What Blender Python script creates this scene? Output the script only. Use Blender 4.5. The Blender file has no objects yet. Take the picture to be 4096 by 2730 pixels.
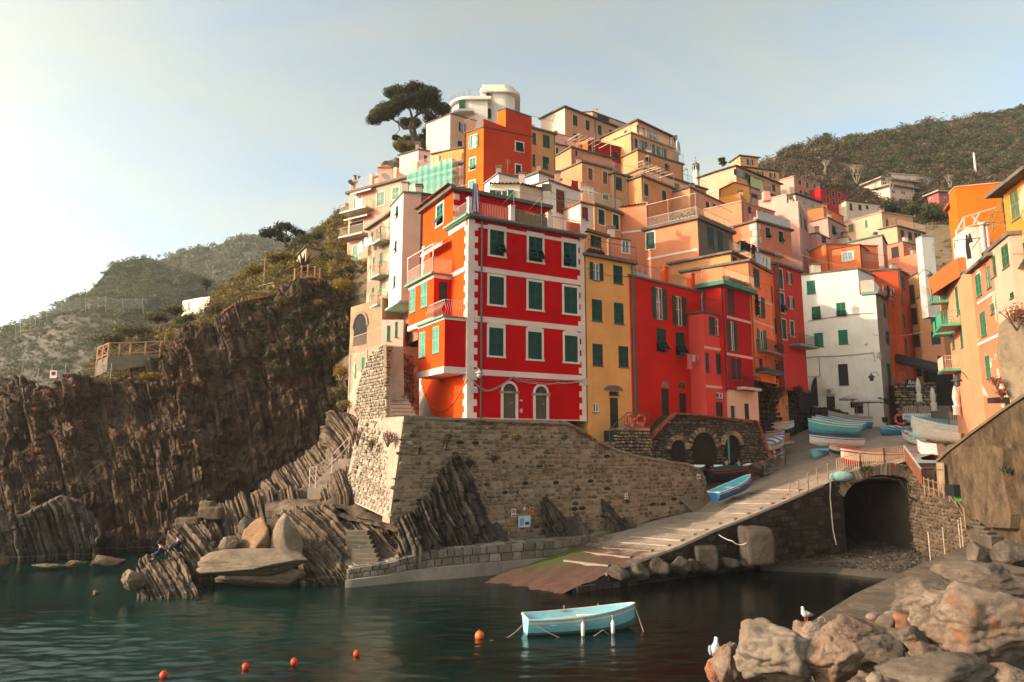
import bpy,math,random
import numpy as np
from mathutils import Matrix,Vector
HAZE = 0.00022
random.seed(7); rng = np.random.default_rng(7)
SC = bpy.context.scene
COL = SC.collection
R = math.radians
# ------------------------------------------------------------------ camera, sky, sun, exposure
F_PX,CU,CV,HC,PITCH = 2800.0,2048.0,1365.0,7.0,R(8.55)
cam = bpy.data.cameras.new('camera'); cam.sensor_width = 36.0; cam.lens = 36.0*F_PX/4096.0
cam.clip_start = 0.1; cam.clip_end = 6000
cam_o = bpy.data.objects.new('camera',cam); COL.objects.link(cam_o)
cam_o.location = (0,0,HC); cam_o.rotation_euler = (R(90)+PITCH,0,0)
SC.camera = cam_o
SUN_AZ = Vector((-0.965,-0.26)).normalized(); SUN_EL = R(22)
w = bpy.data.worlds.new('World'); SC.world = w; w.use_nodes = True
nt = w.node_tree; nt.nodes.clear()
sky = nt.nodes.new('ShaderNodeTexSky'); sky.sky_type = 'NISHITA'; sky.sun_disc = False
sky.sun_elevation = SUN_EL; sky.sun_rotation = math.atan2(SUN_AZ.x,SUN_AZ.y)
sky.air_density = 1.0; sky.dust_density = 3.6; sky.ozone_density = 1.6; sky.altitude = 0
# thin high cloud veil, the same all round the sky
tc = nt.nodes.new('ShaderNodeTexCoord'); mp = nt.nodes.new('ShaderNodeMapping')
mp.inputs['Scale'].default_value = (1.0,1.6,3.4); mp.inputs['Rotation'].default_value = (0.2,0.5,0.6)
nz = nt.nodes.new('ShaderNodeTexNoise'); nz.inputs['Scale'].default_value = 1.7; nz.inputs['Detail'].default_value = 7
nz.inputs['Roughness'].default_value = 0.55; nz.inputs['Distortion'].default_value = 0.7
cr = nt.nodes.new('ShaderNodeValToRGB'); cr.color_ramp.elements[0].position = 0.36; cr.color_ramp.elements[0].color = (0.25,)*3+(1,)
cr.color_ramp.elements[1].position = 0.70; cr.color_ramp.elements[1].color = (0.95,)*3+(1,)
hs = nt.nodes.new('ShaderNodeRGBToBW')
mulw = nt.nodes.new('ShaderNodeMix'); mulw.data_type = 'RGBA'; mulw.blend_type = 'MULTIPLY'; mulw.inputs[0].default_value = 1
mulw.inputs[7].default_value = (1.17,1.18,1.10,1)
mixc = nt.nodes.new('ShaderNodeMix'); mixc.data_type = 'RGBA'
bg = nt.nodes.new('ShaderNodeBackground'); bg.inputs['Strength'].default_value = 0.125
out = nt.nodes.new('ShaderNodeOutputWorld')
lk = nt.links.new
lk(tc.outputs['Generated'],mp.inputs['Vector']); lk(mp.outputs['Vector'],nz.inputs['Vector']); lk(nz.outputs['Fac'],cr.inputs['Fac'])
lk(sky.outputs['Color'],hs.inputs['Color']); lk(hs.outputs['Val'],mulw.inputs[6])
lk(cr.outputs['Color'],mixc.inputs[0]); lk(sky.outputs['Color'],mixc.inputs[6]); lk(mulw.outputs[2],mixc.inputs[7])
grd = nt.nodes.new('ShaderNodeMix'); grd.data_type = 'RGBA'; grd.blend_type = 'MULTIPLY'; grd.inputs[0].default_value = 1; grd.inputs[7].default_value = (0.95,0.99,0.89,1)
lk(mixc.outputs[2],grd.inputs[6]); lk(grd.outputs[2],bg.inputs['Color']); lk(bg.outputs['Background'],out.inputs['Surface'])
sun = bpy.data.lights.new('sun','SUN'); sun.energy = 2.1; sun.angle = R(0.6); sun.color = (1.0,0.745,0.57)
sun_o = bpy.data.objects.new('sun',sun); COL.objects.link(sun_o)
sd = Vector((SUN_AZ.x*math.cos(SUN_EL),SUN_AZ.y*math.cos(SUN_EL),math.sin(SUN_EL)))
sun_o.rotation_euler = sd.to_track_quat('Z','Y').to_euler(); sun_o.location = (-60,-20,60)
SC.view_settings.view_transform = 'Standard'; SC.view_settings.look = 'None'
SC.view_settings.exposure = 1.56; SC.view_settings.gamma = 1.0
SC.render.engine = 'CYCLES'
try:
    SC.cycles.use_denoising = True; SC.cycles.max_bounces = 6; SC.cycles.diffuse_bounces = 3; SC.cycles.glossy_bounces = 3
    SC.cycles.transparent_max_bounces = 6; SC.cycles.volume_bounces = 1; SC.cycles.caustics_reflective = False; SC.cycles.caustics_refractive = False
except Exception: pass

# ------------------------------------------------------------------ picture geometry -> place
REG = {0:(0,0,1.0),1:(1400,300,.44643),2:(2000,300,.44643),3:(1300,700,.46749),4:(1500,1000,.5102),5:(2300,700,.44643),
       6:(2300,1100,.5102),7:(3096,600,.44643),8:(3096,1000,.5102),9:(1300,650,.38265),10:(1350,1100,.38265),
       11:(2700,550,.28694),12:(2700,900,.2551),13:(3250,900,.2551),14:(3700,550,.28696),15:(0,900,.59498),16:(0,1500,.59498),
       17:(1200,1500,.57389),18:(2200,1500,.57411),19:(3000,1550,.54204),20:(2700,2100,.59329),21:(1400,2200,.59499),22:(0,2100,.59499)}
CT,ST = math.cos(PITCH),math.sin(PITCH)
def q(r,x,y):
    a = REG[r]; return (a[0]+x*a[2],a[1]+y*a[2])
def ray(u,v):
    x = (u-CU)/F_PX; y = (CV-v)/F_PX
    fy = CT-y*ST; fz = ST+y*CT
    return x/fy,fz/fy
def P(u,v,Y):
    a,b = ray(u,v); return Vector((a*Y,Y,HC+b*Y))
def Pz(u,v,z):
    a,b = ray(u,v); Y = (z-HC)/b; return Vector((a*Y,Y,z))
def pix(p):
    dx,dy,dz = p[0],p[1],p[2]-HC
    zc = dy*CT+dz*ST; yc = -dy*ST+dz*CT
    return CU+F_PX*dx/zc,CV-F_PX*yc/zc

# ------------------------------------------------------------------ numpy noise
def _h(i,j,k,s):
    n = (i.astype(np.int64)*374761393+j.astype(np.int64)*668265263+k.astype(np.int64)*2147483647+s*974634777) & 0xffffffff
    n = ((n ^ (n >> 13))*1274126177) & 0xffffffff
    n = (n ^ (n >> 16)) & 0xffffff
    return n/float(0xffffff)
def vnoise(x,y,z=None,s=0):
    x = np.asarray(x,float); y = np.asarray(y,float); z = np.zeros_like(x) if z is None else np.asarray(z,float)
    xi,yi,zi = np.floor(x),np.floor(y),np.floor(z); xf,yf,zf = x-xi,y-yi,z-zi
    u,v,ww = xf*xf*(3-2*xf),yf*yf*(3-2*yf),zf*zf*(3-2*zf); r = 0
    for a in (0,1):
        for b in (0,1):
            for c in (0,1):
                r = r+_h(xi+a,yi+b,zi+c,s)*(u if a else 1-u)*(v if b else 1-v)*(ww if c else 1-ww)
    return r
def fbm(x,y,z=None,s=0,o=4,g=0.5):
    t = 0; a = 1.0; n = 0; f = 1.0
    for k in range(o):
        t = t+a*vnoise(np.asarray(x)*f,np.asarray(y)*f,None if z is None else np.asarray(z)*f,s+k); n += a; a *= g; f *= 2.03
    return t/n

# ------------------------------------------------------------------ objects
WM = {}
def reg(o,parent,M):
    if parent is not None:
        o.parent = parent; o.matrix_parent_inverse = WM[parent.name].inverted()
    o.matrix_basis = M; COL.objects.link(o); WM[o.name] = M
    return o
def thing(name,label,cat,loc=(0,0,0),group=None,kind=None):
    o = bpy.data.objects.new(name,None); o.empty_display_size = 0.3
    reg(o,None,Matrix.Translation(Vector(loc)))
    return tag(o,label,cat,group,kind)
def tag(o,label=None,cat=None,group=None,kind=None):
    if label: o['label'] = label
    if cat: o['category'] = cat
    if group: o['group'] = group
    if kind: o['kind'] = kind
    return o
def link(name,me,parent=None,M=None):
    return reg(bpy.data.objects.new(name,me),parent,M if M is not None else Matrix.Identity(4))
class MB:
    def __init__(s): s.v = []; s.f = []; s.m = []
    def quad(s,*p,m=0):
        n = len(s.v); s.v += [tuple(a) for a in p]; s.f.append(tuple(range(n,n+len(p)))); s.m.append(m)
    def box(s,x0,x1,y0,y1,z0,z1,M=None,m=0):
        c = [(x0,y0,z0),(x1,y0,z0),(x1,y1,z0),(x0,y1,z0),(x0,y0,z1),(x1,y0,z1),(x1,y1,z1),(x0,y1,z1)]
        if M is not None: c = [tuple(M@Vector(a)) for a in c]
        n = len(s.v); s.v += c
        for f in ((0,3,2,1),(4,5,6,7),(0,1,5,4),(1,2,6,5),(2,3,7,6),(3,0,4,7)): s.f.append(tuple(n+i for i in f)); s.m.append(m)
    def bar(s,a,b,r=0.02,m=0,k=4):
        a,b = Vector(a),Vector(b); d = (b-a)
        if d.length < 1e-5: return
        d.normalize(); u = d.orthogonal().normalized(); w = d.cross(u); n = len(s.v)
        for p in (a,b):
            for i in range(k):
                t = 2*math.pi*i/k; s.v.append(tuple(p+u*math.cos(t)*r+w*math.sin(t)*r))
        for i in range(k):
            j = (i+1) % k; s.f.append((n+i,n+j,n+k+j,n+k+i)); s.m.append(m)
        s.f.append(tuple(n+i for i in range(k))[::-1]); s.m.append(m); s.f.append(tuple(n+k+i for i in range(k))); s.m.append(m)
    def path(s,pts,r=0.02,m=0,k=4):
        for a,b in zip(pts,pts[1:]): s.bar(a,b,r,m,k)
    def tube(s,pts,rad,k=8,m=0,cap=True):
        pts = [Vector(p) for p in pts]; n0 = len(s.v); N = len(pts)
        up = None
        for i,p in enumerate(pts):
            d = (pts[min(i+1,N-1)]-pts[max(i-1,0)]).normalized()
            if up is None: up = d.orthogonal().normalized()
            up = (up-d*up.dot(d)).normalized(); w2 = d.cross(up); r = rad[i] if hasattr(rad,'__len__') else rad
            for j in range(k):
                t = 2*math.pi*j/k; s.v.append(tuple(p+up*math.cos(t)*r+w2*math.sin(t)*r))
        for i in range(N-1):
            for j in range(k):
                a = n0+i*k+j; b = n0+i*k+(j+1) % k; s.f.append((a,b,b+k,a+k)); s.m.append(m)
        if cap:
            s.f.append(tuple(n0+j for j in range(k))[::-1]); s.m.append(m)
            s.f.append(tuple(n0+(N-1)*k+j for j in range(k))); s.m.append(m)
    def lathe(s,prof,c=(0,0,0),k=16,m=0):
        n0 = len(s.v); N = len(prof)
        for r,z in prof:
            for j in range(k):
                t = 2*math.pi*j/k; s.v.append((c[0]+r*math.cos(t),c[1]+r*math.sin(t),c[2]+z))
        for i in range(N-1):
            for j in range(k):
                a = n0+i*k+j; b = n0+i*k+(j+1) % k; s.f.append((a,b,b+k,a+k)); s.m.append(m)
        s.f.append(tuple(n0+j for j in range(k))[::-1]); s.m.append(m); s.f.append(tuple(n0+(N-1)*k+j for j in range(k))); s.m.append(m)
    def ball(s,c,r,k=10,m=0,sc=(1,1,1)):
        n = 6; prof = [(max(1e-4,math.sin(math.pi*i/n)),-math.cos(math.pi*i/n)) for i in range(n+1)]; n0 = len(s.v)
        s.lathe(prof,(0,0,0),k,m)
        for i in range(n0,len(s.v)):
            x,y,z = s.v[i]; s.v[i] = (c[0]+x*r*sc[0],c[1]+y*r*sc[1],c[2]+z*r*sc[2])
    def mesh(s,name,mats,smooth=False):
        me = bpy.data.meshes.new(name); me.from_pydata(s.v,[],s.f); me.update()
        for a in (mats if isinstance(mats,(list,tuple)) else [mats]): me.materials.append(a)
        if any(s.m): me.polygons.foreach_set('material_index',s.m)
        if smooth: me.polygons.foreach_set('use_smooth',[True]*len(s.f))
        return me
    def build(s,name,mats,parent=None,M=None,smooth=False):
        return link(name,s.mesh(name,mats,smooth),parent,M)
def npmesh(name,V,Fq,mat,smooth=False):
    me = bpy.data.meshes.new(name); V = np.asarray(V,np.float32); Fq = np.asarray(Fq,np.int32); k = Fq.shape[1]
    me.vertices.add(len(V)); me.vertices.foreach_set('co',V.ravel())
    me.loops.add(Fq.size); me.loops.foreach_set('vertex_index',Fq.ravel())
    me.polygons.add(len(Fq)); me.polygons.foreach_set('loop_start',np.arange(0,Fq.size,k,dtype=np.int32))
    me.polygons.foreach_set('loop_total',np.full(len(Fq),k,np.int32))
    if smooth: me.polygons.foreach_set('use_smooth',np.ones(len(Fq),bool))
    me.update(calc_edges=True); me.validate()
    for a in (mat if isinstance(mat,(list,tuple)) else [mat]): me.materials.append(a)
    return me
def gridfaces(nu,nv):
    i,j = np.meshgrid(np.arange(nu-1),np.arange(nv-1),indexing='ij'); a = (i*nv+j).ravel()
    return np.stack([a,a+nv,a+nv+1,a+1],1)

# ------------------------------------------------------------------ materials
MATS = {}
def newmat(name):
    m = bpy.data.materials.new(name); m.use_nodes = True; t = m.node_tree; b = t.nodes['Principled BSDF']
    return m,t,b,t.links.new
def nnoise(t,vec,scale,detail=5,rough=0.55,dist=0.0):
    n = t.nodes.new('ShaderNodeTexNoise'); n.inputs['Scale'].default_value = scale; n.inputs['Detail'].default_value = detail
    n.inputs['Roughness'].default_value = rough; n.inputs['Distortion'].default_value = dist
    if vec is not None: t.links.new(vec,n.inputs['Vector'])
    return n.outputs['Fac']
def nramp(t,fac,stops):
    r = t.nodes.new('ShaderNodeValToRGB'); e = r.color_ramp.elements
    while len(e) < len(stops): e.new(0.5)
    for k,(p,c) in enumerate(stops): e[k].position = p; e[k].color = (c if hasattr(c,'__len__') else (c,c,c))[:3]+(1,) if hasattr(c,'__len__') else (c,c,c,1)
    t.links.new(fac,r.inputs['Fac']); return r.outputs['Color']
def nmix(t,fac,a,b,mode='MIX'):
    m = t.nodes.new('ShaderNodeMix'); m.data_type = 'RGBA'; m.blend_type = mode
    for sock,val in ((m.inputs[0],fac),(m.inputs[6],a),(m.inputs[7],b)):
        if hasattr(val,'is_output'): t.links.new(val,sock)
        elif hasattr(val,'__len__'): sock.default_value = tuple(val)[:3]+(1,)
        else: sock.default_value = val if sock == m.inputs[0] else (val,val,val,1)
    return m.outputs[2]
def nbump(t,b,h,strength=0.3,dist=0.02):
    n = t.nodes.new('ShaderNodeBump'); n.inputs['Strength'].default_value = strength; n.inputs['Distance'].default_value = dist
    t.links.new(h,n.inputs['Height']); t.links.new(n.outputs['Normal'],b.inputs['Normal'])
def npos(t,scale=None,obj=False):
    if obj: o = t.nodes.new('ShaderNodeTexCoord').outputs['Object']
    else: o = t.nodes.new('ShaderNodeNewGeometry').outputs['Position']
    if scale is None: return o
    m = t.nodes.new('ShaderNodeMapping'); m.inputs['Scale'].default_value = scale; t.links.new(o,m.inputs['Vector']); return m.outputs['Vector']
def sc3(c,k): return tuple(min(1.0,x*k) for x in c[:3])
def plaster(col,wear=0.35,patch=None,pth=0.62,pscale=0.45):
    if col[0] > col[1]*1.15:
        if col[2] < col[0]*.36: col = (min(.84,col[0]*1.22),col[1]*.86,col[2]*.82)
        else: col = (min(.86,col[0]*1.08),col[1]*.92,col[2]*.92)
    elif col[0] > .6: col = (min(.84,col[0]*1.06),col[1],col[2]*.92)
    key = ('pl',col,wear,patch,pth)
    if key in MATS: return MATS[key]
    m,t,b,lk = newmat('plaster')
    p = npos(t); st = npos(t,(1.7,1.7,0.16))
    g = (sum(col)/3,)*3
    c = nmix(t,nramp(t,nnoise(t,p,0.5,6),[(0.34,0.0),(0.72,1.0)]),sc3(col,0.87),sc3(col,1.06))
    dirt = tuple(x*0.62+gg*0.12 for x,gg in zip(col,g))
    f = nramp(t,nnoise(t,st,1.0,5,0.6),[(0.50,0.0),(0.80,wear)])
    c = nmix(t,f,c,dirt)
    c = nmix(t,nramp(t,nnoise(t,p,9.0,4,0.7),[(0.35,0.0),(0.8,0.16)]),c,sc3(col,0.7))
    if patch is not None:
        pf = nramp(t,nnoise(t,p,pscale,8,0.66,0.4),[(pth,0.0),(pth+0.02,1.0)])
        c = nmix(t,pf,c,nmix(t,nnoise(t,p,5.0,4),sc3(patch,0.75),sc3(patch,1.15)))
    lk(c,b.inputs['Base Color']); b.inputs['Roughness'].default_value = 0.95; b.inputs['Specular IOR Level'].default_value = 0.04
    nbump(t,b,nnoise(t,p,14.0,6,0.7),0.35,0.02)
    MATS[key] = m; return m
def paint(col,rough=0.55,metal=0.0,var=0.12,spec=0.3):
    key = ('pa',col,rough,metal,var)
    if key in MATS: return MATS[key]
    m,t,b,lk = newmat('paint')
    p = npos(t,obj=False)
    c = nmix(t,nramp(t,nnoise(t,p,2.2,5),[(0.3,0.0),(0.75,1.0)]),sc3(col,1-var),sc3(col,1+var))
    c = nmix(t,nramp(t,nnoise(t,p,14.0,4,0.7),[(0.5,0.0),(0.9,0.5)]),c,sc3(col,0.6))
    lk(c,b.inputs['Base Color']); b.inputs['Roughness'].default_value = rough; b.inputs['Metallic'].default_value = metal
    b.inputs['Specular IOR Level'].default_value = spec
    MATS[key] = m; return m
def concrete(col=(0.30,0.265,0.23),stain=(0.12,0.10,0.085)):
    key = ('co',col,stain)
    if key in MATS: return MATS[key]
    m,t,b,lk = newmat('concrete'); p = npos(t)
    c = nmix(t,nramp(t,nnoise(t,p,0.9,8,0.65),[(0.32,0.0),(0.72,1.0)]),sc3(col,0.72),sc3(col,1.15))
    c = nmix(t,nramp(t,nnoise(t,npos(t,(1.5,1.5,0.3)),1.2,7,0.7,0.6),[(0.52,0.0),(0.72,0.75)]),c,stain)
    c = nmix(t,nramp(t,nnoise(t,p,22.0,4,0.8),[(0.4,0.0),(0.85,0.5)]),c,sc3(col,0.5))
    lk(c,b.inputs['Base Color']); b.inputs['Roughness'].default_value = 0.95; b.inputs['Specular IOR Level'].default_value = 0.2
    nbump(t,b,nnoise(t,p,6.0,8,0.75),0.55,0.05)
    MATS[key] = m; return m
def stonemat(c0,c1,c2,name='stone',scale=2.5,bump=0.05):
    key = ('st',c0,c1,c2,scale)
    if key in MATS: return MATS[key]
    m,t,b,lk = newmat(name); p = npos(t)
    oi = t.nodes.new('ShaderNodeObjectInfo').outputs['Random']
    wn = t.nodes.new('ShaderNodeTexWhiteNoise'); wn.noise_dimensions = '3D'
    at = t.nodes.new('ShaderNodeAttribute'); at.attribute_name = 'rnd'
    add = t.nodes.new('ShaderNodeMath'); add.operation = 'ADD'; lk(oi,add.inputs[0]); lk(at.outputs['Fac'],add.inputs[1])
    fr = t.nodes.new('ShaderNodeMath'); fr.operation = 'FRACT'; lk(add.outputs[0],fr.inputs[0])
    c = nramp(t,fr.outputs[0],[(0.0,c0),(0.55,c1),(1.0,c2)])
    c = nmix(t,nramp(t,nnoise(t,p,scale,7,0.65),[(0.3,0.0),(0.75,1.0)]),nmix(t,0.5,c,(0.03,0.025,0.02)),c)
    c = nmix(t,nramp(t,nnoise(t,p,scale*9,5,0.75),[(0.45,0.0),(0.8,0.4)]),c,sc3(c2,1.2))
    lk(c,b.inputs['Base Color']); b.inputs['Roughness'].default_value = 0.92; b.inputs['Specular IOR Level'].default_value = 0.2
    nbump(t,b,nnoise(t,p,scale*4,8,0.75),0.7,bump)
    MATS[key] = m; return m
def glassmat():
    if 'glass' in MATS: return MATS['glass']
    m,t,b,lk = newmat('window_glass')
    b.inputs['Base Color'].default_value = (0.045,0.05,0.05,1); b.inputs['Roughness'].default_value = 0.06
    b.inputs['Specular IOR Level'].default_value = 0.8
    MATS['glass'] = m; return m

# palette
GREEN = (0.007,0.055,0.036); GREENL = (0.02,0.19,0.115); GREENP = (0.16,0.42,0.32); WHITE = (0.76,0.70,0.63); GREY = (0.17,0.145,0.125)
COPPER = (0.11,0.30,0.215); RUST = (0.22,0.11,0.06); DARK = (0.018,0.018,0.016); BROWN = (0.24,0.045,0.018)
# ------------------------------------------------------------------ houses: facades, windows, roofs
class Fac:
    def __init__(s,A,B):
        s.o = Vector((A[0],A[1])); e = Vector((B[0]-A[0],B[1]-A[1])); s.len = e.length; s.d = e.normalized(); s.n = Vector((s.d.y,-s.d.x))
    def st(s,u,v):
        a,b = ray(u,v); k = (s.o.y*a-s.o.x)/(s.d.x-s.d.y*a); Y = s.o.y+k*s.d.y
        return k,HC+b*Y
    def q(s,r,x,y): return s.st(*q(r,x,y))
    def p(s,k,z,out=0.0): return Vector((s.o.x+s.d.x*k+s.n.x*out,s.o.y+s.d.y*k+s.n.y*out,z))
    def M(s,k,z,out=0.0):
        t = s.p(k,z,out)
        return Matrix(((s.d.x,-s.n.x,0,t.x),(s.d.y,-s.n.y,0,t.y),(0,0,1,t.z),(0,0,0,1)))
LEAF = {}
def leafmesh(col,kind='louver'):
    k = (col,kind)
    if k in LEAF: return LEAF[k]
    b = MB()
    if kind == 'louver':
        b.box(0,.11,-.02,.02,0,1); b.box(.89,1,-.02,.02,0,1)
        for z0,z1 in ((0,.07),(.47,.53),(.95,1)): b.box(.11,.89,-.018,.018,z0,z1)
        for z0,z1 in ((.07,.47),(.53,.95)):
            n = 7
            for i in range(n):
                a = z0+(z1-z0)*(i+.1)/n; c = z0+(z1-z0)*(i+.95)/n
                b.quad((.11,-.016,a),(.89,-.016,a),(.89,.012,c),(.11,.012,c))
        b.quad((.1,.016,.02),(.9,.016,.02),(.9,.016,.98),(.1,.016,.98),m=1)
        me = b.mesh('shutter',[paint(col,0.6,var=0.2),paint(sc3(col,0.35),0.8)])
    else:
        b.box(0,1,-.02,.02,0,1)
        for i in range(1,4): b.box(i*.25-.006,i*.25+.006,-.028,-.02,.02,.98,m=1)
        for z in (.12,.5,.86): b.box(.04,.96,-.034,-.02,z-.03,z+.03)
        me = b.mesh('shutter',[paint(col,0.65,var=0.22),paint(sc3(col,.4),0.8)])
    LEAF[k] = me; return me
def leaf(parent,F,s,z,w,h,col,out=0.0,ang=0.0,tilt=0.0,kind='louver',name='shutter'):
    M = F.M(s,z,out)@Matrix.Rotation(ang,4,'Z')
    if tilt: M = M@Matrix.Translation((0,0,h))@Matrix.Rotation(tilt,4,'X')@Matrix.Translation((0,0,-h))
    M = M@Matrix.Diagonal((w,1,h,1))
    return link(name,leafmesh(col,kind),parent,M)
PANE = {}
def pane(parent,F,s,z,w,h,out,col=None):
    if 'p' not in PANE:
        b = MB(); b.quad((0,0,0),(1,0,0),(1,0,1),(0,0,1)); PANE['p'] = b.mesh('pane',glassmat())
    return link('pane',PANE['p'],parent,F.M(s,z,out)@Matrix.Diagonal((w,1,h,1)))
def window(hs,F,s0,s1,z0,z1,ty='c',trim=None,col=GREEN,tw=0.12,sill=True):
    w_,h_ = s1-s0,z1-z0; b = MB(); M = F.M(s0,z0)
    tc_ = trim if trim is not None else WHITE
    m1 = 0
    if trim is not None:
        t = tw
        b.box(-t,0,-.035,.10,-.0,h_+t,M); b.box(w_,w_+t,-.035,.10,0,h_+t,M); b.box(0,w_,-.035,.10,h_,h_+t,M); b.box(-t-.03,w_+t+.03,-.075,.10,-t*.8,0,M)
    elif sill: b.box(-.05,w_+.05,-.07,.10,-.06,0,M,m=1)
    # dark back of the reveal
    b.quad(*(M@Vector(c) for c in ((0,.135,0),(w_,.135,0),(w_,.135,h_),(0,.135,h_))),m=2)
    cas = ty in 'og' or ty == 'h'
    if cas:
        fw = .055
        for x in (0,w_-fw): b.box(x,x+fw,.03,.08,0,h_,M,m=3)
        for z in (0,h_-fw): b.box(fw,w_-fw,.03,.08,z,z+fw,M,m=3)
        b.box(w_/2-fw*.8,w_/2+fw*.8,.025,.075,fw,h_-fw,M,m=3)
        if h_ > 1.2: b.box(fw,w_-fw,.04,.07,h_*.55,h_*.55+.03,M,m=3)
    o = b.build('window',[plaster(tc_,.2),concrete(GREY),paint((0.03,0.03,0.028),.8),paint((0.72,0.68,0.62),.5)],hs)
    lw = w_/2
    if ty == 'c':
        leaf(o,F,s0,z0,lw,h_,col,-.01); leaf(o,F,s0+lw,z0,lw,h_,col,-.01)
    elif ty == 's': leaf(o,F,s0,z0,w_,h_,col,-.01)
    elif ty == 'd': leaf(o,F,s0,z0,lw,h_,col,-.05,kind='plank',name='door_leaf'); leaf(o,F,s0+lw,z0,lw,h_,col,-.05,kind='plank',name='door_leaf')
    elif ty in ('f','e','E'):
        for k in (0,1):
            x = s0+lw*k
            if ty == 'f' or (ty == 'e' and k == 1) or (ty == 'E' and k == 0):
                leaf(o,F,x,z0+h_*.45,lw,h_*.55,col,-.01); leaf(o,F,x,z0+h_*.02,lw,h_*.43,col,.01,tilt=-.55)
            else: leaf(o,F,x,z0,lw,h_,col,-.01)
    elif ty == 'o':
        leaf(o,F,s0-lw-.02,z0,lw,h_,col,.05,ang=.06); leaf(o,F,s1+.02,z0,lw,h_,col,.08,ang=-.06)
        pane(o,F,s0,z0,w_,h_,-.06)
    elif ty == 'h':
        leaf(o,F,s0-lw*.5,z0,lw*.75,h_,col,.32,ang=.95); leaf(o,F,s1+.02,z0,lw,h_,col,.08,ang=-.06); pane(o,F,s0,z0,w_,h_,-.06)
    elif ty == 'g': pane(o,F,s0,z0,w_,h_,-.06)
    elif ty == 'k': pass
    return o
def wallgrid(b,F,z0,z1,ops,m=0,rv=.14,s0=0.0,s1=None):
    s1 = F.len if s1 is None else s1
    xs = sorted({round(x,4) for x in [s0,s1]+[c for o in ops for c in o[:2]] if s0-1e-6 <= x <= s1+1e-6})
    zs = sorted({round(x,4) for x in [z0,z1]+[c for o in ops for c in o[2:4]] if z0-1e-6 <= x <= z1+1e-6})
    for i in range(len(xs)-1):
        j = 0
        while j < len(zs)-1:
            xm = (xs[i]+xs[i+1])/2
            def inside(jj):
                zm = (zs[jj]+zs[jj+1])/2
                return any(o[0] < xm < o[1] and o[2] < zm < o[3] for o in ops)
            if inside(j): j += 1; continue
            k = j
            while k+1 < len(zs)-1 and not inside(k+1): k += 1
            b.quad(F.p(xs[i],zs[j]),F.p(xs[i+1],zs[j]),F.p(xs[i+1],zs[k+1]),F.p(xs[i],zs[k+1]),m=m); j = k+1
    for a,c,e,g in ops:
        A,B,C_,D = (a,e),(c,e),(c,g),(a,g)
        for p1,p2 in ((A,B),(B,C_),(C_,D),(D,A)):
            b.quad(F.p(*p1),F.p(*p1,-rv),F.p(*p2,-rv),F.p(*p2),m=m)
def para(C,A,B,o):
    a = (A-C).normalized(); b = (B-C).normalized(); D = A+B-C
    return [C-a*o-b*o,B-a*o+b*o,D+a*o+b*o,A+a*o-b*o]
class House: pass
ALLH = []
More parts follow.
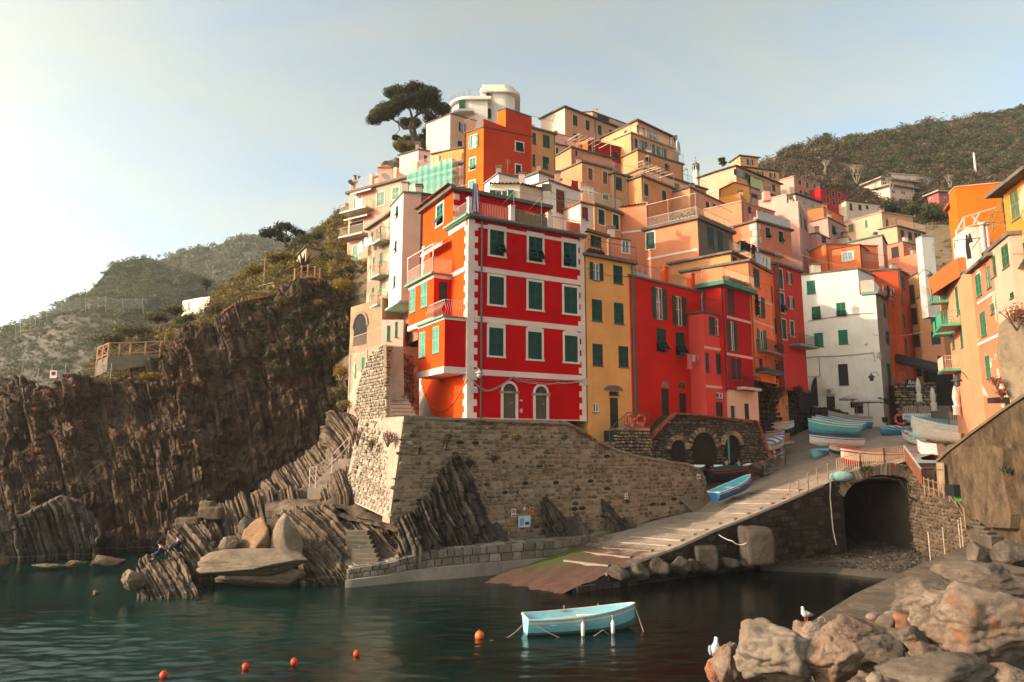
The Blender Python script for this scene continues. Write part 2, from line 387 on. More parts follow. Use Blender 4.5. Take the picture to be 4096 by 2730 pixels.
def house(name,label,col,corner,left=None,right=None,dl=6.0,dr=6.0,h=14.0,vb=None,zb=None,roof='slab',over=.22,rth=.2,roofc=GREY,
          matL=None,matR=None,wear=.35,patch=None,pth=.62,wins=(),cat='house',group=None,base=None,gh=1.2,trim=None,scol=GREEN,vpr=None,tz=0.0):
    H = House(); H.name = name
    r,x,y,Y = corner; H.C = C = P(*q(r,x,y),Y); zt = C.z; H.zt = zt
    PL = Pz(*q(*left),zt) if left else None; PR = Pz(*q(*right),zt) if right else None
    if vpr is not None:   # right end known by its picture column only: direction by vanishing column
        d2 = Vector((vpr-CU,F_PX*1.01)).normalized(); ur = q(*right)[0]; a = (ur-CU)/(F_PX*CT); k = (a*C.y-C.x)/(d2.x-a*d2.y); PR = Vector((C.x+d2.x*k,C.y+d2.y*k,zt))
    if PL is None:
        e = (PR-C).normalized(); PL = C+Vector((-e.y,e.x,0))*dl
    if PR is None:
        e = (C-PL).normalized(); PR = C+Vector((-e.y,e.x,0))*dr
    H.PL,H.PR,H.D = PL,PR,PL+PR-C
    if zb is None: zb = P(C.x/C.y*F_PX*CT+CU,vb,C.y).z if vb else zt-h
    H.zb = zb; H.L = Fac(PL,C); H.Rt = Fac(C,PR)
    base0 = (C+PL+PR+H.D)/4
    H.e = thing(name,label,cat,(base0.x,base0.y,zb),group)
    ops = {'L': [],'R': []}; todo = []
    for wd in wins:
        fc,rr,x0,x1,y0,y1,ty = wd[:7]; op = wd[7] if len(wd) > 7 else {}
        F = H.L if fc == 'L' else H.Rt
        ym,xm = (y0+y1)/2,(x0+x1)/2
        s0,s1 = F.q(rr,x0,ym)[0],F.q(rr,x1,ym)[0]; z0,z1 = F.q(rr,xm,y1)[1],F.q(rr,xm,y0)[1]
        s0 = max(s0,.06); s1 = min(s1,F.len-.06); z1 = min(z1,zt-.08); z0 = max(z0,zb+.02)
        if s1-s0 < .15 or z1-z0 < .15: continue
        ops[fc].append((s0,s1,z0,z1)); todo.append((F,s0,s1,z0,z1,ty,op))
    mL = matL or plaster(col,wear,patch,pth); mR = matR or plaster(col,wear,patch,pth)
    b = MB(); wallgrid(b,H.L,zb,zt,ops['L'],0); wallgrid(b,H.Rt,zb,zt,ops['R'],1)
    D = H.D
    b.quad((PR.x,PR.y,zb),(D.x,D.y,zb),(D.x,D.y,zt),(PR.x,PR.y,zt)); b.quad((D.x,D.y,zb),(PL.x,PL.y,zb),(PL.x,PL.y,zt),(D.x,D.y,zt))
    if roof in ('none','terrace'): b.quad(C,PR,D,PL)
    if roof == 'gable':   # ridge parallel to the right facade, gable end on the left facade
        m1 = (C+PL)/2+Vector((0,0,gh)); b.quad(C,m1,PL); m2 = (PR+D)/2+Vector((0,0,gh)); b.quad(PR,D,m2)
    if roof == 'gableR':  # ridge runs back from the right facade
        m1 = (C+PR)/2+Vector((0,0,gh)); b.quad(C,PR,m1,m=1); m2 = (PL+D)/2+Vector((0,0,gh)); b.quad(D,PL,m2)
    if roof == 'shed':    # rises away from the left facade
        up = Vector((0,0,gh)); b.quad(C,PR,PR+up); b.quad(PR,D,D+up,PR+up); b.quad(D,PL,D+up)
    H.wall = b.build('wall',[mL,mR],H.e)
    b = MB()
    if roof == 'slab':
        q4 = para(C,PL,PR,over); lo,hi = -.04,rth-.04
        for k in range(4):
            a,c = q4[k],q4[(k+1) % 4]; b.quad(a+Vector((0,0,lo)),c+Vector((0,0,lo)),c+Vector((0,0,hi)),a+Vector((0,0,hi)))
        b.quad(*(a+Vector((0,0,hi)) for a in q4)); b.quad(*(a+Vector((0,0,lo)) for a in q4[::-1]))
        H.roof = b.build('roof_slab',concrete(roofc,sc3(roofc,.4)),H.e)
    elif roof in ('gable','gableR','shed'):
        o = over; a = (PL-C).normalized(); e = (PR-C).normalized(); g = Vector((0,0,gh)); t = Vector((0,0,.14))
        q4 = para(C,PL,PR,o)
        if roof == 'gable': r0,r1 = (q4[0]+q4[3])/2+g,(q4[1]+q4[2])/2+g; sl = [(q4[0],q4[1],r1,r0),(q4[2],q4[3],r0,r1)]
        elif roof == 'gableR': r0,r1 = (q4[0]+q4[1])/2+g,(q4[2]+q4[3])/2+g; sl = [(q4[1],q4[2],r1,r0),(q4[3],q4[0],r0,r1)]
        else: sl = [(q4[0],q4[1]+g,q4[2]+g,q4[3])]
        for p4 in sl:
            tp = [p+t for p in p4]; b.quad(*tp); b.quad(*p4[::-1])
            for k in range(4): b.quad(p4[k],p4[(k+1) % 4],tp[(k+1) % 4],tp[k])
        H.roof = b.build('roof',tilemat() if roofc == 'tile' else concrete(roofc,sc3(roofc,.4)),H.e)
    for F,s0,s1,z0,z1,ty,op in todo:
        window(H.e,F,s0,s1,z0,z1,ty,op.get('trim',trim),op.get('col',scol),op.get('tw',.12),op.get('sill',True))
    ALLH.append(H)
    return H
def tilemat():
    return stonemat((0.30,0.085,0.035),(0.40,0.13,0.05),(0.5,0.2,0.09),'roof_tile',3.0)
def tiles_edge(H,A,B,up=0.0,n=None):
    """row of curved roof tiles along an eave, each its own part"""
    A,B = Vector(A),Vector(B); L = (B-A).length; n = n or max(3,int(L/.28)); d = (B-A).normalized()
    if 'tile' not in LEAF:
        b = MB(); k = 6
        for i in range(k):
            t0,t1 = math.pi*i/k,math.pi*(i+1)/k
            b.quad((math.cos(t0)*.5,-.5,math.sin(t0)*.5),(math.cos(t1)*.5,-.5,math.sin(t1)*.5),(math.cos(t1)*.42,.5,math.sin(t1)*.42),(math.cos(t0)*.42,.5,math.sin(t0)*.42))
            b.quad((math.cos(t0)*.5,-.5,math.sin(t0)*.5),(math.cos(t0)*.36,-.5,math.sin(t0)*.36),(math.cos(t1)*.36,-.5,math.sin(t1)*.36),(math.cos(t1)*.5,-.5,math.sin(t1)*.5))
        LEAF['tile'] = b.mesh('roof_tile',tilemat())
    ang = math.atan2(d.y,d.x)
    for i in range(n):
        c = A.lerp(B,(i+.5)/n)
        link('roof_tile',LEAF['tile'],H.e,Matrix.Translation(c+Vector((0,0,up)))@Matrix.Rotation(ang,4,'Z')@Matrix.Rotation(random.uniform(-.06,.06),4,'Y')@Matrix.Diagonal((L/n*1.02,.5,L/n*.8,1)))
def railing(parent,pts,h=1.0,step=.13,col=RUST,r=.014,mid=False,name='railing',rad=None):
    b = MB(); m = paint(col,.6)
    pts = [Vector(p) for p in pts]
    for a,c in zip(pts,pts[1:]):
        L = (c-a).length; n = max(1,int(L/step)); up = Vector((0,0,h))
        b.bar(a+up,c+up,r*1.7); b.bar(a+Vector((0,0,.09)),c+Vector((0,0,.09)),r*1.2)
        for i in range(n+1):
            p = a.lerp(c,i/n); b.bar(p,p+up,r*(1.6 if i in (0,n) else .8),k=3 if 0 < i < n else 4)
    return b.build(name,m,parent)
def balcony(H,F,s0,s1,z,depth=.9,th=.14,col=COPPER,rcol=RUST,h=.95,rail=True,step=.13):
    b = MB(); M = F.M(s0,z); L = s1-s0
    b.box(0,L,-depth,-.003,-th,0,M); b.box(-.03,L+.03,-depth-.03,-depth,-th*.9,.02,M,m=1); b.box(-.03,0,-depth,-.003,-th*.9,.02,M,m=1); b.box(L,L+.03,-depth,-.003,-th*.9,.02,M,m=1)
    o = b.build('balcony',[concrete((.45,.40,.34)),paint(col,.6)],H.e)
    if rail: railing(o,[F.p(s0+.03,z,.02),F.p(s0+.03,z,depth-.03),F.p(s1-.03,z,depth-.03),F.p(s1-.03,z,.02)],h,step,rcol)
    return o
def roofrail(H,pts,h=1.0,col=RUST,posts=True,step=.14): return railing(H.e,pts,h,step,col)
def chimney(H,pos,w=.5,h=1.1,col=(0.42,0.34,0.27),caps=3):
    b = MB(); x,y,z = pos; b.box(x-w/2,x+w/2,y-w/2,y+w/2,z,z+h)
    for i in range(caps): b.box(x-w*.62,x+w*.62,y-w*.62,y+w*.62,z+h+.02+i*.16,z+h+.10+i*.16,m=1)
    b.box(x-w*.3,x+w*.3,y-w*.3,y+w*.3,z+h,z+h+.3*caps*.5)
    return b.build('chimney',[plaster(col,.5),concrete((.26,.2,.17))],H.e)
def band(H,F,s0,s1,z0,z1,col=WHITE,out=.04,name='band'):
    b = MB(); b.box(s0,s1,-out,.05,z0,z1,F.M(0,0)); return b.build(name,plaster(col,.25),H.e)
def bandpx(H,F,r,x0,y0,x1,th=.18,col=WHITE,out=.04):
    s0,z = F.q(r,x0,y0); s1,_ = F.q(r,x1,y0); return band(H,F,max(s0,0),min(s1,F.len),z-th/2,z+th/2,col,out)
def pipe(H,F,s,z0,z1,col=(0.10,0.09,0.08),r=.05,out=.08):
    b = MB(); b.bar(F.p(s,z0,out),F.p(s,z1,out),r,k=6)
    n = max(1,int((z1-z0)/2.5))
    for i in range(n+1):
        c = F.p(s,z0+(z1-z0)*(i+.5)/(n+1),out*.5); b.box(c.x-.06,c.x+.06,c.y-.06,c.y+.06,c.z-.02,c.z+.02)
    return b.build('drainpipe',paint(col,.5),H.e)
# ------------------------------------------------------------------ the large red corner house
RED = (0.50,0.0005,0.006); ORANGE = (0.72,0.085,0.010)
C0 = P(1875,866,43.0); zE = C0.z; zB = P(1862,1676,43.0).z
dR = Vector((4950,2830)).normalized(); dL = Vector((-dR.y,dR.x))
def along(C,d,u):
    a = (u-CU)/(F_PX*CT); k = (a*C.y-C.x)/(d.x-a*d.y); return k
LR = along(C0,dR,2339); LL = 7.6
RH = House(); RH.e = thing('corner_house','big red and orange corner house with white quoins above the harbour wall','house',(C0.x+dR.x*LR/2+dL.x*LL/2,C0.y+dR.y*LR/2+dL.y*LL/2,zB))
RH.PL = C0+dL.to_3d()*LL; RH.PR = C0+dR.to_3d()*LR; RH.C = C0; RH.D = RH.PL+RH.PR-C0; RH.L = Fac(RH.PL,C0); RH.Rt = Fac(C0,RH.PR); RH.zt = zE; RH.zb = zB
FR,FL = RH.Rt,RH.L
wl = []
for cx0,cx1,y0,y1,ty in ((1410,1533,455,692,'e'),(1743,1860,512,745,'f'),(2040,2150,565,788,'E'),
                             (1405,1530,872,1112,'c'),(1740,1857,917,1153,'c'),(2045,2157,962,1188,'c')):
    wl.append((FR,3,cx0,cx1,y0,y1,ty,0))
for cx0,cx1,y0,y1 in ((893,1006,612,832),(1199,1307,644,858),(1487,1588,674,880)): wl.append((FR,4,cx0,cx1,y0,y1,'c',1))
wl.append((FR,4,1004,1101,1128,1330,'door',2)); wl.append((FR,4,1257,1344,1144,1337,'door',2))
opsR = []; meta = []
for F,r,x0,x1,y0,y1,ty,k in wl:
    xm,ym = (x0+x1)/2,(y0+y1)/2; s0,s1 = F.q(r,x0,ym)[0],F.q(r,x1,ym)[0]; z0,z1 = F.q(r,xm,y1)[1],F.q(r,xm,y0)[1]
    if ty == 'door': z0 = zB+.02
    opsR.append((s0,s1,z0,z1)); meta.append((s0,s1,z0,z1,ty,k))
b = MB(); wallgrid(b,FR,zB,zE,opsR,0)
# side facade openings (orange): balcony door
sdo = (FL.q(3,985,690)[0],FL.q(3,1018,690)[0]); zd0,zd1 = zB+6.9,zB+8.9
wallgrid(b,FL,zB,zE,[(sdo[0]-.15,sdo[1]+.3,zd0,zd1)],1)
for A,B in ((RH.PR,RH.D),(RH.D,RH.PL)): b.quad((A.x,A.y,zB),(B.x,B.y,zB),(B.x,B.y,zE),(A.x,A.y,zE))
b.quad(C0,RH.PR,RH.D,RH.PL,m=2)
mRed,mOr,mWh = plaster(RED,.25),plaster(ORANGE,.3),plaster((.76,.66,.56),.3)
b.build('wall',[mRed,mOr,concrete((.3,.26,.22))],RH.e)
for s0,s1,z0,z1,ty,k in meta:
    if ty != 'door':
        o = window(RH.e,FR,s0,s1,z0,z1,ty,(.72,.66,.58),GREEN,.15)
        bb = MB()
        if k == 1:      # shallow curved head
            n = 8; c = (s0+s1)/2; hw = (s1-s0)/2+.15
            for i in range(n):
                a0,a1 = -1+2*i/n,-1+2*(i+1)/n; f = lambda a: .10+.17*(1-a*a)
                for sgn in (0,):
                    M = FR.M(c,z1+.12); bb.quad(*(M@Vector(p) for p in ((a0*hw,-.035,0),(a1*hw,-.035,0),(a1*hw,-.035,f(a1)),(a0*hw,-.035,f(a0)))))
                    bb.quad(*(M@Vector(p) for p in ((a0*hw,-.035,f(a0)),(a1*hw,-.035,f(a1)),(a1*hw,.05,f(a1)),(a0*hw,.05,f(a0)))))
            bb.build('window_head',mWh,o)
        elif z1 < zB+9:  # keystone wedge up to the band
            M = FR.M((s0+s1)/2,z1+.15)
            lo = [(-.12,-.038,-.02),(.12,-.038,-.02),(.28,-.038,.34),(-.28,-.038,.34)]
            bb.quad(*(M@Vector(p) for p in lo)); bb.quad(*(M@Vector((p[0],.05,p[2])) for p in lo[::-1]))
            for i in range(4):
                p,p2 = lo[i],lo[(i+1) % 4]; bb.quad(*(M@Vector(c) for c in (p,(p[0],.05,p[2]),(p2[0],.05,p2[2]),p2)))
            bb.build('keystone',mWh,o)
    else:
        bb = MB(); M = FR.M(s0,z0); w_,h_ = s1-s0,z1-z0; t = .17
        bb.box(-t,0,-.06,.12,0,h_,M); bb.box(w_,w_+t,-.06,.12,0,h_,M); bb.box(-t-.1,w_+t+.1,-.09,.12,h_,h_+.16,M,m=1)
        n = 14; r0 = w_/2+.02; r1 = w_/2+t; cz = h_+.16
        for i in range(n):
            t0,t1 = math.pi*i/n,math.pi*(i+1)/n
            q0 = [(w_/2+math.cos(a)*rr,y,cz+math.sin(a)*rr*1.02) for y in (-.06,) for a,rr in ((t0,r0),(t0,r1),(t1,r1),(t1,r0))]
            bb.quad(*(M@Vector(p) for p in q0)); bb.quad(*(M@Vector(p) for p in ((q0[1]),(q0[1][0],.03,q0[1][2]),(q0[2][0],.03,q0[2][2]),q0[2])))
            bb.quad(*(M@Vector(p) for p in ((w_/2,-.006,cz),(w_/2+math.cos(t0)*r0,-.006,cz+math.sin(t0)*r0*1.02),(w_/2+math.cos(t1)*r0,-.006,cz+math.sin(t1)*r0*1.02))),m=2)
        for i in range(1,6):
            a = math.pi*i/6; bb.bar(M@Vector((w_/2,-.02,cz)),M@Vector((w_/2+math.cos(a)*r0*.97,-.02,cz+math.sin(a)*r0)),.02,m=3)
        o = bb.build('door',[mWh,concrete((.36,.27,.22)),paint((.022,.024,.02),.4),paint((.10,.09,.07),.7)],RH.e)
        for k in (0,1): leaf(o,FR,s0+w_/2*k,z0,w_/2,h_,(.12,.095,.06),-.06,kind='plank',name='door_leaf')
        b2 = MB(); b2.bar(FR.p((s0+s1)/2+.1,z0+1.05,.03),FR.p((s0+s1)/2+.22,z0+1.05,.03),.02); b2.build('handle',paint((.5,.48,.44),.4),o)
# white bands
zb2,zb3,zb4 = FR.q(3,1700,858)[1],FR.q(3,1700,1272)[1],FR.q(4,1200,983)[1]
for z,th in ((zb2,.34),(zb3,.36),(zb4,.36)): band(RH,FR,.45,LR-.3,z-th/2,z+th/2,(.76,.66,.56))
for z,th,s1 in ((zb2,.30,LL-.45),): band(RH,FL,LL-4.0,s1,z-th/2,z+th/2,(.76,.66,.56))
band(RH,FR,.3,LR-.25,zE-.62,zE-.40,(.76,.66,.56)); band(RH,FL,LL-3.0,LL-.3,zE-.5,zE-.06,(.76,.66,.56))
band(RH,FR,.3,LR-.3,zB+.0,zB+.09,(.6,.5,.42))
# quoins: alternating blocks at the three corners
def quoins(F,side,z0,z1,w0=.42,w1=.66,h=.40,out=.045):
    z = z0; i = 0
    while z < z1-.05:
        ww = w1 if i % 2 == 0 else w0; zz = min(z+h,z1); b = MB()
        s0,s1 = ((-.03,ww) if side == 0 else (F.len-ww,F.len+.03))
        b.box(s0,s1,-out,.06,z,zz-.004,F.M(0,0)); b.build('quoin',mWh,RH.e); z = zz; i += 1
quoins(FR,0,zB,zE-.1); quoins(FR,1,zB,zE-.1,.30,.52); quoins(FL,1,zB,zE-.55,.30,.5); quoins(FL,0,zB+2.2,zE-.1,.25,.45)
# eave cornice, gutter and roof terrace
def cornice(F,s0,s1,z,dep,th,m,name='cornice'):
    b = MB(); b.box(s0,s1,-dep,.0,z-th,z,F.M(0,0)); b.box(s0,s1,-dep-.1,-dep,z-th*.6,z+.05,F.M(0,0)); return b.build(name,m,RH.e)
cornice(FR,-.12,LR+.1,zE+.04,.30,.16,concrete((.2,.18,.16))); cornice(FL,LL-3.2,LL+.36,zE+.045,.26,.17,paint(COPPER,.6),'copper_gutter')
pipe(RH,FR,FR.q(3,1335,800)[0],zB,zE-.1,(.09,.085,.08),.06,.1)
# attic storey set back from the front
sA = LL-along(C0,dL,1807)      # along FL, from its left end
PA = FL.p(sA,zE); zA = FL.st(1806,770)[1]
fa = Fac(PA,PA+dR.to_3d()*7.4); lenA = sA
b = MB(); ao = [(.9,1.8,zE+.05,zE+2.1),(4.6,5.6,zE+.05,zE+2.1),(6.3,7.2,zE+.05,zE+2.1)]
ao = [(a,c,z0,min(z1,zA-.3)) for a,c,z0,z1 in ao]
wallgrid(b,fa,zE,zA,ao,0)
aw = (FL.q(3,957,340)[0],FL.q(3,1012,340)[0],FL.q(3,985,430)[1],FL.q(3,985,255)[1])
wallgrid(b,FL,zE,zA,[aw],1,s0=0.0,s1=sA)
pe = fa.p(7.4,zE); pd = pe+dL.to_3d()*sA
for A,B in ((pe,pd),(pd,FL.p(0,zE))): b.quad((A.x,A.y,zE),(B.x,B.y,zE),(B.x,B.y,zA),(A.x,A.y,zA))
b.build('attic_wall',[mRed,mOr],RH.e)
window(RH.e,FL,*aw[:2],aw[2],aw[3],'f',(.72,.66,.58),(.03,.20,.17),.13)
for i,a in enumerate(ao): window(RH.e,fa,*a,'c' if i == 0 else 'd',None,GREEN)
# attic roof slab, its front eave grey, tile row along the side
q4 = para(Vector((PA.x,PA.y,zA)),Vector((FL.o.x,FL.o.y,zA)),Vector((pe.x,pe.y,zA)),.35); b = MB()
for k in range(4): a,c = q4[k],q4[(k+1) % 4]; b.quad(a,c,c+Vector((0,0,.24)),a+Vector((0,0,.24)))
b.quad(*(a+Vector((0,0,.24)) for a in q4)); b.quad(*q4[::-1]); b.build('roof_slab',concrete((.16,.13,.11)),RH.e)
tiles_edge(RH,q4[3],q4[0],.26)
for zz in (zA-2.2,zA-1.4,zA-.6): band(RH,fa,.02,.42,zz,zz+.4,(.76,.66,.56))
chimney(RH,FL.p(2.4,zA+.2,-1.4),.75,.7,(.36,.27,.22),4)
# terrace parapet posts, railings, screens
rp = [FL.p(LL-2.9,zE+.05,.12),Vector((C0.x,C0.y,zE+.05))+(dL*0.05+dR*.05).to_3d()*0,FR.p(LR,zE+.05,-.02)]
posts = [0.02,FR.q(3,1592,330)[0],FR.q(3,1912,400)[0],LR-.15]
for s in posts:
    b = MB(); b.box(s-.02,s+.3,.0,.3,zE+.05,zE+1.25,FR.M(0,0)); b.box(s-.06,s+.34,-.04,.34,zE+1.25,zE+1.31,FR.M(0,0)); b.build('parapet_post',mWh,RH.e)
for a,c in zip(posts,posts[1:]): railing(RH.e,[FR.p(a+.3,zE+.05,-.12),FR.p(c,zE+.05,-.12)],1.05,.12,(.42,.24,.17))
railing(RH.e,[FL.p(LL-3.1,zE+.05,-.05),FL.p(LL-.02,zE+.05,-.05)],1.05,.12,(.42,.24,.17))
b = MB(); M = FR.M(posts[1]+.3,zE+.1)
n = 60; L_ = posts[2]-posts[1]-.32
for i in range(n):
    x = L_*i/n; b.box(x,x+L_/n*.85,.16+random.uniform(0,.02),.19,0,.95+random.uniform(-.12,.06),M)
b.build('reed_screen',stonemat((.28,.18,.09),(.4,.27,.15),(.5,.36,.2),'reed',6),RH.e)
b = MB(); M = FR.M(posts[2]+1.6,zE+.1); b.box(0,posts[3]-posts[2]-1.6,.17,.18,0,.9,M); b.build('fabric_screen',paint((.75,.10,.03),.9),RH.e)
# pergola wires on masts
b = MB()
ml = [FR.q(3,1290,200)[0],FR.q(3,1622,250)[0],FR.q(3,1858,300)[0],FR.q(3,2190,330)[0]]
for s in ml: b.bar(FR.p(s,zE,-.1),FR.p(s,zE+2.35,-.1),.025)
b.path([FR.p(s,zE+2.35,-.1) for s in ml],.014); b.path([FL.p(sA,zA+.2,.1),FR.p(ml[0],zE+2.35,-.1)],.02)
for s in ml[1:]: b.bar(FR.p(s,zE+2.3,-.1),FR.p(s+.3,zE+2.0,-2.6),.014)
b.build('wire_mast',paint((.34,.28,.24),.5),RH.e)
# projecting bays on the orange side
def bay(s0,s1,e,z0,z1,wins,name,sidewin=None,slab=.18,wedge=0):
    """box standing out e metres from the side facade between s0 and s1 (from its left end)"""
    A,B = FL.p(s0,z0,e),FL.p(s1,z0,e); Fo = Fac(A,B); Fr = Fac(B,FL.p(s1,z0,0)); Fl2 = Fac(FL.p(s0,z0,0),A)
    ops = []
    for r,x0,x1,y0,y1 in wins:
        xm,ym = (x0+x1)/2,(y0+y1)/2; ops.append((Fo.q(r,x0,ym)[0],Fo.q(r,x1,ym)[0],Fo.q(r,xm,y1)[1],Fo.q(r,xm,y0)[1]))
    b = MB(); wallgrid(b,Fo,z0,z1,ops,0)
    so = []
    if sidewin:
        r,x0,x1,y0,y1 = sidewin; xm,ym = (x0+x1)/2,(y0+y1)/2; so = [(Fr.q(r,x0,ym)[0],min(Fr.q(r,x1,ym)[0],Fr.len-.05),Fr.q(r,xm,y1)[1],Fr.q(r,xm,y0)[1])]
    wallgrid(b,Fr,z0,z1,so,1); wallgrid(b,Fl2,z0,z1,[],0)
    b.quad(Fo.p(0,z0),FL.p(s0,z0),FL.p(s1,z0),Fo.p(Fo.len,z0),m=1); b.quad(Fo.p(0,z1),Fo.p(Fo.len,z1),FL.p(s1,z1),FL.p(s0,z1),m=2)
    o = b.build(name,[mOr,mRed,concrete()],RH.e)
    for op in ops: window(o,Fo,*op,'c',None,(.09,.34,.25))
    for op in so: window(o,Fr,*op,'d',None,(.03,.035,.025))
    return o,Fo,Fr
s2n = LL-.15; e2 = 1.5; s2f = LL-4.35; z2a,z2b = FL.q(4,690,990)[1]+.35,zb3+.1
zz0 = Fac(FL.p(0,0,e2),FL.p(LL,0,e2)).q(4,548,958)[1]; zz1 = Fac(FL.p(0,0,e2),FL.p(LL,0,e2)).q(4,548,545)[1]
bay2,Fo2,Fr2 = bay(s2f,s2n,e2,zz0,zz1,[(4,348,392,645,845),(4,452,500,600,812)],'lower_bay')
G2 = Fac(FL.p(0,0,1.24),FL.p(LL,0,1.24))
s1n,s1f = LL-2.53,LL-6.9; y0_ = G2.q(3,912,885)[1]; y1_ = G2.q(3,690,1345)[1]
bay1,Fo1,Fr1 = bay(s1f,s1n,1.24,y1_,y0_,[(3,727,772,975,1180),(3,822,872,922,1135)],'upper_bay',(3,972,1050,915,1090))
def bayslab(F3,z,th,ext,m,s0,s1,inn): 
    b = MB(); b.box(s0-ext,s1+ext,-ext,inn,z-th,z,F3.M(0,0)); return b
for F3,o,z,th in ((Fo2,bay2,zz0+.36,.40),(Fo2,bay2,zz1+.17,.17),(Fo1,bay1,y1_+.30,.34),(Fo1,bay1,y0_+.2,.26)):
    inn = (e2 if F3 is Fo2 else 1.24)
    b = bayslab(F3,z,th,.05,None,0,F3.len,inn); b.build('bay_band',mWh,o)
b = MB(); b.box(-.2,Fo1.len+.25,-.22,1.2,y0_+.2,y0_+.28,Fo1.M(0,0)); b.box(-.25,Fo1.len+.3,-.3,-.2,y0_+.17,y0_+.31,Fo1.M(0,0),m=1); b.build('balcony_slab',[concrete((.3,.28,.25)),paint(COPPER,.6)],bay1)
b = MB(); b.box(-.0,Fo2.len+.12,-.14,1.45,zz1+.17,zz1+.25,Fo2.M(0,0)); b.box(-.05,Fo2.len+.16,-.2,-.14,zz1+.14,zz1+.28,Fo2.M(0,0),m=1); b.build('balcony_slab',[concrete((.3,.28,.25)),paint(COPPER,.6)],bay2)
za = y0_+.28; railing(bay1,[FL.p(s1f-.2,za,.05),Fo1.p(-.15,za,.15),Fo1.p(Fo1.len+.2,za,.15),FL.p(s1n+.2,za,.05)],1.0,.11,(.5,.36,.27))
# belly railing of the lower balcony
b = MB(); zc = zz1+.25; bp = [(Fo2.len*.42,.1),(Fo2.len+.05,.1)]
def belly(p,nrm):
    return [p+nrm*(.02+.22*math.sin(math.pi*min(1,t/.75))**1.5)+Vector((0,0,t*1.0)) for t in (0,.15,.3,.45,.6,.8,1.0)]
nf = Fo2.n.to_3d(); nr = Fr2.n.to_3d()
A_,B_ = Fo2.p(Fo2.len*.42,zc,.05),Fo2.p(Fo2.len+.05,zc,.05); E_ = FL.p(LL-.12,zc,.05)+nr*.0
for i in range(17): b.path(belly(A_.lerp(B_,i/16),nf),.013)
for i in range(11): b.path(belly(B_.lerp(E_+nr*.06,i/10),nr),.013)
up = Vector((0,0,1.0)); b.path([A_+up,B_+up,E_+up],.025); b.build('belly_railing',paint((.55,.47,.4),.5),bay2)
# balcony awning frame of white tubes
b = MB(); t0 = FL.p(LL-2.7,za+2.35,.05); t1 = FL.p(LL-2.7,za+2.0,1.25); fa0 = FL.p(s1f,za+2.4,.05); fa1 = FL.p(s1f-.1,za+2.0,1.35)
b.path([t0,t1,Vector((t1.x,t1.y,za))],.045,k=6); b.path([t1,fa1,Vector((fa1.x,fa1.y,za))],.045,k=6); b.bar(fa0,fa1,.03)
b.build('awning_frame',paint((.66,.6,.54),.4),bay1)
b = MB(); a0,a1 = FL.p(LL-2.6,za+2.5,.12),FL.p(s1f+.6,za+2.5,.12); o1 = Vector((0,0,-.25)); nn = FL.n.to_3d()*.55
b.quad(a0,a1,a1+nn+o1,a0+nn+o1); b.quad(a0+nn+o1,a1+nn+o1,a1+nn+o1*2,a0+nn+o1*2); b.build('awning',paint((.68,.58,.45),.8),bay1)
window(RH.e,FL,sdo[0]-.15,sdo[1]+.3,zd0,zd1,'o',WHITE,(.05,.28,.2))
# sloped plinth on the side, wall lamp, cables, plates
b = MB(); M = FL.M(0,0); zt_ = zB+2.3
b.quad(*(M@Vector(p) for p in ((.0,-.03,zB-.6),(3.4,-.03,zB-.6),(1.4,-.03,zt_-.9),(.0,-.03,zt_+.5)))); b.build('plinth',concrete((.40,.31,.25)),RH.e)
b = MB(); L0 = FR.q(4,745,950); c = FR.p(.12,L0[1],.05); tip = FR.p(.62,L0[1]+.1,.42)
b.bar(FR.p(.12,L0[1]-.45,.06),FR.p(.12,L0[1]+.35,.06),.035); b.path([FR.p(.12,L0[1]+.25,.06),FR.p(.3,L0[1]+.36,.25),tip],.02)
b.lathe([(.03,0),(.05,-.1),(.24,-.2),(.25,-.26),(.15,-.28),(.17,-.42),(.1,-.52),(.01,-.54)],tip,10); b.build('wall_lamp',paint((.42,.40,.36),.5),RH.e)
def cable(pts,sag,r=.018,n=8):
    out_ = []
    for a,c in zip(pts,pts[1:]):
        for i in range(n): t = i/n; out_.append(Vector(a).lerp(Vector(c),t)-Vector((0,0,4*sag*t*(1-t))))
    return out_+[Vector(pts[-1])]
b = MB(); f = lambda x,y: FR.p(*FR.q(4,x,y),.07)
b.path(cable([f(745,1010),f(880,1105),f(1080,992),f(1250,1048),f(1420,1040),f(1640,1018)],.12),.03)
b.path(cable([f(770,1020),f(870,1110),f(1075,1000),f(1180,1025),f(1640,1030)],.2),.016); b.path(cable([f(1130,1015),f(1640,1020)],.05),.014)
b.build('cable_bundle',paint((.40,.34,.3),.7),RH.e)
b = MB(); g_ = lambda x,y: FL.p(*FL.q(4,x,y),.06); b.path([g_(375,1060),g_(400,1150),g_(440,1220),g_(500,1262),g_(560,1260),g_(620,1200),g_(670,1120),g_(735,1020)],.035,k=5); b.build('cable',paint((.6,.17,.04),.7),RH.e)
for x,y,ww,hh in ((1645,1035,.3,.45),(1143,1182,.16,.1),(1143,1262,.14,.24),(772,1104,.5,.28)):
    s,z = FR.q(4,x,y); b = MB(); b.box(s-ww/2,s+ww/2,-.1,0,z-hh/2,z+hh/2,FR.M(0,0)); b.build('meter_box',paint((.5,.45,.4),.6),RH.e)
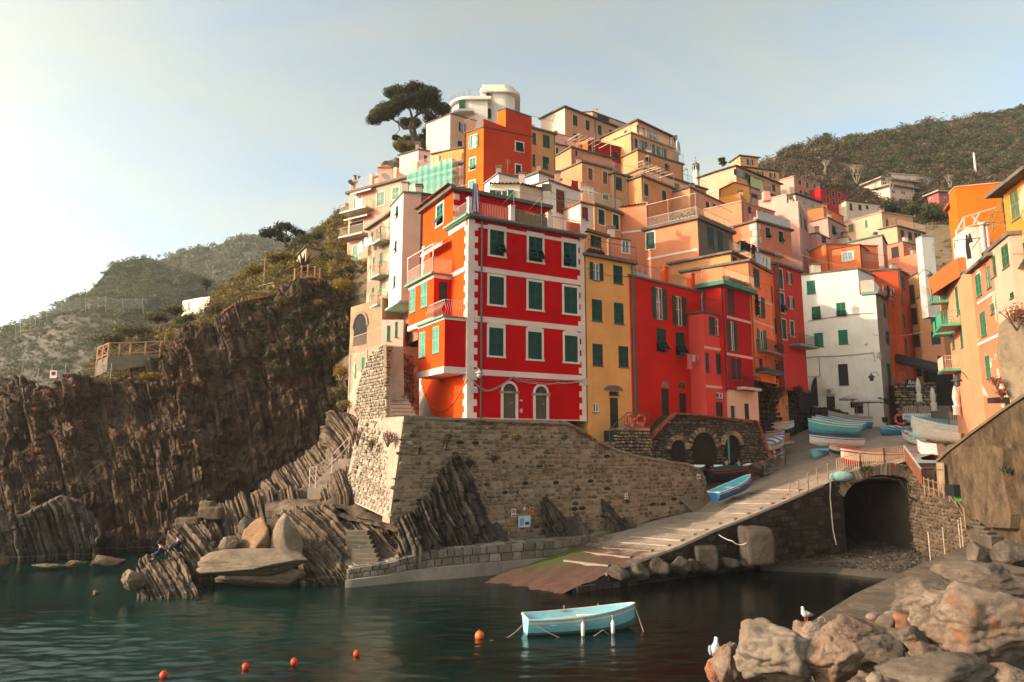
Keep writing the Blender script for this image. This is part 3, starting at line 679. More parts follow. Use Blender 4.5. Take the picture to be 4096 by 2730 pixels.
# flag hanging on the terrace corner
fl = MB(); fp = FR.p(.35,zE+1.25,.22); nx,nzv = 8,12
for i in range(nx):
    for j in range(nzv):
        def fpn(ii,jj):
            t = jj/nzv; s_ = ii/nx; return fp+dR.to_3d()*((s_-.5)*(.35+.35*t))+FR.n.to_3d()*(.12*math.sin(s_*9+t*2)*t+.05)+Vector((0,0,.9-t*1.75-s_*.2*t))
        fl.quad(fpn(i,j),fpn(i+1,j),fpn(i+1,j+1),fpn(i,j+1),m=0 if i < 2 else (1 if i in (2,3,5) else (2 if i == 4 else 0)))
fo = fl.build('flag',[paint((.05,.12,.32),.9),paint((.7,.66,.62),.9),paint((.45,.03,.04),.9)],None); tag(fo,'furled blue white and red flag on the terrace corner of the red house','flag')
# ------------------------------------------------------------------ the other houses of the village
YEL = (.78,.44,.145); SCAR = (.50,.022,.016); PINK = (.56,.085,.075); DPINK = (.34,.018,.026); PEACH = (.66,.24,.095); TAN = (.60,.345,.15)
CREAM = (.74,.56,.38); PALE = (.78,.68,.55); SALM = (.66,.27,.14); ROSE = (.72,.38,.30); CRIM = (.46,.06,.05); WH = (.78,.74,.68); OCH = (.56,.31,.07)
LPEACH = (.64,.30,.16); LYEL = (.70,.40,.19); MAUVE = (.50,.33,.25)
W_ = dict(trim=WHITE)
def T(fc,r,lst,ty='c',**k): return [(fc,r)+tuple(a)+((ty,) if len(a) == 4 else ())+((k,) if k else ()) for a in lst]
# --- harbour row, front
H1 = house('yellow_house','tall yellow house with green shutters between the two red houses',YEL,(5,95,722,47.5),right=(5,515,800),dl=7,vb=1800,over=.28,
    wins=T('R',5,[(160,215,790,945,'o'),(343,425,815,975),(152,242,1118,1310),(350,434,1148,1335)]) +
         T('R',6,[(138,217,542,712),(342,418,560,725)]) + [('R',6,275,340,965,1195,'d',dict(col=(.03,.028,.025))),('R',6,268,345,915,945,'k',{}),('R',6,142,186,1008,1078,'g',{})])
b = MB(); s,z = H1.Rt.q(6,298,890); n = 10
for i in range(n):
    a0,a1 = -1+2*i/n,-1+2*(i+1)/n; f = lambda a: .3*(1-abs(a)**3)
    M = H1.Rt.M(s,z-.12); b.quad(*(M@Vector(p) for p in ((a0*.85,-.12,0),(a1*.85,-.12,0),(a1*.85,-.12,f(a1)+.02),(a0*.85,-.12,f(a0)+.02)))); b.quad(*(M@Vector(p) for p in ((a0*.85,-.12,f(a0)+.02),(a1*.85,-.12,f(a1)+.02),(a1*.85,0,f(a1)+.02),(a0*.85,0,f(a0)+.02))))
    b.quad(*(M@Vector(p) for p in ((a0*.85,0,0),(a1*.85,0,0),(a1*.85,-.12,0),(a0*.85,-.12,0))))
b.build('stone_lintel',concrete((.2,.16,.14)),H1.e)
up = lambda h: Vector((0,0,h))
roofrail(H1,[H1.C+up(.16),H1.Rt.p(H1.Rt.len+.2,H1.zt+.16,.2)],1.05,(.05,.045,.04)); pipe(H1,H1.Rt,H1.Rt.len-.12,H1.zb,H1.zt,(.07,.2,.14),.05)
b = MB()
for i in range(9): b.ball(H1.Rt.p(.4+i*.16,H1.zt+.4+.1*(i % 2),-.15),.17,6)
b.build('terrace_table',paint((.10,.03,.02),.8),H1.e)
H1b = house('yellow_top_house','small yellow upper house with a dark shuttered door above the yellow house',YEL,(5,105,505,51),right=(5,283,556),dl=6,h=6,wins=T('R',5,[(140,235,550,645)]))
H2 = house('scarlet_house','scarlet house with tall open green shutters and three ground floor doors',SCAR,(5,490,905,49.6),right=(5,1146,1057),dl=7,vb=1830,over=.14,rth=.14,wear=.3,
    wins=T('R',6,[(634,686,100,352,'o'),(790,838,170,400,'o'),(640,715,420,605,'f'),(790,862,452,632,'f')]) +
         [('R',6,679,737,893,1105,'d',dict(col=(.02,.024,.02),sill=False)),('R',6,818,873,928,1092,'d',dict(col=(.02,.02,.016),sill=False)),('R',6,938,984,914,1100,'d',dict(col=(.012,.02,.016),sill=False))])
def fanlight(H,F,r,x0,x1,y):
    s0,z = F.q(r,x0,y); s1,_ = F.q(r,x1,y); w_ = (s1-s0)/2; M = F.M((s0+s1)/2,z); b = MB(); n = 10
    for i in range(n):
        t0,t1 = math.pi*i/n,math.pi*(i+1)/n
        b.quad(*(M@Vector(p) for p in ((0,-.01,0),(math.cos(t0)*w_,-.01,math.sin(t0)*w_),(math.cos(t1)*w_,-.01,math.sin(t1)*w_))),m=1)
        b.quad(*(M@Vector((math.cos(t)*k*w_,-.04,math.sin(t)*k*w_)) for t,k in ((t0,1),(t0,1.12),(t1,1.12),(t1,1))))
    b.bar(M@Vector((0,-.02,0)),M@Vector((0,-.02,w_)),.02); b.build('fanlight',[paint((.25,.08,.06),.7),glassmat()],H.e)
fanlight(H2,H2.Rt,6,674,738,880); fanlight(H2,H2.Rt,6,804,866,888)
pipe(H2,H2.Rt,.35,H2.zb,H2.zt,(.07,.045,.04),.06); pipe(H2,H2.Rt,H2.Rt.len-.12,H2.zb,H2.zt,(.05,.045,.04),.06)
roofrail(H2,[H2.Rt.p(.1,H2.zt+.1,-.1),H2.Rt.p(H2.Rt.len*.48,H2.zt+.1,-.1)],1.0,(.30,.22,.18)); roofrail(H2,[H2.Rt.p(H2.Rt.len*.56,H2.zt+.1,-.1),H2.Rt.p(H2.Rt.len*.85,H2.zt+.1,-.1)],.8,(.38,.2,.14))
for k in (.46,.84):
    b = MB(); b.box(H2.Rt.len*k,H2.Rt.len*k+.45,.02,.45,H2.zt+.05,H2.zt+1.35,H2.Rt.M(0,0)); b.box(H2.Rt.len*k-.05,H2.Rt.len*k+.5,-.03,.5,H2.zt+1.35,H2.zt+1.42,H2.Rt.M(0,0),m=1); b.build('parapet_post',[plaster((.62,.1,.03)),concrete()],H2.e)
b = MB()
for i,(s,k) in enumerate(((.5,.4),(.8,.6),(1.3,.4),(1.7,.7),(2.1,.5),(2.6,.4))):
    c = H2.Rt.p(s,H2.zt+.05,-.5); b.box(c.x-.2,c.x+.2,c.y-.2,c.y+.2,c.z,c.z+.3+k*.3); b.bar(c+up(.3),c+up(1.0)+Vector((.25*(i % 3-1),0,0)),.02)
b.build('terrace_furniture',paint((.62,.58,.52),.7),H2.e)
b = MB(); b.quad(*(H2.Rt.p(s,z,.05) for s,z in ((-.0,H2.zb),(2.6,H2.zb),(2.0,H2.zb+2.2),(.1,H2.zb+.7)))); b.build('plinth',concrete((.26,.2,.18)),H2.e)
bandm = dict(col=(.66,.5,.40))
H3 = house('raspberry_house','raspberry pink house with a roof balcony beside the scarlet house',PINK,(6,1003,292,52.95),right=(6,1196,300),vpr=5200,dl=7,vb=1700,over=.12,rth=.12,roofc=(.07,.12,.09),
    wins=T('R',6,[(1050,1098,330,470,'s'),(1104,1142,350,478,'g'),(1106,1166,620,778),(1014,1050,610,765),(1106,1160,925,970,'g')]) + [('R',6,1106,1160,998,1112,'d',dict(col=(.02,.02,.02)))])
for y in (568,872): bandpx(H3,H3.Rt,6,1015,y,1195,.2,(.66,.45,.38))
roofrail(H3,[H3.C+up(.1),H3.Rt.p(H3.Rt.len,H3.zt+.1,.1)],1.05,(.10,.05,.05))
H4 = house('wine_red_house','wine red house under a green copper cornice with open terrace',DPINK,(6,1145,80,54.2),right=(6,1366,150),dl=6,vb=1556,over=.5,rth=.34,roofc=(.09,.26,.18),
    matL=plaster(SCAR),matR=plaster(DPINK),wins=T('R',6,[(1218,1248,368,595,'o')]) + [('R',6,a,b_,c,d,'d',dict(col=(.02,.026,.02))) for a,b_,c,d in ((1198,1246,105,308),(1224,1262,655,822),(1270,1305,660,822))])
for y0,y1 in ((335,335),(625,625)): bandpx(H4,H4.Rt,6,1190,y0-6,1390,.2,(.66,.45,.38))
s0,z0 = H4.Rt.q(6,1215,875); balcony(H4,H4.Rt,H4.Rt.len-2.9,H4.Rt.len,z0,.6,.2,(.6,.48,.38),(.06,.02,.02))
pt = [H4.C+up(.3),H4.Rt.p(H4.Rt.len+.3,H4.zt+.3,.3)]; roofrail(H4,[H4.L.p(H4.L.len-1.5,H4.zt+.3,.3),H4.C+up(.3)+(H4.Rt.n*.3).to_3d(),pt[1]],1.1,(.48,.33,.22))
b = MB()
for i in range(12):
    c = H4.Rt.p(.5+i*.33,H4.zt+.3,-.0); b.lathe([(.11,0),(.16,.25),(.14,.25)],c,7,1); b.ball(c+up(.4),.2+.05*(i % 3),6,0,(1,1,.9))
b.build('terrace_plants',[paint((.12,.10,.035),.9),paint((.42,.13,.05),.8)],H4.e)
H4c = house('cream_ground_floor_house','cream ground floor with two doors below the wine red house',(.70,.56,.40),(6,1204,888,54.7),right=(6,1412,905),vpr=4900,dl=5,vb=1700,roof='none',patch=(.35,.27,.2),pth=.66,
    wins=[('R',6,1222,1260,1027,1130,'k',{}),('R',6,1330,1365,1010,1130,'d',dict(col=(.015,.02,.02)))])
H5 = house('apricot_house','narrow apricot house with an angled open shutter beside the wine red house',PEACH,(5,1550,775,57.5),right=(5,1748,882),dl=6,vb=1520,over=.25,
    wins=T('R',5,[(1598,1652,842,1002),(1622,1666,1088,1270,'h')]) + [('R',6,1445,1476,430,590,'o',dict(col=GREENL)),('R',6,1445,1478,655,740,'k',{})])
for y in (335,150): bandpx(H5,H5.Rt,6,1385,y+20,1560,.2,(.66,.42,.30))
s0,z0 = H5.Rt.q(6,1450,600); balcony(H5,H5.Rt,1.0,H5.Rt.len+.2,z0,.8,.12,(.16,.14,.12),(.05,.045,.04)); s0,z0 = H5.Rt.q(6,1450,745); balcony(H5,H5.Rt,.4,H5.Rt.len-.6,z0,.9,.3,(.03,.03,.03),(.05,.045,.04))
H6 = house('ochre_balcony_house','ochre house with a black laundry line on its balcony',(.56,.33,.13),(12,866,440,61),right=(12,1185,588),dl=6,h=16,over=.3,wins=T('R',12,[(905,970,505,715),(1040,1103,585,765)]))
roofrail(H6,[H6.C+up(.2),H6.Rt.p(H6.Rt.len,H6.zt+.2,.1)],1.0,(.10,.09,.08))
H7 = house('sandstone_house','sand coloured narrow house with a white laundry line under its eave',(.50,.30,.13),(12,1190,372,64),right=(12,1640,514),dl=6,h=20,over=.3,patch=(.2,.14,.10),pth=.58,
    wins=T('R',12,[(1430,1505,525,745),(1455,1530,955,1198),(1485,1560,1460,1700,'o')]))
H8 = house('crimson_house','peeling crimson house with white trimmed windows next to the white house',CRIM,(12,1585,615,66),right=(12,1975,750),dl=6,vb=1560,over=.25,patch=(.62,.5,.42),pth=.68,
    trim=(.62,.48,.40),wins=T('R',12,[(1615,1685,700,1005),(1770,1806,760,930,'o'),(1650,1712,1075,1378,'f'),(1792,1836,1140,1310,'o')]) + [('R',6,1622,1655,352,505,'d',dict(col=GREEN)),('R',6,1687,1716,367,480,'d',dict(col=GREEN))])
roofrail(H8,[H8.C+up(.2),H8.Rt.p(H8.Rt.len,H8.zt+.2,.15)],1.0,(.5,.3,.22)); s0,z0 = H8.Rt.q(6,1700,520); balcony(H8,H8.Rt,1.6,H8.Rt.len+.3,z0-.4,1.1,.2,(.2,.25,.2),(.06,.05,.045)); pipe(H8,H8.Rt,.1,H8.zb,H8.zt,(.06,.1,.08),.07)
# --- white house on the square
HW = house('white_house','weathered white house with green shutters on the boat square',WH,(8,655,148,76),left=(8,168,205),right=(8,905,262),vb=1790,over=.14,rth=.14,wear=.5,patch=(.40,.36,.32),pth=.70,scol=(.012,.15,.075),
    wins=T('L',8,[(257,324,242,346),(297,366,445,545,'f'),(489,562,414,520,'f'),(317,386,652,762),(505,578,628,740)]) + [('L',8,505,582,895,1062,'k',{}),('L',8,412,478,1150,1235,'k',{}),('L',8,628,696,1155,1280,'k',{})])
zx = HW.L.q(8,400,355)[1]
Cw = HW.L.p(HW.L.q(8,795,345)[0],HW.L.q(8,790,345)[1]); L0 = HW.L.len
HW2 = House(); HW2.C = Cw
b = MB(); Fw = Fac(HW.C,Cw); wallgrid(b,Fw,HW.zb,Cw.z,[],0); pr = Pz(*q(8,918,408),Cw.z); Fw2 = Fac(Cw,pr)
wo = [(Fw2.q(8,a,(c+d)/2)[0],Fw2.q(8,b_,(c+d)/2)[0],Fw2.q(8,(a+b_)/2,d)[1],Fw2.q(8,(a+b_)/2,c)[1]) for a,b_,c,d in ((856,876,420,525),(876,900,640,735),(890,916,895,1060))]
wo = [(max(.1,a),min(c,Fw2.len-.1),d,e) for a,c,d,e in wo]
wallgrid(b,Fw2,HW.zb,Cw.z,wo,1); b.quad(Cw,pr,pr+(HW.C-Cw),HW.C.copy().to_2d().to_3d()+up(Cw.z))
b.build('side_wing',[plaster(WH,.5,(.40,.36,.32),.6),plaster((.30,.23,.17),.6,(.45,.38,.3),.6)],HW.e)
for a in wo: window(HW.e,Fw2,*a,'c',None,GREEN)
b = MB(); b.box(-.2,Fw2.len+.2,-.3,.3,Cw.z-.02,Cw.z+.28,Fw2.M(0,0)); b.box(Fw.len-1.4,Fw.len+.2,-.2,.3,Cw.z-.02,Cw.z+.3,Fw.M(0,0),m=1); b.build('ledge',[concrete((.3,.25,.2)),paint(COPPER,.6)],HW.e)
b = MB(); b.box(.15,Fw.len-.1,-.02,.2,Cw.z+.3,Cw.z+1.6,Fw.M(0,0)); b.build('terrace_screen',plaster((.55,.42,.33),.4),HW.e)
chimney(HW,HW.L.p(HW.L.q(8,318,180)[0],HW.zt+.1,-.6),.9,1.0,(.66,.6,.52),1)
b = MB(); zz = HW.L.q(8,500,832)[1]; ln = [HW.L.p(*HW.L.q(8,x,y),.05) for x,y in ((185,850),(350,838),(480,835),(640,822),(780,808),(795,880))]; b.path(ln,.03); b.path([HW.L.p(*HW.L.q(8,x,y),.05) for x,y in ((350,840),(362,990),(190,1005))],.03); b.build('cable',paint((.18,.16,.14),.8),HW.e); b = MB()
b.path([HW.L.p(*HW.L.q(8,x,y),.05) for x,y in ((270,560),(440,530),(640,505),(780,498))],.035); b.build('cable',paint((.18,.16,.14),.8),HW.e)
b = MB(); s,z = HW.L.q(8,440,1112); b.box(s-.45,s+.45,-.3,0,z-.32,z+.32,HW.L.M(0,0)); M = HW.L.M(s,z); b.lathe([(.26,0),(.26,.03),(.02,.03)],(0,0,0),12,1)
for i in range(len(b.v)-36,len(b.v)): x,y,zq = b.v[i]; b.v[i] = tuple(M@Vector((x-.1,-.3-zq,y)))
b.build('air_conditioner',[paint((.6,.57,.52),.5),paint((.2,.19,.18),.5)],HW.e)
# --- behind the white house
HO = house('orange_loggia_house','orange house with a roof loggia right behind the white house',(.68,.21,.075),(13,735,310,82),left=(13,205,402),dr=7,h=14,over=.15,rth=.12,roofc=(.3,.1,.05),wins=[('L',13,475,636,430,560,'g',W_)])
HO2 = house('orange_gable_house','plain orange gable wing left of the loggia house',(.68,.21,.075),(13,200,300,84),left=(13,-60,430),dr=7,h=14,over=.1,rth=.1,roofc=(.3,.1,.05))
roofrail(HO,[HO.C+up(-2.2)+Vector((.2,-.3,0)),HO.C+up(-2.2)+Vector((3.6,1.0,0))],1.1,(.14,.12,.11))
HS1 = house('red_alley_house','tall red house in the alley right of the white house',(.50,.10,.035),(13,1335,700,79),right=(13,1500,800),left=(13,930,720),vb=1760,over=.2,wins=T('R',13,[(1340,1382,745,935),(1395,1440,800,1000)]) + T('R',8,[(928,952,325,455,'s'),(990,1010,350,430,'s'),(945,968,485,620,'s'),(995,1026,500,605,'s'),(958,980,660,765,'s'),(1022,1042,695,815,'s')]))
HS1b = house('red_balcony_house','red house wall with a stepped balcony beside the white house',(.52,.11,.04),(13,1180,1010,78),right=(13,1385,1050),vpr=4700,dl=4,vb=1760,over=.2,wins=T('R',13,[(1245,1305,1030,1300),(1378,1418,1095,1250),(1285,1325,1355,1560),(1385,1440,1390,1560)]))
HY = house('yellow_alley_house','yellow alley house with three tall dark windows',(.58,.38,.16),(13,1455,880,83),right=(13,1660,850),dl=6,vb=1760,roof='shed',gh=.9,over=.2,roofc=(.2,.17,.15),
    wins=[('R',13,1478,1605,945,1240,'d',dict(col=(.03,.03,.022))),('R',13,1512,1640,1305,1560,'d',dict(col=(.03,.03,.022))),('R',8,1080,1143,665,760,'d',dict(col=(.03,.03,.022))),('R',8,1100,1160,890,990,'k',{})])
HT = house('tan_alley_house','tan striped house at the back of the alley with green shutters',(.52,.31,.17),(13,1645,1150,80),right=(13,2000,1105),dl=6,vb=1760,over=.15,rth=.15,wins=T('R',8,[(1225,1283,430,580),(1233,1305,640,740),(1285,1320,830,930)]))
HQ = house('salmon_terrace_house','salmon house with a high terrace wall above the alley',(.62,.25,.15),(13,1665,448,90),left=(13,1190,545),dr=5,h=13,roof='none',wins=[])
HQ2 = house('salmon_upper_house','salmon upper house with a blinded window above the alley',(.62,.27,.17),(13,1415,262,94),left=(13,1165,322),dr=6,h=10,over=.1,rth=.1,roofc=(.12,.2,.16),wins=[('L',13,1235,1355,345,505,'k',{})])
HQ3 = house('grey_pink_house','grey pink house with a copper eave behind the orange loggia',(.58,.36,.28),(13,1088,168,97),left=(13,530,290),right=(13,1165,320),h=12,over=.2,rth=.22,roofc=(.09,.25,.18))
b = MB(); M0 = P(*q(13,1840,500),70); c_ = P(*q(13,1900,190),70); c0 = P(*q(13,1880,1000),70)
CH = thing('white_chimney_tower','tall leaning white rendered chimney stack in the alley','chimney',(c0.x,c0.y,c0.z))
b.box(c0.x-.75,c0.x+.45,c0.y-.2,c0.y+.9,c0.z-3,c_.z); b.build('stack',plaster((.50,.46,.42),.6,(.36,.33,.30),.55),CH); b = MB(); b.box(c0.x-.8,c0.x+.5,c0.y-.25,c0.y+.95,c_.z,c_.z+.12); b.build('cap',concrete((.3,.27,.24)),CH)
# --- peach hillside block in the middle
HP = house('peach_terrace_house','peach house with a pebble stone front and pipe framed roof terrace',LPEACH,(2,1768,1292,64),left=(2,1303,1395),right=(2,2082,1425),h=13,over=.3,rth=.3,matR=stonemat((.16,.10,.07),(.26,.17,.12),(.36,.26,.19),'pebble_dash',7.0,.08),
    wins=[('L',2,1312,1385,1412,1562,'c',W_)] + T('R',2,[(1858,1915,1368,1545),(1950,1995,1405,1570)]))
bandpx(HP,HP.L,5,640,757,1100,.2)
b = MB(); rp_ = [HP.L.p(.1,HP.zt+.25,.1),HP.L.p(HP.L.len+.1,HP.zt+.25,.1),HP.Rt.p(HP.Rt.len,HP.zt+.25,.1)]
roofrail(HP,[rp_[0],rp_[0].lerp(rp_[1],.98)],.95,(.5,.42,.36)); roofrail(HP,rp_[1:],.9,(.4,.22,.13))
ps = [rp_[0],rp_[0].lerp(rp_[1],.45),rp_[0].lerp(rp_[1],.97),rp_[1].lerp(rp_[2],.35),rp_[1].lerp(rp_[2],.7),rp_[2]]
for i,p in enumerate(ps): b.bar(p,p+up(2.3 if i < 3 else 2.0),.03)
b.path([p+up(2.3 if i < 3 else 2.0) for i,p in enumerate(ps)],.03); b.build('pipe_frame',paint((.62,.36,.22),.5),HP.e)
b = MB()
for i in range(7):
    c = rp_[0].lerp(rp_[1],.5+.07*i)+Vector((.1,.4,0)); b.lathe([(.12,0),(.18,.3),(.15,.3)],c,8,1); b.ball(c+up(.5),.25,6)
for i in range(12):
    c = rp_[1].lerp(rp_[2],.08*i+.03)+Vector((0,.5,.2)); b.ball(c,.3,6)
b.build('terrace_plants',[paint((.09,.08,.03),.9),paint((.42,.15,.06),.8)],HP.e)
HP2 = house('peach_shadow_house','blank peach wall house with a clipped tile edge behind the pebble house',LPEACH,(2,1312,1160,68),left=(2,1072,1192),dr=5,h=13,roof='none'); tiles_edge(HP2,HP2.PL+up(.02),HP2.C+up(.02),0); bandpx(HP2,HP2.L,2,1080,1418,1300,.2)
HE = house('golden_house','golden yellow house with white trimmed green shutters and roof railing',(.62,.36,.12),(2,845,1166,66),right=(2,1082,1248),dl=6,h=11,over=.25,wins=T('R',2,[(880,935,1210,1345),(1010,1063,1255,1385)],**W_)); bandpx(HE,HE.Rt,2,850,1432,1080,.16)
roofrail(HE,[HE.C+up(.2),HE.Rt.p(HE.Rt.len,HE.zt+.2,.1)],1.3,(.10,.14,.10))
HE2 = house('apricot_terrace_house','low apricot house with an orange sun screen left of the apricot corner',LPEACH,(5,300,560,58),right=(5,490,590),dl=5,h=8,over=.1,rth=.1,wins=[('R',5,425,482,590,700,'g',W_)])
# --- white houses over the red one
HR = house('white_red_door_house','white house with a tall brick red shutter door above the red house',WH,(2,435,948,60),left=(1,1560,1018),right=(2,727,1048),h=9,over=.15,rth=.14,wins=[('R',2,503,578,1032,1236,'c',dict(col=BROWN))])
HR2 = house('cream_tiled_house','small cream house with a tiled eave and flaking side wall',(.78,.68,.52),(1,1522,985,55.5),left=(1,1250,985),vpr=6600,right=(1,1795,1050),h=6,roof='none',wear=.4,matR=plaster((.66,.54,.40),.5,(.28,.25,.22),.55),wins=[('L',1,1306,1412,1035,1110,'o',dict(col=GREENL)),('R',1,1712,1745,1072,1112,'g',{})]); tiles_edge(HR2,HR2.PL+up(.02),HR2.C+up(.02)); tiles_edge(HR2,HR2.C+up(.02),HR2.PR+up(.02))
chimney(HR2,HR2.Rt.p(HR2.Rt.len-.4,HR2.zt-1.6,.2),.65,1.4,(.6,.52,.44),4)
HR3 = house('white_parapet_house','white parapet house with a curved gable below the tall orange house',WH,(1,1330,888,64),left=(1,1203,985),right=(1,1548,938),h=8,roof='none',roofc=(.2,.18,.17))
b = MB(); b.box(-.1,HR3.L.len+.12,-.12,.3,HR3.zt,HR3.zt+.16,HR3.L.M(0,0)); b.box(-.0,HR3.Rt.len+.1,-.12,.3,HR3.zt,HR3.zt+.16,HR3.Rt.M(0,0)); b.build('coping',concrete((.22,.2,.18)),HR3.e)
HR4 = house('white_ledge_house','white ledge house with grey coping beside the curved gable',WH,(1,1690,878,66),left=(1,1540,935),right=(1,1880,945),h=8,over=.2,rth=.22)
HR5 = house('small_red_shutter_house','small white house with one red shutter beside the roof terrace',(.72,.62,.52),(2,722,1145,59),right=(2,836,1172),dl=4,h=8,over=.15,rth=.14,roofc=(.4,.1,.04),wins=[('R',2,735,788,1186,1300,'c',dict(col=BROWN))]); roofrail(HR5,[HR5.C+up(.12),HR5.Rt.p(HR5.Rt.len,HR5.zt+.12,.1)],1.5,(.56,.48,.42))
# --- tall orange tower house
HT1 = house('tall_orange_house','tall burnt orange house with three small white framed windows',(.46,.055,.018),(1,1197,468,68),left=(1,1022,532),right=(1,1637,0),vpr=8200,h=15,over=.06,rth=.1,roofc=(.1,.07,.06),matL=plaster((.72,.16,.02),.3),wear=.25,  # shade is in the paint: right faces deep red-orange, left face lit orange
    wins=T('R',1,[(1486,1552,432,500,'f'),(1486,1552,606,688,'f'),(1486,1530,808,892,'f')],trim=(.7,.6,.52)) + T('L',1,[(1086,1128,545,655,'o'),(1074,1124,748,852,'f'),(1068,1120,952,1040,'c')],trim=(.7,.6,.5),col=GREENP))
zt2 = HT1.Rt.q(1,1500,338)[1]; sa = HT1.Rt.q(1,1395,440)[0]
b = MB(); Fh = HT1.Rt; back = (HT1.PL-HT1.C)*.42
A = [Fh.p(sa,HT1.zt),Fh.p(Fh.len,HT1.zt),Fh.p(Fh.len,zt2-.25),Fh.p(sa,zt2+.1)]; Bk = [p+back for p in A]
b.quad(*A); b.quad(*Bk[::-1])
for i in range(4): b.quad(A[i],Bk[i],Bk[(i+1) % 4],A[(i+1) % 4],m=1 if i == 3 else 0)
b.build('upper_block',[plaster((.46,.055,.018),.25),plaster((.72,.16,.02),.3)],HT1.e)  # same shaded orange in front, lit orange on the left side
b = MB(); t = [A[3]+up(.0),A[2]+up(.0),Bk[2],Bk[3]]
b.quad(*(p+up(.18) for p in t))
for i in range(4): b.quad(t[i],t[(i+1) % 4],t[(i+1) % 4]+up(.18),t[i]+up(.18))
b.build('roof_slab',concrete((.09,.065,.055)),HT1.e)
b = MB(); b.quad(Fh.p(0,HT1.zt+.05),Fh.p(sa,HT1.zt+.05),Fh.p(sa,HT1.zt+.5),Fh.p(0,HT1.zt+.9)); b.quad(Fh.p(0,HT1.zt+.05,-.25),Fh.p(0,HT1.zt+.9,-.25),Fh.p(sa,HT1.zt+.5,-.25),Fh.p(sa,HT1.zt+.05,-.25)); b.quad(Fh.p(0,HT1.zt+.9),Fh.p(sa,HT1.zt+.5),Fh.p(sa,HT1.zt+.5,-.25),Fh.p(0,HT1.zt+.9,-.25)); b.quad(Fh.p(0,HT1.zt+.05),Fh.p(0,HT1.zt+.9),Fh.p(0,HT1.zt+.9,-.25),Fh.p(0,HT1.zt+.05,-.25)); b.build('parapet',plaster((.46,.055,.018),.25),HT1.e)
railing(HT1.e,[HT1.L.p(0,HT1.zt,0),HT1.L.p(HT1.L.len-.1,HT1.zt,0)],1.5,.2,(.5,.25,.12)); pipe(HT1,HT1.L,.15,HT1.zb,HT1.zt,(.06,.07,.06),.08)
HN = house('ochre_neighbour_house','narrow ochre house with peeling corner right of the tall orange house',(.62,.42,.17),(2,285,480,73),right=(2,493,536),dl=6,h=13,over=.2,patch=(.42,.4,.36),pth=.7,wins=T('R',2,[(288,322,520,620),(385,445,540,650),(288,315,712,822),(382,440,735,845)],col=(.012,.10,.055))); roofrail(HN,[HN.C+up(.15),HN.Rt.p(HN.Rt.len,HN.zt+.15,.1)],1.3,(.46,.36,.28))
# --- upper left
HL = house('long_apricot_house','long apricot house with balconies and awnings at the cliff edge',(.64,.37,.265),(1,1020,792,74),left=(1,-8,1068),dr=8,h=22,over=.35,rth=.3,wear=.25,trim=(.75,.66,.55),scol=(.19,.30,.20),
    wins=T('L',9,[(305,383,362,545,'g'),(542,620,312,455,'c'),(705,772,262,390,'c'),(288,352,870,1082,'c')]) + [('L',9,258,398,625,782,'k',{}),('L',9,290,326,1165,1240,'g',{})])
for (x0,x1,y),rc in (((215,505,560),(.62,.45,.33)),((200,470,815),(.62,.45,.33))):
    s0,z = HL.L.q(9,x0,y); s1,_ = HL.L.q(9,x1,y-30); balcony(HL,HL.L,max(s0,-.2),s1,z,1.3,.2,(.33,.36,.3),rc,1.05)
for (x0,x1,y) in ((305,520,345),(240,480,615)):
    s0,z = HL.L.q(9,x0,y); s1,_ = HL.L.q(9,x1,y); b = MB(); M = HL.L.M(s0,z); b.quad(*(M@Vector(p) for p in ((0,0,.3),(s1-s0,0,.3),(s1-s0,-.7,0),(0,-.7,0)))); b.quad(*(M@Vector(p) for p in ((0,-.7,0),(s1-s0,-.7,0),(s1-s0,-.7,-.18),(0,-.7,-.18)))); b.build('awning',paint((.72,.62,.5),.9),HL.e)
tr = [HL.L.p(.1,HL.zt+.25,.2),HL.L.p(HL.L.len,HL.zt+.25,.2)]; roofrail(HL,tr,1.2,(.66,.38,.26),step=.16)
for k in (.02,.2,.42,.6,.78):
    b = MB(); s = HL.L.len*k; b.box(s,s+.5,-.2,.25,HL.zt+.2,HL.zt+1.7,HL.L.M(0,0)); b.build('parapet_post',plaster((.80,.50,.30),.2),HL.e)
for x,y,r_ in ((648,165,.55),(295,232,.5)):
    s,z = HL.L.q(9,x,y); c = HL.L.p(s,z,.3); b = MB(); b.lathe([(.02,0),(r_*.6,.06),(r_,.2)],(0,0,0),14)
    M = Matrix.Translation(c)@Matrix.Rotation(R(60),4,'X')@Matrix.Rotation(.5,4,'Y'); b.v = [tuple(M@Vector(p)) for p in b.v]; b.bar(c,HL.L.p(s,HL.zt,.2),.04); b.build('satellite_dish',paint((.6,.56,.52) if x > 400 else (.10,.12,.11),.5),HL.e)
HLy = house('mustard_terrace_house','mustard penthouse with a vertical slat wall under the tall orange house',(.78,.44,.10),(1,1018,655,79),left=(1,740,712),dr=6,h=5,over=.2,rth=.16,wins=[('L',1,810,825,770,835,'s',{})])
b = MB(); M = HLy.L.M(HLy.L.q(1,850,760)[0],HLy.L.q(1,900,815)[1]); L_ = HLy.L.len-HLy.L.q(1,850,760)[0]
for i in range(28): b.box(L_*i/28,L_*(i+.7)/28,-.5,-.46,0,1.6,M)
b.build('slat_screen',paint((.62,.33,.05),.8),HLy.e)
HLs = house('small_pink_tower_house','small pale pink house at the left skyline under the pine',(.74,.53,.47),(1,615,672,92),left=(1,445,722),right=(1,742,692),h=8,over=.2,rth=.16,roofc=(.12,.12,.10),wins=[('R',1,662,690,722,778,'c',{})])
b = MB(); c = P(*q(1,325,870),84)
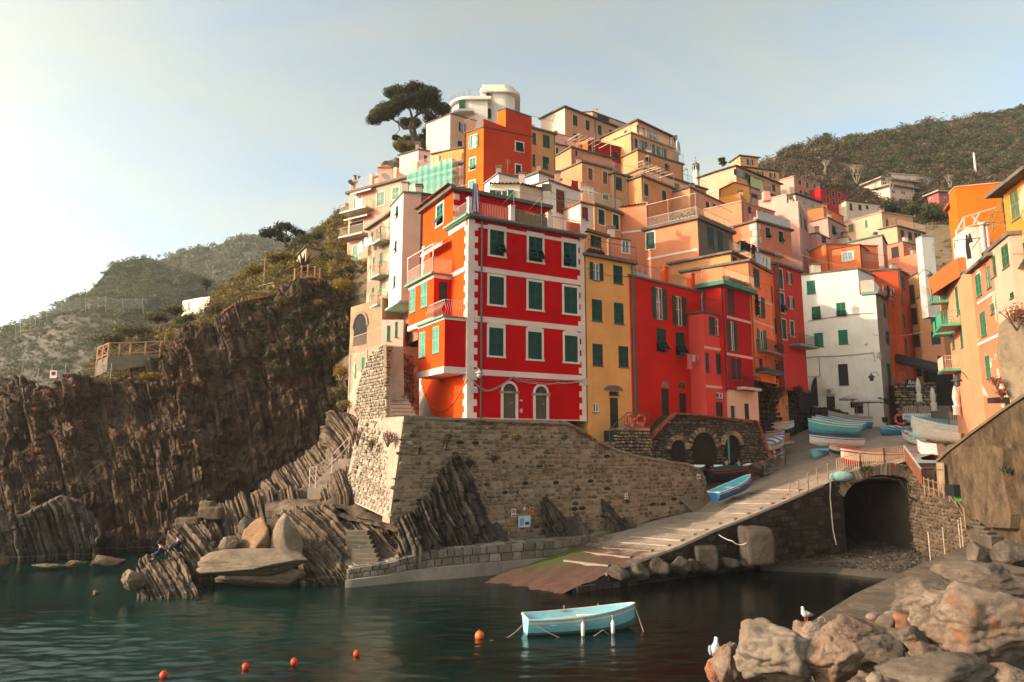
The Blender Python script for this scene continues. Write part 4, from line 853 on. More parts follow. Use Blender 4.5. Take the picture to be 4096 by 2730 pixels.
TC = thing('terracotta_chimney','squat terracotta topped pink chimney on the apricot house roof','chimney',(c.x,c.y,c.z-1.8)); b.box(c.x-.85,c.x+.85,c.y-.6,c.y+.6,c.z-1.8,c.z+.3); b.build('stack',plaster((.78,.45,.33)),TC); b = MB(); b.quad((c.x-1,c.y-.75,c.z+.3),(c.x+1,c.y-.75,c.z+.3),(c.x,c.y,c.z+1.0)); b.quad((c.x+1,c.y-.75,c.z+.3),(c.x+1,c.y+.75,c.z+.3),(c.x,c.y,c.z+1.0)); b.quad((c.x-1,c.y+.75,c.z+.3),(c.x-1,c.y-.75,c.z+.3),(c.x,c.y,c.z+1.0)); b.build('cap',tilemat(),TC)
HLt = house('low_roof_house','low pink wall with a tiled edge behind the apricot roof terrace',(.70,.40,.30),(1,430,868,88),left=(1,180,935),dr=5,h=5,roof='none'); tiles_edge(HLt,HLt.PL,HLt.C)
HLc = house('pale_box_house','pale cream box house with grey roof edge beside the pine',(.82,.63,.47),(1,905,350,90),left=(1,685,440),right=(1,1128,412),h=14,over=.12,rth=.14,matR=plaster((.62,.44,.30),.3),wins=[('R',1,990,1020,432,512,'o',{}),('R',1,965,1008,592,640,'k',{})]); pipe(HLc,HLc.L,HLc.L.len-.1,HLc.zb,HLc.zt,(.6,.5,.42),.05)  # matR is the cream darkened, painting the shade of the right face
# white villa with rounded corners
VY = 108; vz = P(*q(1,1330,110),VY)
VIL = thing('white_round_villa','white villa with rounded roof terraces on the hilltop','villa',(vz.x,vz.y+4,P(*q(1,1200,420),VY).z))
def roundbox(x0,x1,y0,y1,z0,z1,rr,m,name,par,mat,seg=8,cap=0):
    ring = []
    for cx,cy,a0 in ((x1-rr,y0+rr,-90),(x1-rr,y1-rr,0),(x0+.3,y1-.3,90),(x0+.3,y0+.3,180)):
        r2 = rr if cx > (x0+x1)/2 else .3
        for i in range(seg+1): t = R(a0+90*i/seg); ring.append((cx+math.cos(t)*r2,cy+math.sin(t)*r2))
    b = MB(); n = len(ring)
    for i in range(n): p,p2 = ring[i],ring[(i+1) % n]; b.quad((*p,z0),(*p2,z0),(*p2,z1),(*p,z1))
    b.quad(*[(*p,z1) for p in ring]); b.quad(*[(*p,z0) for p in ring][::-1]); return b.build(name,mat,par)
ux = lambda r,x,Y=VY: P(*q(r,x,300),Y).x
uz = lambda r,y,Y=VY: P(*q(r,1300,y),Y).z
mv = plaster((.78,.75,.69),.35,(.45,.42,.38),.74)
x0,x1 = ux(1,1182),ux(1,1478); roundbox(x0,x1,VY,VY+10,uz(1,520),uz(1,130),2.0,0,'wall',VIL,mv); roundbox(x0-.3,x1+.9,VY-.6,VY+10.5,uz(1,165),uz(1,140),2.4,0,'eave',VIL,mv); roundbox(x0,x1,VY,VY+10,uz(1,138),uz(1,88),2.0,0,'parapet',VIL,mv)
xa,xb = ux(1,905),ux(1,1235)
def roundleft(x0,x1,y0,y1,z0,z1,rr,name,mat):
    ring = [(x1,y0),(x1,y1),(x0,y1)]
    for i in range(9): t = R(180+90*i/8); ring.append((x0+rr+math.cos(t)*rr,y0+rr+math.sin(t)*rr))
    b = MB(); n = len(ring)
    for i in range(n): p,p2 = ring[i],ring[(i+1) % n]; b.quad((*p,z0),(*p2,z0),(*p2,z1),(*p,z1))
    b.quad(*[(*p,z1) for p in ring]); b.quad(*[(*p,z0) for p in ring][::-1]); return b.build(name,mat,VIL)
roundleft(xa,xb,VY-1.2,VY+9,uz(1,520),uz(1,255),3.2,'wing_wall',mv); roundleft(xa-.5,xb+.6,VY-1.8,VY+9.2,uz(1,262),uz(1,238),3.6,'wing_slab',mv); roundleft(xa-.2,xb-.9*2.4,VY-2.4,VY+2,uz(1,385),uz(1,365),2.5,'wing_balcony',mv)
Fv = Fac(Vector((x0,VY,0)),Vector((x1,VY,0)))
for a,c,d,e in ((1220,1268,155,235),(1230,1265,308,388)): window(VIL,Fac(Vector((x0,VY-.16,0)),Vector((x1,VY-.16,0))),ux(1,a)-x0,ux(1,c)-x0,uz(1,e),uz(1,d),'c',None,GREEN)
window(VIL,Fac(Vector((xa,VY-1.36,0)),Vector((xb,VY-1.36,0))),ux(1,950)-xa+.6,ux(1,1012)-xa+.4,uz(1,345),uz(1,245),'c',None,(.02,.17,.09))
def arcpts(x0,x1,y0,z,rr): return [Vector((x0,y0+5,z))]+[Vector((x0+rr+math.cos(R(180+90*i/6))*rr,y0+rr+math.sin(R(180+90*i/6))*rr,z)) for i in range(7)]+[Vector((x1,y0,z))]
railing(VIL,arcpts(xa-.3,xb+.4,VY-1.6,uz(1,238),3.4),1.1,.5,(.45,.42,.38)); railing(VIL,arcpts(xa-.1,xb-2.3,VY-2.3,uz(1,365),2.4),1.6,.5,(.45,.42,.38))
# --- skyline houses right of it
HB1 = house('sand_skyline_house','long sand coloured house on the skyline with tall dark shutters',(.62,.38,.215),(2,580,292,108),left=(2,368,398),right=(2,1062,480),h=13,over=.35,rth=.22,roofc=(.10,.085,.075),matL=plaster((.74,.6,.45),.4),trim=(.66,.5,.33),wins=T('R',2,[(652,693,365,458),(766,803,410,498),(874,911,452,540),(975,1010,492,560),(652,695,528,600)])); pipe(HB1,HB1.Rt,HB1.Rt.q(2,850,480)[0],HB1.zb,HB1.zt,(.16,.11,.09),.09)
HB2 = house('penthouse_skyline','pale penthouse with a dark awning behind the sand coloured house',(.66,.45,.26),(2,830,330,120),left=(2,733,338),right=(2,1135,442),h=6,over=.15,rth=.14,roofc=(.08,.07,.06),wins=[('R',2,872,980,370,408,'k',{})])
HB3 = house('rosy_low_house','low rosy house with a terrace railing under the sand coloured house',(.62,.38,.28),(2,488,622,97),right=(2,690,668),dl=6,h=7,over=.15,roofc=(.14,.10,.09),wins=[('R',2,488,520,652,716,'s',{}),('R',2,575,608,582,632,'c',{})]); roofrail(HB3,[HB3.C+up(.2),HB3.Rt.p(HB3.Rt.len,HB3.zt+.2,.1)],1.9,(.40,.2,.14),step=.25)
HB3b = house('rosy_back_house','rosy back wall behind the low terrace railing',(.64,.40,.30),(2,490,520,101),right=(2,690,572),dl=6,h=7,over=.1,rth=.1,wins=[('R',2,578,608,582,632,'g',{})])
HB4 = house('ruby_roof_house','low ruby red rooftop house with an orange side and grey eave',(.30,.012,.012),(2,785,582,92),left=(2,678,596),right=(2,1108,668),h=8,over=.25,rth=.2,matL=plaster((.72,.2,.04)),wins=[('R',2,805,855,638,690,'c',{}),('R',2,1015,1060,695,750,'c',{})])
HB5 = house('apricot_top_house','apricot house with wide glazed roof terrace near the clock tower',(.68,.40,.20),(2,1230,412,97),left=(2,905,572),right=(2,1525,552),h=9,over=.3,rth=.22,roofc=(.11,.09,.08),wins=[('R',2,1240,1272,465,530,'o',{}),('R',2,1315,1422,505,590,'g',{}),('L',2,1108,1142,500,535,'s',dict(col=GREENL))])
HB6 = house('apricot_middle_house','apricot middle storey with a row of green doors and a balcony',(.68,.39,.19),(2,1170,520,93.5),left=(2,1020,582),right=(2,1548,660),h=9,over=.2,rth=.2,roofc=(.5,.4,.32),wins=T('R',2,[(1228,1265,585,665,'o'),(1318,1360,615,695,'o'),(1425,1465,655,735,'o')])); roofrail(HB6,[HB6.L.p(.2,HB6.zt+.15,.1),HB6.C+up(.15),HB6.Rt.p(HB6.Rt.len,HB6.zt+.15,.1)],1.1,(.4,.28,.2),step=.2)
HB7 = house('apricot_lower_house','apricot lower storey with two dark shuttered windows below the balcony',(.66,.37,.17),(2,1232,676,91),left=(2,1095,742),right=(2,1640,808),h=10,over=.2,rth=.2,roofc=(.2,.16,.14),wins=T('R',2,[(1302,1350,738,808),(1478,1518,798,860)])); roofrail(HB7,[HB7.C+up(.15),HB7.Rt.p(HB7.Rt.len,HB7.zt+.15,.1)],1.3,(.08,.13,.10),step=.2)
# --- terraced row in the centre
HA2 = house('tan_upper_row_house','tan row house with a long grey eave and pergola pipes',LPEACH,(2,637,652,85.5),left=(2,412,782),right=(2,1010,752),h=8,over=.2,rth=.2,wins=T('R',2,[(675,692,680,725,'s')])); 
HA1 = house('tan_row_house','tan row house with two reddish brown windows in white frames',(.66,.38,.18),(2,733,784,82.5),left=(2,470,900),right=(2,1037,860),h=12,over=.2,rth=.18,matL=plaster(LPEACH),wins=T('R',2,[(790,828,838,945,'c'),(922,960,868,982,'c')],trim=(.72,.6,.48),col=(.28,.09,.04)) + T('R',2,[(790,838,1035,1060),(920,968,1075,1120)],**W_))
bandpx(HA1,HA1.Rt,2,740,1025,1020,.25); roofrail(HA1,[HA1.C+up(.15),HA1.Rt.p(HA1.Rt.len,HA1.zt+.15,.1)],1.1,(.10,.10,.08),step=.2)
HA3 = house('grey_tan_row_house','greyish tan row house with two dark green shutters',(.55,.37,.21),(2,1017,882,84),right=(2,1267,950),dl=6,h=11,over=.25,rth=.2,wins=T('R',2,[(1038,1092,920,1032),(1158,1207,956,1066)])); roofrail(HA3,[HA3.C+up(.15),HA3.Rt.p(HA3.Rt.len,HA3.zt+.15,.1)],1.3,(.5,.38,.28),step=.2); pipe(HA3,HA3.Rt,.1,HA3.zb,HA3.zt,(.12,.1,.08),.08); pipe(HA3,HA3.Rt,HA3.Rt.q(2,1130,1000)[0],HA3.zb,HA3.zt,(.6,.55,.48),.06)
HA4 = house('amber_row_house','amber row house with three shuttered windows and a long grey slab roof',(.64,.36,.16),(2,1264,910,83.5),right=(2,1742,1098),dl=6,h=11,over=.25,rth=.22,trim=(.62,.46,.3),wins=T('R',2,[(1290,1328,978,1086),(1452,1488,1040,1130),(1565,1600,1088,1185,'f')])); roofrail(HA4,[HA4.C+up(.15),HA4.Rt.p(HA4.Rt.len,HA4.zt+.15,.1)],1.1,(.36,.25,.18),step=.2)
HA5 = house('amber_back_row_house','long amber back row house with pergolas on its roof terrace',(.62,.36,.16),(2,1275,842,90),right=(2,1848,1032),dl=6,h=9,over=.25,rth=.2,wins=T('R',2,[(1285,1305,870,905,'s'),(1565,1608,975,1035),(1700,1720,1012,1085,'s'),(1760,1790,1040,1110,'g'),(1800,1830,1045,1130,'s')])); roofrail(HA5,[HA5.C+up(.15),HA5.Rt.p(HA5.Rt.len,HA5.zt+.15,.1)],1.1,(.36,.28,.22),step=.2)
HA6 = house('amber_tail_house','last amber row house with a blue clothes stain near the ochre wall',(.56,.36,.2),(2,1700,1010,86),right=(2,2010,1160),dl=5,h=9,over=.2,rth=.16,wins=T('R',2,[(1845,1885,1145,1190),(1910,1930,1160,1190,'s')]))
b = MB()
for (HH,k0,k1) in ((HA2,.2,.5),(HA2,.55,.95),(HA5,.1,.4),(HA5,.45,.7),(HA4,.05,.3),(HA4,.35,.6)):
    a,c = HH.Rt.p(HH.Rt.len*k0,HH.zt+.1,.0),HH.Rt.p(HH.Rt.len*k1,HH.zt+.1,0); bk = -HH.Rt.n.to_3d()*2.5; b = MB()
    for p in (a,c): b.path([p,p+up(2.1),p+up(2.2)+bk],.035)
    for t in (0,.33,.66,1): b.bar(a.lerp(c,t)+up(2.15),a.lerp(c,t)+up(2.25)+bk,.022)
    b.bar(a+up(2.1),c+up(2.1),.035); b.build('pergola',paint((.55,.33,.2),.5),HH.e)
# --- right of centre
HG1 = house('salmon_quoin_house','salmon house with toothed white quoins and a white balcony parapet',SALM,(11,1130,1170,78),left=(11,560,1330),right=(11,1612,1305),h=14,over=.3,rth=.22,trim=(.66,.42,.3),matR=plaster((.60,.25,.15),.3),wins=T('R',11,[(1262,1326,1262,1408,'f'),(1442,1508,1315,1465,'f')]))
for i in range(7): band(HG1,HG1.L,HG1.L.len-(.55 if i % 2 else .9),HG1.L.len-.01,HG1.zt-.9-i*.8,HG1.zt-.2-i*.8,(.7,.55,.46),.03,'quoin'); band(HG1,HG1.Rt,.01,.5 if i % 2 else .8,HG1.zt-.9-i*.8,HG1.zt-.2-i*.8,(.7,.55,.46),.03,'quoin')
b = MB(); b.box(.0,HG1.Rt.len-.3,-.2,-.12,HG1.zt+.15,HG1.zt+1.25,HG1.Rt.M(0,0)); b.build('parapet',paint((.60,.52,.46),.8),HG1.e)
HG2 = house('salmon_back_house','big blank salmon wall house with a grey coping and security camera',SALM,(11,922,893,82),left=(11,405,1010),right=(11,1388,1042),h=13,over=.1,rth=.14,roofc=(.5,.4,.34),matR=plaster((.60,.26,.17),.3),wins=T('R',11,[(1020,1058,968,1055),(1185,1225,1025,1090,'o'),(1280,1320,1065,1120)]))
HG3 = house('candy_pink_house','candy pink house with a stepped gable above the salmon houses',ROSE,(11,1712,888,85),left=(11,1165,995),right=(11,1850,1130),h=13,roof='none',matR=plaster((.52,.28,.22),.3),wins=T('R',11,[(1735,1762,1055,1225),(1805,1832,1145,1285)]))  # matR repeats the pink darker, so the right face has shade painted in
HG3b = house('candy_pink_step_house','raised step of the candy pink gable with a striped chimney',ROSE,(11,1550,795,88),left=(11,1163,888),right=(11,1660,880),h=6,over=.08,rth=.1,roofc=(.5,.42,.36),wins=[('R',11,1560,1590,855,905,'k',{})]); chimney(HG3b,HG3b.L.p(HG3b.L.len*.3,HG3b.zt-.3,.1),.85,1.3,(.62,.38,.31),4)
HG4 = house('mustard_tiled_house','mustard gridded wall house with a red tiled hip',OCH,(11,1035,695,104),left=(11,632,735),dr=8,h=10,roof='gable',gh=.95,roofc='tile',over=.2)
HG5 = house('mustard_wall_house','mustard terrace wall in front of the tiled house',OCH,(11,910,782,96),left=(11,625,838),dr=6,h=8,roof='none')
HG6 = house('rosy_cafe_house','rosy house with a red sunshade and white laundry below the villa',(.60,.36,.25),(11,1035,690,110),right=(11,1400,820),dl=5,h=9,over=.15,wins=[('R',11,1065,1160,790,845,'k',{})])
HV = house('apricot_villa','large apricot villa with a loggia banner under the skyline',LYEL,(11,845,405,130),left=(11,345,565),right=(11,1468,660),h=16,roof='gable',gh=.1,over=.5,roofc=(.14,.12,.11),matL=plaster((.68,.40,.25),.25),wins=T('R',11,[(870,965,475,560,'o'),(1355,1395,660,745,'s')]) + [('R',11,1010,1240,560,720,'k',{})] + [('L',11,485,560,735,765,'g',{})])
b = MB()
for x in (1065,1180): s,z = HV.Rt.q(11,x+20,700); b.box(s-.5,s+.5,-.05,.3,z-1.5,z+2.6,HV.Rt.M(0,0))
b.build('loggia_pillar',concrete((.4,.36,.32)),HV.e)
s,z = HV.Rt.q(11,1130,675); b = MB(); b.box(s-2.2,s+2.2,-.25,-.2,z-1.3,z+1.3,HV.Rt.M(0,0)); b.build('banner',paint((.66,.56,.26),.9),HV.e)
HV2 = house('villa_upper_house','upper house of the villa with paired shutters',LYEL,(11,930,415,140),right=(11,1448,480),dl=8,h=12,over=.3,rth=.25,roofc=(.08,.07,.06),wins=T('R',11,[(1165,1205,480,535,'o'),(1335,1375,500,565,'o')]))
HV3 = house('villa_lookout_house','little lookout house on top of the apricot villa',LYEL,(11,905,260,143),left=(11,772,352),right=(11,1152,290),h=9,over=.35,rth=.22,roofc=(.10,.085,.08),wins=T('R',11,[(915,948,285,340,'g'),(1020,1062,310,385,'o')]) + T('L',11,[(862,885,295,350,'g'),(818,835,330,375,'g')]))
HF1 = house('brown_far_house','brown pink far house with a grey blank side wall',(.50,.25,.15),(11,1655,545,150),left=(11,1450,605),right=(11,2022,655),h=16,over=.15,rth=.22,roofc=(.55,.3,.2),matL=plaster((.44,.35,.27),.6),trim=(.6,.5,.4),wins=T('R',11,[(1718,1758,595,668),(1825,1862,625,710),(1930,1962,655,728),(1735,1770,738,790),(1825,1870,765,825,'o'),(1940,1975,800,860)]))
HF2 = house('cherry_far_house','small cherry red far house with a grid of green shutters',(.42,.02,.03),(7,412,335,150),right=(7,638,382),dl=7,h=14,over=.15,rth=.16,trim=(.45,.2,.17),wins=T('R',7,[(465,490,358,403),(518,543,372,417),(572,597,385,428),(470,494,425,475),(522,548,438,497),(578,602,452,500)]))
HF3 = house('cream_far_house','cream far house with two pale blinds below the brown house',(.64,.50,.36),(7,190,397,128),right=(7,425,478),dl=7,h=10,over=.4,rth=.18,roofc=(.09,.075,.07),wins=T('R',7,[(260,280,450,485),(338,358,482,515)],col=(.5,.5,.46)))
HF4 = house('low_cream_far_house','low cream far house with a terrace over the yellow house',(.68,.56,.42),(7,645,455,150),right=(7,958,492),dl=7,h=10,over=.3,rth=.2,roofc=(.10,.09,.085),wins=T('R',7,[(676,702,482,542),(756,784,492,540),(822,846,500,530)]))
HY1 = house('lemon_house','large lemon cream house with a roof terrace of orange chairs',(.68,.44,.28),(7,963,560,110),left=(7,628,650),right=(7,1242,602),h=14,over=.15,rth=.16,roofc=(.5,.38,.3),matR=plaster((.62,.42,.22)),wins=[('L',7,668,714,665,735,'c',dict(col=(.14,.20,.07))),('L',7,816,838,630,695,'s',dict(col=GREENL)),('R',7,1000,1025,618,690,'s',{})])
HY2 = house('lemon_front_house','front storey of the lemon house with four green shutters',(.68,.43,.27),(7,1100,684,104),left=(7,945,716),right=(7,1348,750),h=12,over=.2,rth=.18,roofc=(.16,.13,.11),matR=plaster((.58,.38,.19)),wins=T('R',7,[(1134,1165,718,785),(1203,1235,738,803),(1258,1282,745,812,'s'),(1290,1318,750,818,'s')])); roofrail(HY2,[HY2.L.p(.3,HY2.zt+.15,.1),HY2.C+up(.15),HY2.Rt.p(HY2.Rt.len,HY2.zt+.15,.1)],1.2,(.45,.28,.18),step=.2)
HM1 = house('mauve_house','mauve tan house with a satellite dish and flowering terrace',MAUVE,(7,480,608,100),left=(7,300,655),right=(7,640,690),h=11,over=.15,rth=.14,wins=[('R',7,520,552,685,760,'f',{})])
HM2 = house('orange_awning_house','low orange roofed house with a sloping brown awning',(.66,.24,.09),(7,440,512,112),left=(7,300,535),right=(7,620,600),h=7,over=.1,rth=.12,roofc=(.24,.12,.08))
HM3 = house('rose_step_house','rose terrace block under the mauve house with a white pipe frame',(.68,.40,.33),(7,385,745,92),left=(7,205,780),right=(7,500,800),h=9,over=.12,rth=.12,wins=[('R',7,428,466,775,835,'s',dict(col=(.08,.12,.05)))])
HM4 = house('yellow_wedge_house','small yellow house with a door wedged under the white pipes',(.56,.36,.14),(7,120,835,86),right=(7,285,905),dl=5,h=9,over=.25,rth=.2,wins=[('R',7,175,208,912,1005,'c',{})])
HM5 = house('grey_pink_low_house','low greyish pink house with rust stains in front of the lemon house',(.58,.40,.31),(13,560,190,101),left=(13,300,230),dr=5,h=8,over=.1,rth=.12,roofc=(.14,.2,.16))
# modern villa blocks on the hill
def far(name,label,col,c,l,r_,h,wins=(),over=1.2): return house(name,label,col,c,left=l,right=r_,h=h,over=over,rth=.35,roofc=(.40,.33,.27),wins=[(f,7)+w+('t',) if False else (f,7)+w+('g',{}) for f,*w_ in wins for w in w_])
far('hill_apartment_house','cream modern house with deep flat eaves on the right hillside',(.70,.55,.40),(7,955,262,190),(7,775,332),(7,1250,300),22,[('L',(838,862,350,378),(888,918,328,355)),('R',(975,1012,290,320),(1160,1195,308,330))])
far('hill_apartment_front_house','front wing of the cream modern house with balcony glass',(.72,.57,.43),(7,1035,322,184),(7,930,350),(7,1232,352),18,[('R',(1055,1088,358,385),(1140,1178,366,394),(1045,1080,425,475),(1120,1190,440,488))])
far('hill_apartment_back_house','tall back wing of the cream modern house with small windows',(.66,.53,.42),(7,1235,268,205),(7,1050,215),(7,1500,290),24,[('R',(1262,1295,282,305),(1318,1352,288,312),(1390,1420,290,335),(1265,1305,350,380),(1325,1360,358,388),(1262,1300,425,452),(1335,1378,435,462))],.6)
far('hill_red_house','dusty red flat roofed house right of the cream modern house',(.42,.12,.10),(7,1470,378,180),(7,1375,415),(7,1610,388),16,[('R',(1505,1545,408,434),(1515,1550,482,508)),('L',(1390,1420,430,465))],.8)
# --- right bank houses (faces turned to the sun)
G1 = house('big_orange_house','big blank orange gable house on the right bank',(.70,.17,.018),(14,1045,632,52),left=(14,418,690),dr=1.6,h=11,over=.06,rth=.08,roofc=(.6,.4,.28),wear=.2)
G1s = house('orange_flank_house','orange flank wing with a rusty eave left of the big orange gable',(.70,.18,.02),(14,432,860,54),left=(14,322,1010),dr=1.5,h=12,over=.3,rth=.2,roofc=(.3,.12,.07),wins=[('L',14,405,428,1200,1330,'g',W_)])
PN0,PN1 = P(*q(7,2060,405),43),None
def bank(name,label,col,far_,near_,Yf,h,**k):
    """house whose facade runs from a far end to a nearer end on the right"""
    r,x,y = far_; A = P(*q(r,x,y),Yf); B = Pz(*q(*near_),A.z)
    r2,x2,y2 = near_; return house(name,label,col,(r2,x2,y2,B.y),left=far_,dr=7,h=h,**k)
G2h = bank('peeling_orange_house','peeling cream and orange house at the right edge with deep grey eave',(.64,.41,.29),(7,2050,392),(7,2300,200),40.5,13,over=.7,rth=.2,patch=(.72,.22,.035),pth=.50,wins=[('L',7,2120,2196,350,632,'c',dict(col=(.13,.17,.07))),('L',7,2185,2260,840,1100,'f',dict(col=(.012,.11,.06)))])
G3h = bank('cream_balcony_house','cream pink house with green shutters and long eave on the right bank',(.64,.39,.28),(7,1885,945),(7,2105,760),43.5,16,over=.12,rth=.22,wear=.3,patch=(.75,.30,.12),pth=.62,wins=T('L',7,[(2040,2105,845,1060),(1940,1990,950,1145)],col=(.05,.13,.06)) + T('L',7,[(2115,2150,1275,1330)],col=GREENL))
G4h = bank('salmon_bank_house','salmon house with green shutters and a white band on the right bank',(.56,.22,.12),(7,1765,1100),(7,1945,950),46.5,15,over=.3,rth=.2,wear=.3,patch=(.80,.6,.42),pth=.60,wins=T('L',7,[(1805,1858,1108,1315),(1900,1945,1040,1245)],col=(.03,.19,.10)) + T('L',8,[(1618,1662,482,680),(1695,1728,420,505),(1660,1695,825,1010),(1745,1780,395,440)],col=(.03,.17,.09)))
for y in (420,745): bandpx(G4h,G4h.L,8,1600,y,1800,.16)
G5h = house('peeling_corner_house','peeling apricot corner house hung with green balconies',(.58,.34,.21),(8,1590,105,49.5),left=(8,1482,178),dr=5,h=15.5,roof='none',patch=(.60,.38,.26),pth=.47,wear=.4)
b = MB(); b.box(0,.1,0,.1,0,.1)
G6h = bank('orange_ledge_house','orange wall with a sunlit parapet above the peeling corner',(.52,.15,.045),(8,1440,60),(8,1640,48),51.5,1.5,roof='none',patch=(.5,.33,.24),pth=.66)
G7h = house('green_balcony_house','shaded house front carrying stacked green balconies over the alley',(.62,.36,.2),(8,1480,178,50.8),left=(8,1345,345),dr=5,h=15,over=.1,rth=.14,roofc=(.06,.2,.13),wins=T('L',8,[(1425,1448,280,520,'s'),(1460,1480,600,770,'s'),(1395,1415,640,780,'s'),(1405,1430,1010,1200,'k')],col=(.03,.16,.09)))
for x0,x1,y,dp,g in ((1255,1370,395,1.2,(.02,.25,.12)),(1330,1470,575,1.3,(.02,.25,.12)),(1290,1400,645,1.2,(.02,.25,.12)),(1330,1470,930,1.2,(.62,.36,.24))):
    F = G7h.L; s1,z = F.q(8,min(x1,1476),y); s0 = s1-2.6 if x1 < 1450 else s1-3.0; balcony(G7h,F,max(s0,.1),s1,z,dp,.16,(.06,.30,.19),g,1.05)
G8h = house('white_roof_box_house','white roof box with chimney pots below the big orange gable',(.78,.66,.56),(14,800,1245,50.5),left=(14,568,1262),dr=3,h=5,roof='none')
b = MB(); f = lambda x,y: P(*q(14,x,y),50)
for pts in ([(540,1115),(980,980)],[(540,1115),(550,1300)],[(450,1290),(830,1180)],[(540,1115),(450,1290)],[(630,1070),(750,1200)],[(760,1040),(670,1230)],[(430,1290),(455,1480)]): b.path([f(*p) for p in pts],.06)
b.build('pipe_frame',paint((.62,.55,.5),.4),G8h.e); b = MB()
for x in (800,860): c = f(x,1330); b.lathe([(.16,-1.5),(.16,.5),(.3,.6),(.3,.72),(.05,.8)],c,10)
b.build('chimney_pot',plaster((.66,.5,.42)),G8h.e)
b = MB(); f = lambda x,y: P(*q(14,x,y),46.5)
for pts in ([(815,1220),(1085,885)],[(910,1320),(1120,1140)],[(940,1060),(960,1310)],[(1060,900),(1080,1050)],[(830,1190),(1110,1180)],[(945,1055),(1110,1045)],[(820,1215),(930,1070)],[(400,1440),(780,1400)],[(650,1560),(770,1400)],[(400,1440),(420,1568)]): b.path([f(*p) for p in pts],.035)
b.build('green_frame',paint((.02,.22,.11),.5),G3h.e)
# --- left group by the red house
HWt = house('cream_tower_house','narrow cream tower house beside the red corner house',(.84,.70,.54),(9,820,313,53.5),left=(9,690,460),right=(9,1005,322),vb=1203,over=.1,rth=.12,roofc=(.14,.2,.16),wear=.2,matR=plaster((.48,.335,.25),.25),scol=(.03,.17,.11),  # right face shade painted in: matR is a darker tan of the cream
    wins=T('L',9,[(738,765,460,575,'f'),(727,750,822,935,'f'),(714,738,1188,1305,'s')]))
b = MB(); b.box(-.3,HWt.L.len+.15,-.2,2.0,HWt.zb-.16,HWt.zb,HWt.L.M(0,0)); b.build('soffit',[paint((.30,.55,.45),.6)],HWt.e)
HWd = house('brown_block_house','dull brown block between the cream tower and the red house attic',(.26,.17,.125),(9,1000,330,54.5),right=(9,1135,352),dl=6,h=12,over=.12,rth=.16,roofc=(.08,.07,.065))
HSt = house('bare_stone_house','half plastered stone house with hanging laundry and balconies',(.62,.44,.30),(9,692,545,57.5),left=(9,455,702),dr=5,vb=1370,over=.35,rth=.2,roofc=(.24,.19,.16),wear=.5,patch=(.30,.21,.14),pth=.47,scol=(.04,.19,.12),
    wins=T('L',9,[(480,505,730,850,'s'),(535,552,690,780,'s'),(560,588,665,775,'c'),(498,522,995,1135),(575,600,945,1075),(488,513,1312,1420),(570,594,1265,1385)]))
for x0,x1,y in ((590,680,870),(572,668,1225),(560,655,1530)):
    s0,z = HSt.L.q(9,x0,y); s1,_ = HSt.L.q(9,x1,y-60); balcony(HSt,HSt.L,s0,s1,z,.9,.14,(.2,.45,.34),(.5,.28,.2),1.1)
HSl = house('round_arch_house','stone lower house with a round arched niche beside the cliff',(.40,.28,.17),(10,470,240,57.0),left=(10,140,340),dr=4,h=7.2,roof='none',patch=(.30,.20,.12),pth=.45,wear=.5)
s,z = HSl.L.q(10,240,545); b = MB(); n = 12; wv = 1.15
for i in range(n):
    t0,t1 = math.pi*i/n,math.pi*(i+1)/n; M = HSl.L.M(s,z)
    b.quad(*(M@Vector(p) for p in ((0,-.02,0),(math.cos(t0)*wv,-.02,math.sin(t0)*wv),(math.cos(t1)*wv,-.02,math.sin(t1)*wv)))); b.quad(*(M@Vector((math.cos(t)*wv*k,-.1,math.sin(t)*wv*k)) for t,k in ((t0,1),(t0,1.22),(t1,1.22),(t1,1))),m=1)
M = HSl.L.M(s,z); b.quad(*(M@Vector(p) for p in ((-wv,-.02,-1.6),(wv,-.02,-1.6),(wv,-.02,0),(-wv,-.02,0)))); b.build('arch_niche',[paint((.02,.018,.016),.9),stonemat((.2,.13,.08),(.3,.2,.13),(.4,.29,.19))],HSl.e)
HSb = house('rough_basement_house','rough rendered basement house with two green shutters over the rocks',(.58,.42,.29),(10,500,730,50),left=(10,135,835),dr=4,vb=1690,roof='none',wear=.5,patch=(.34,.25,.17),pth=.46,scol=(.02,.2,.1),wins=T('L',10,[(182,198,930,1072,'s'),(252,284,862,1002,'s')]))
railing(HSb.e,[HSb.L.p(.2,HSb.zt,-.1),HSb.L.p(HSb.L.len,HSb.zt,-.1)],1.4,.2,(.5,.33,.24)); pipe(HSb,HSb.L,.1,HSb.zb,HSb.zt,(.6,.52,.46),.05); pipe(HSb,HSb.L,HSb.L.q(10,310,1000)[0],HSb.zb,HSb.zt,(.6,.52,.46),.05)
HSc = house('cream_entrance_house','cream entrance storey with potted flowers below the cream tower',(.80,.68,.52),(10,690,470,55.3),left=(10,460,470),dr=4,vb=1400,roof='none',wins=T('L',10,[(515,552,530,690,'s'),(602,628,492,650,'s')],col=(.02,.2,.1)))

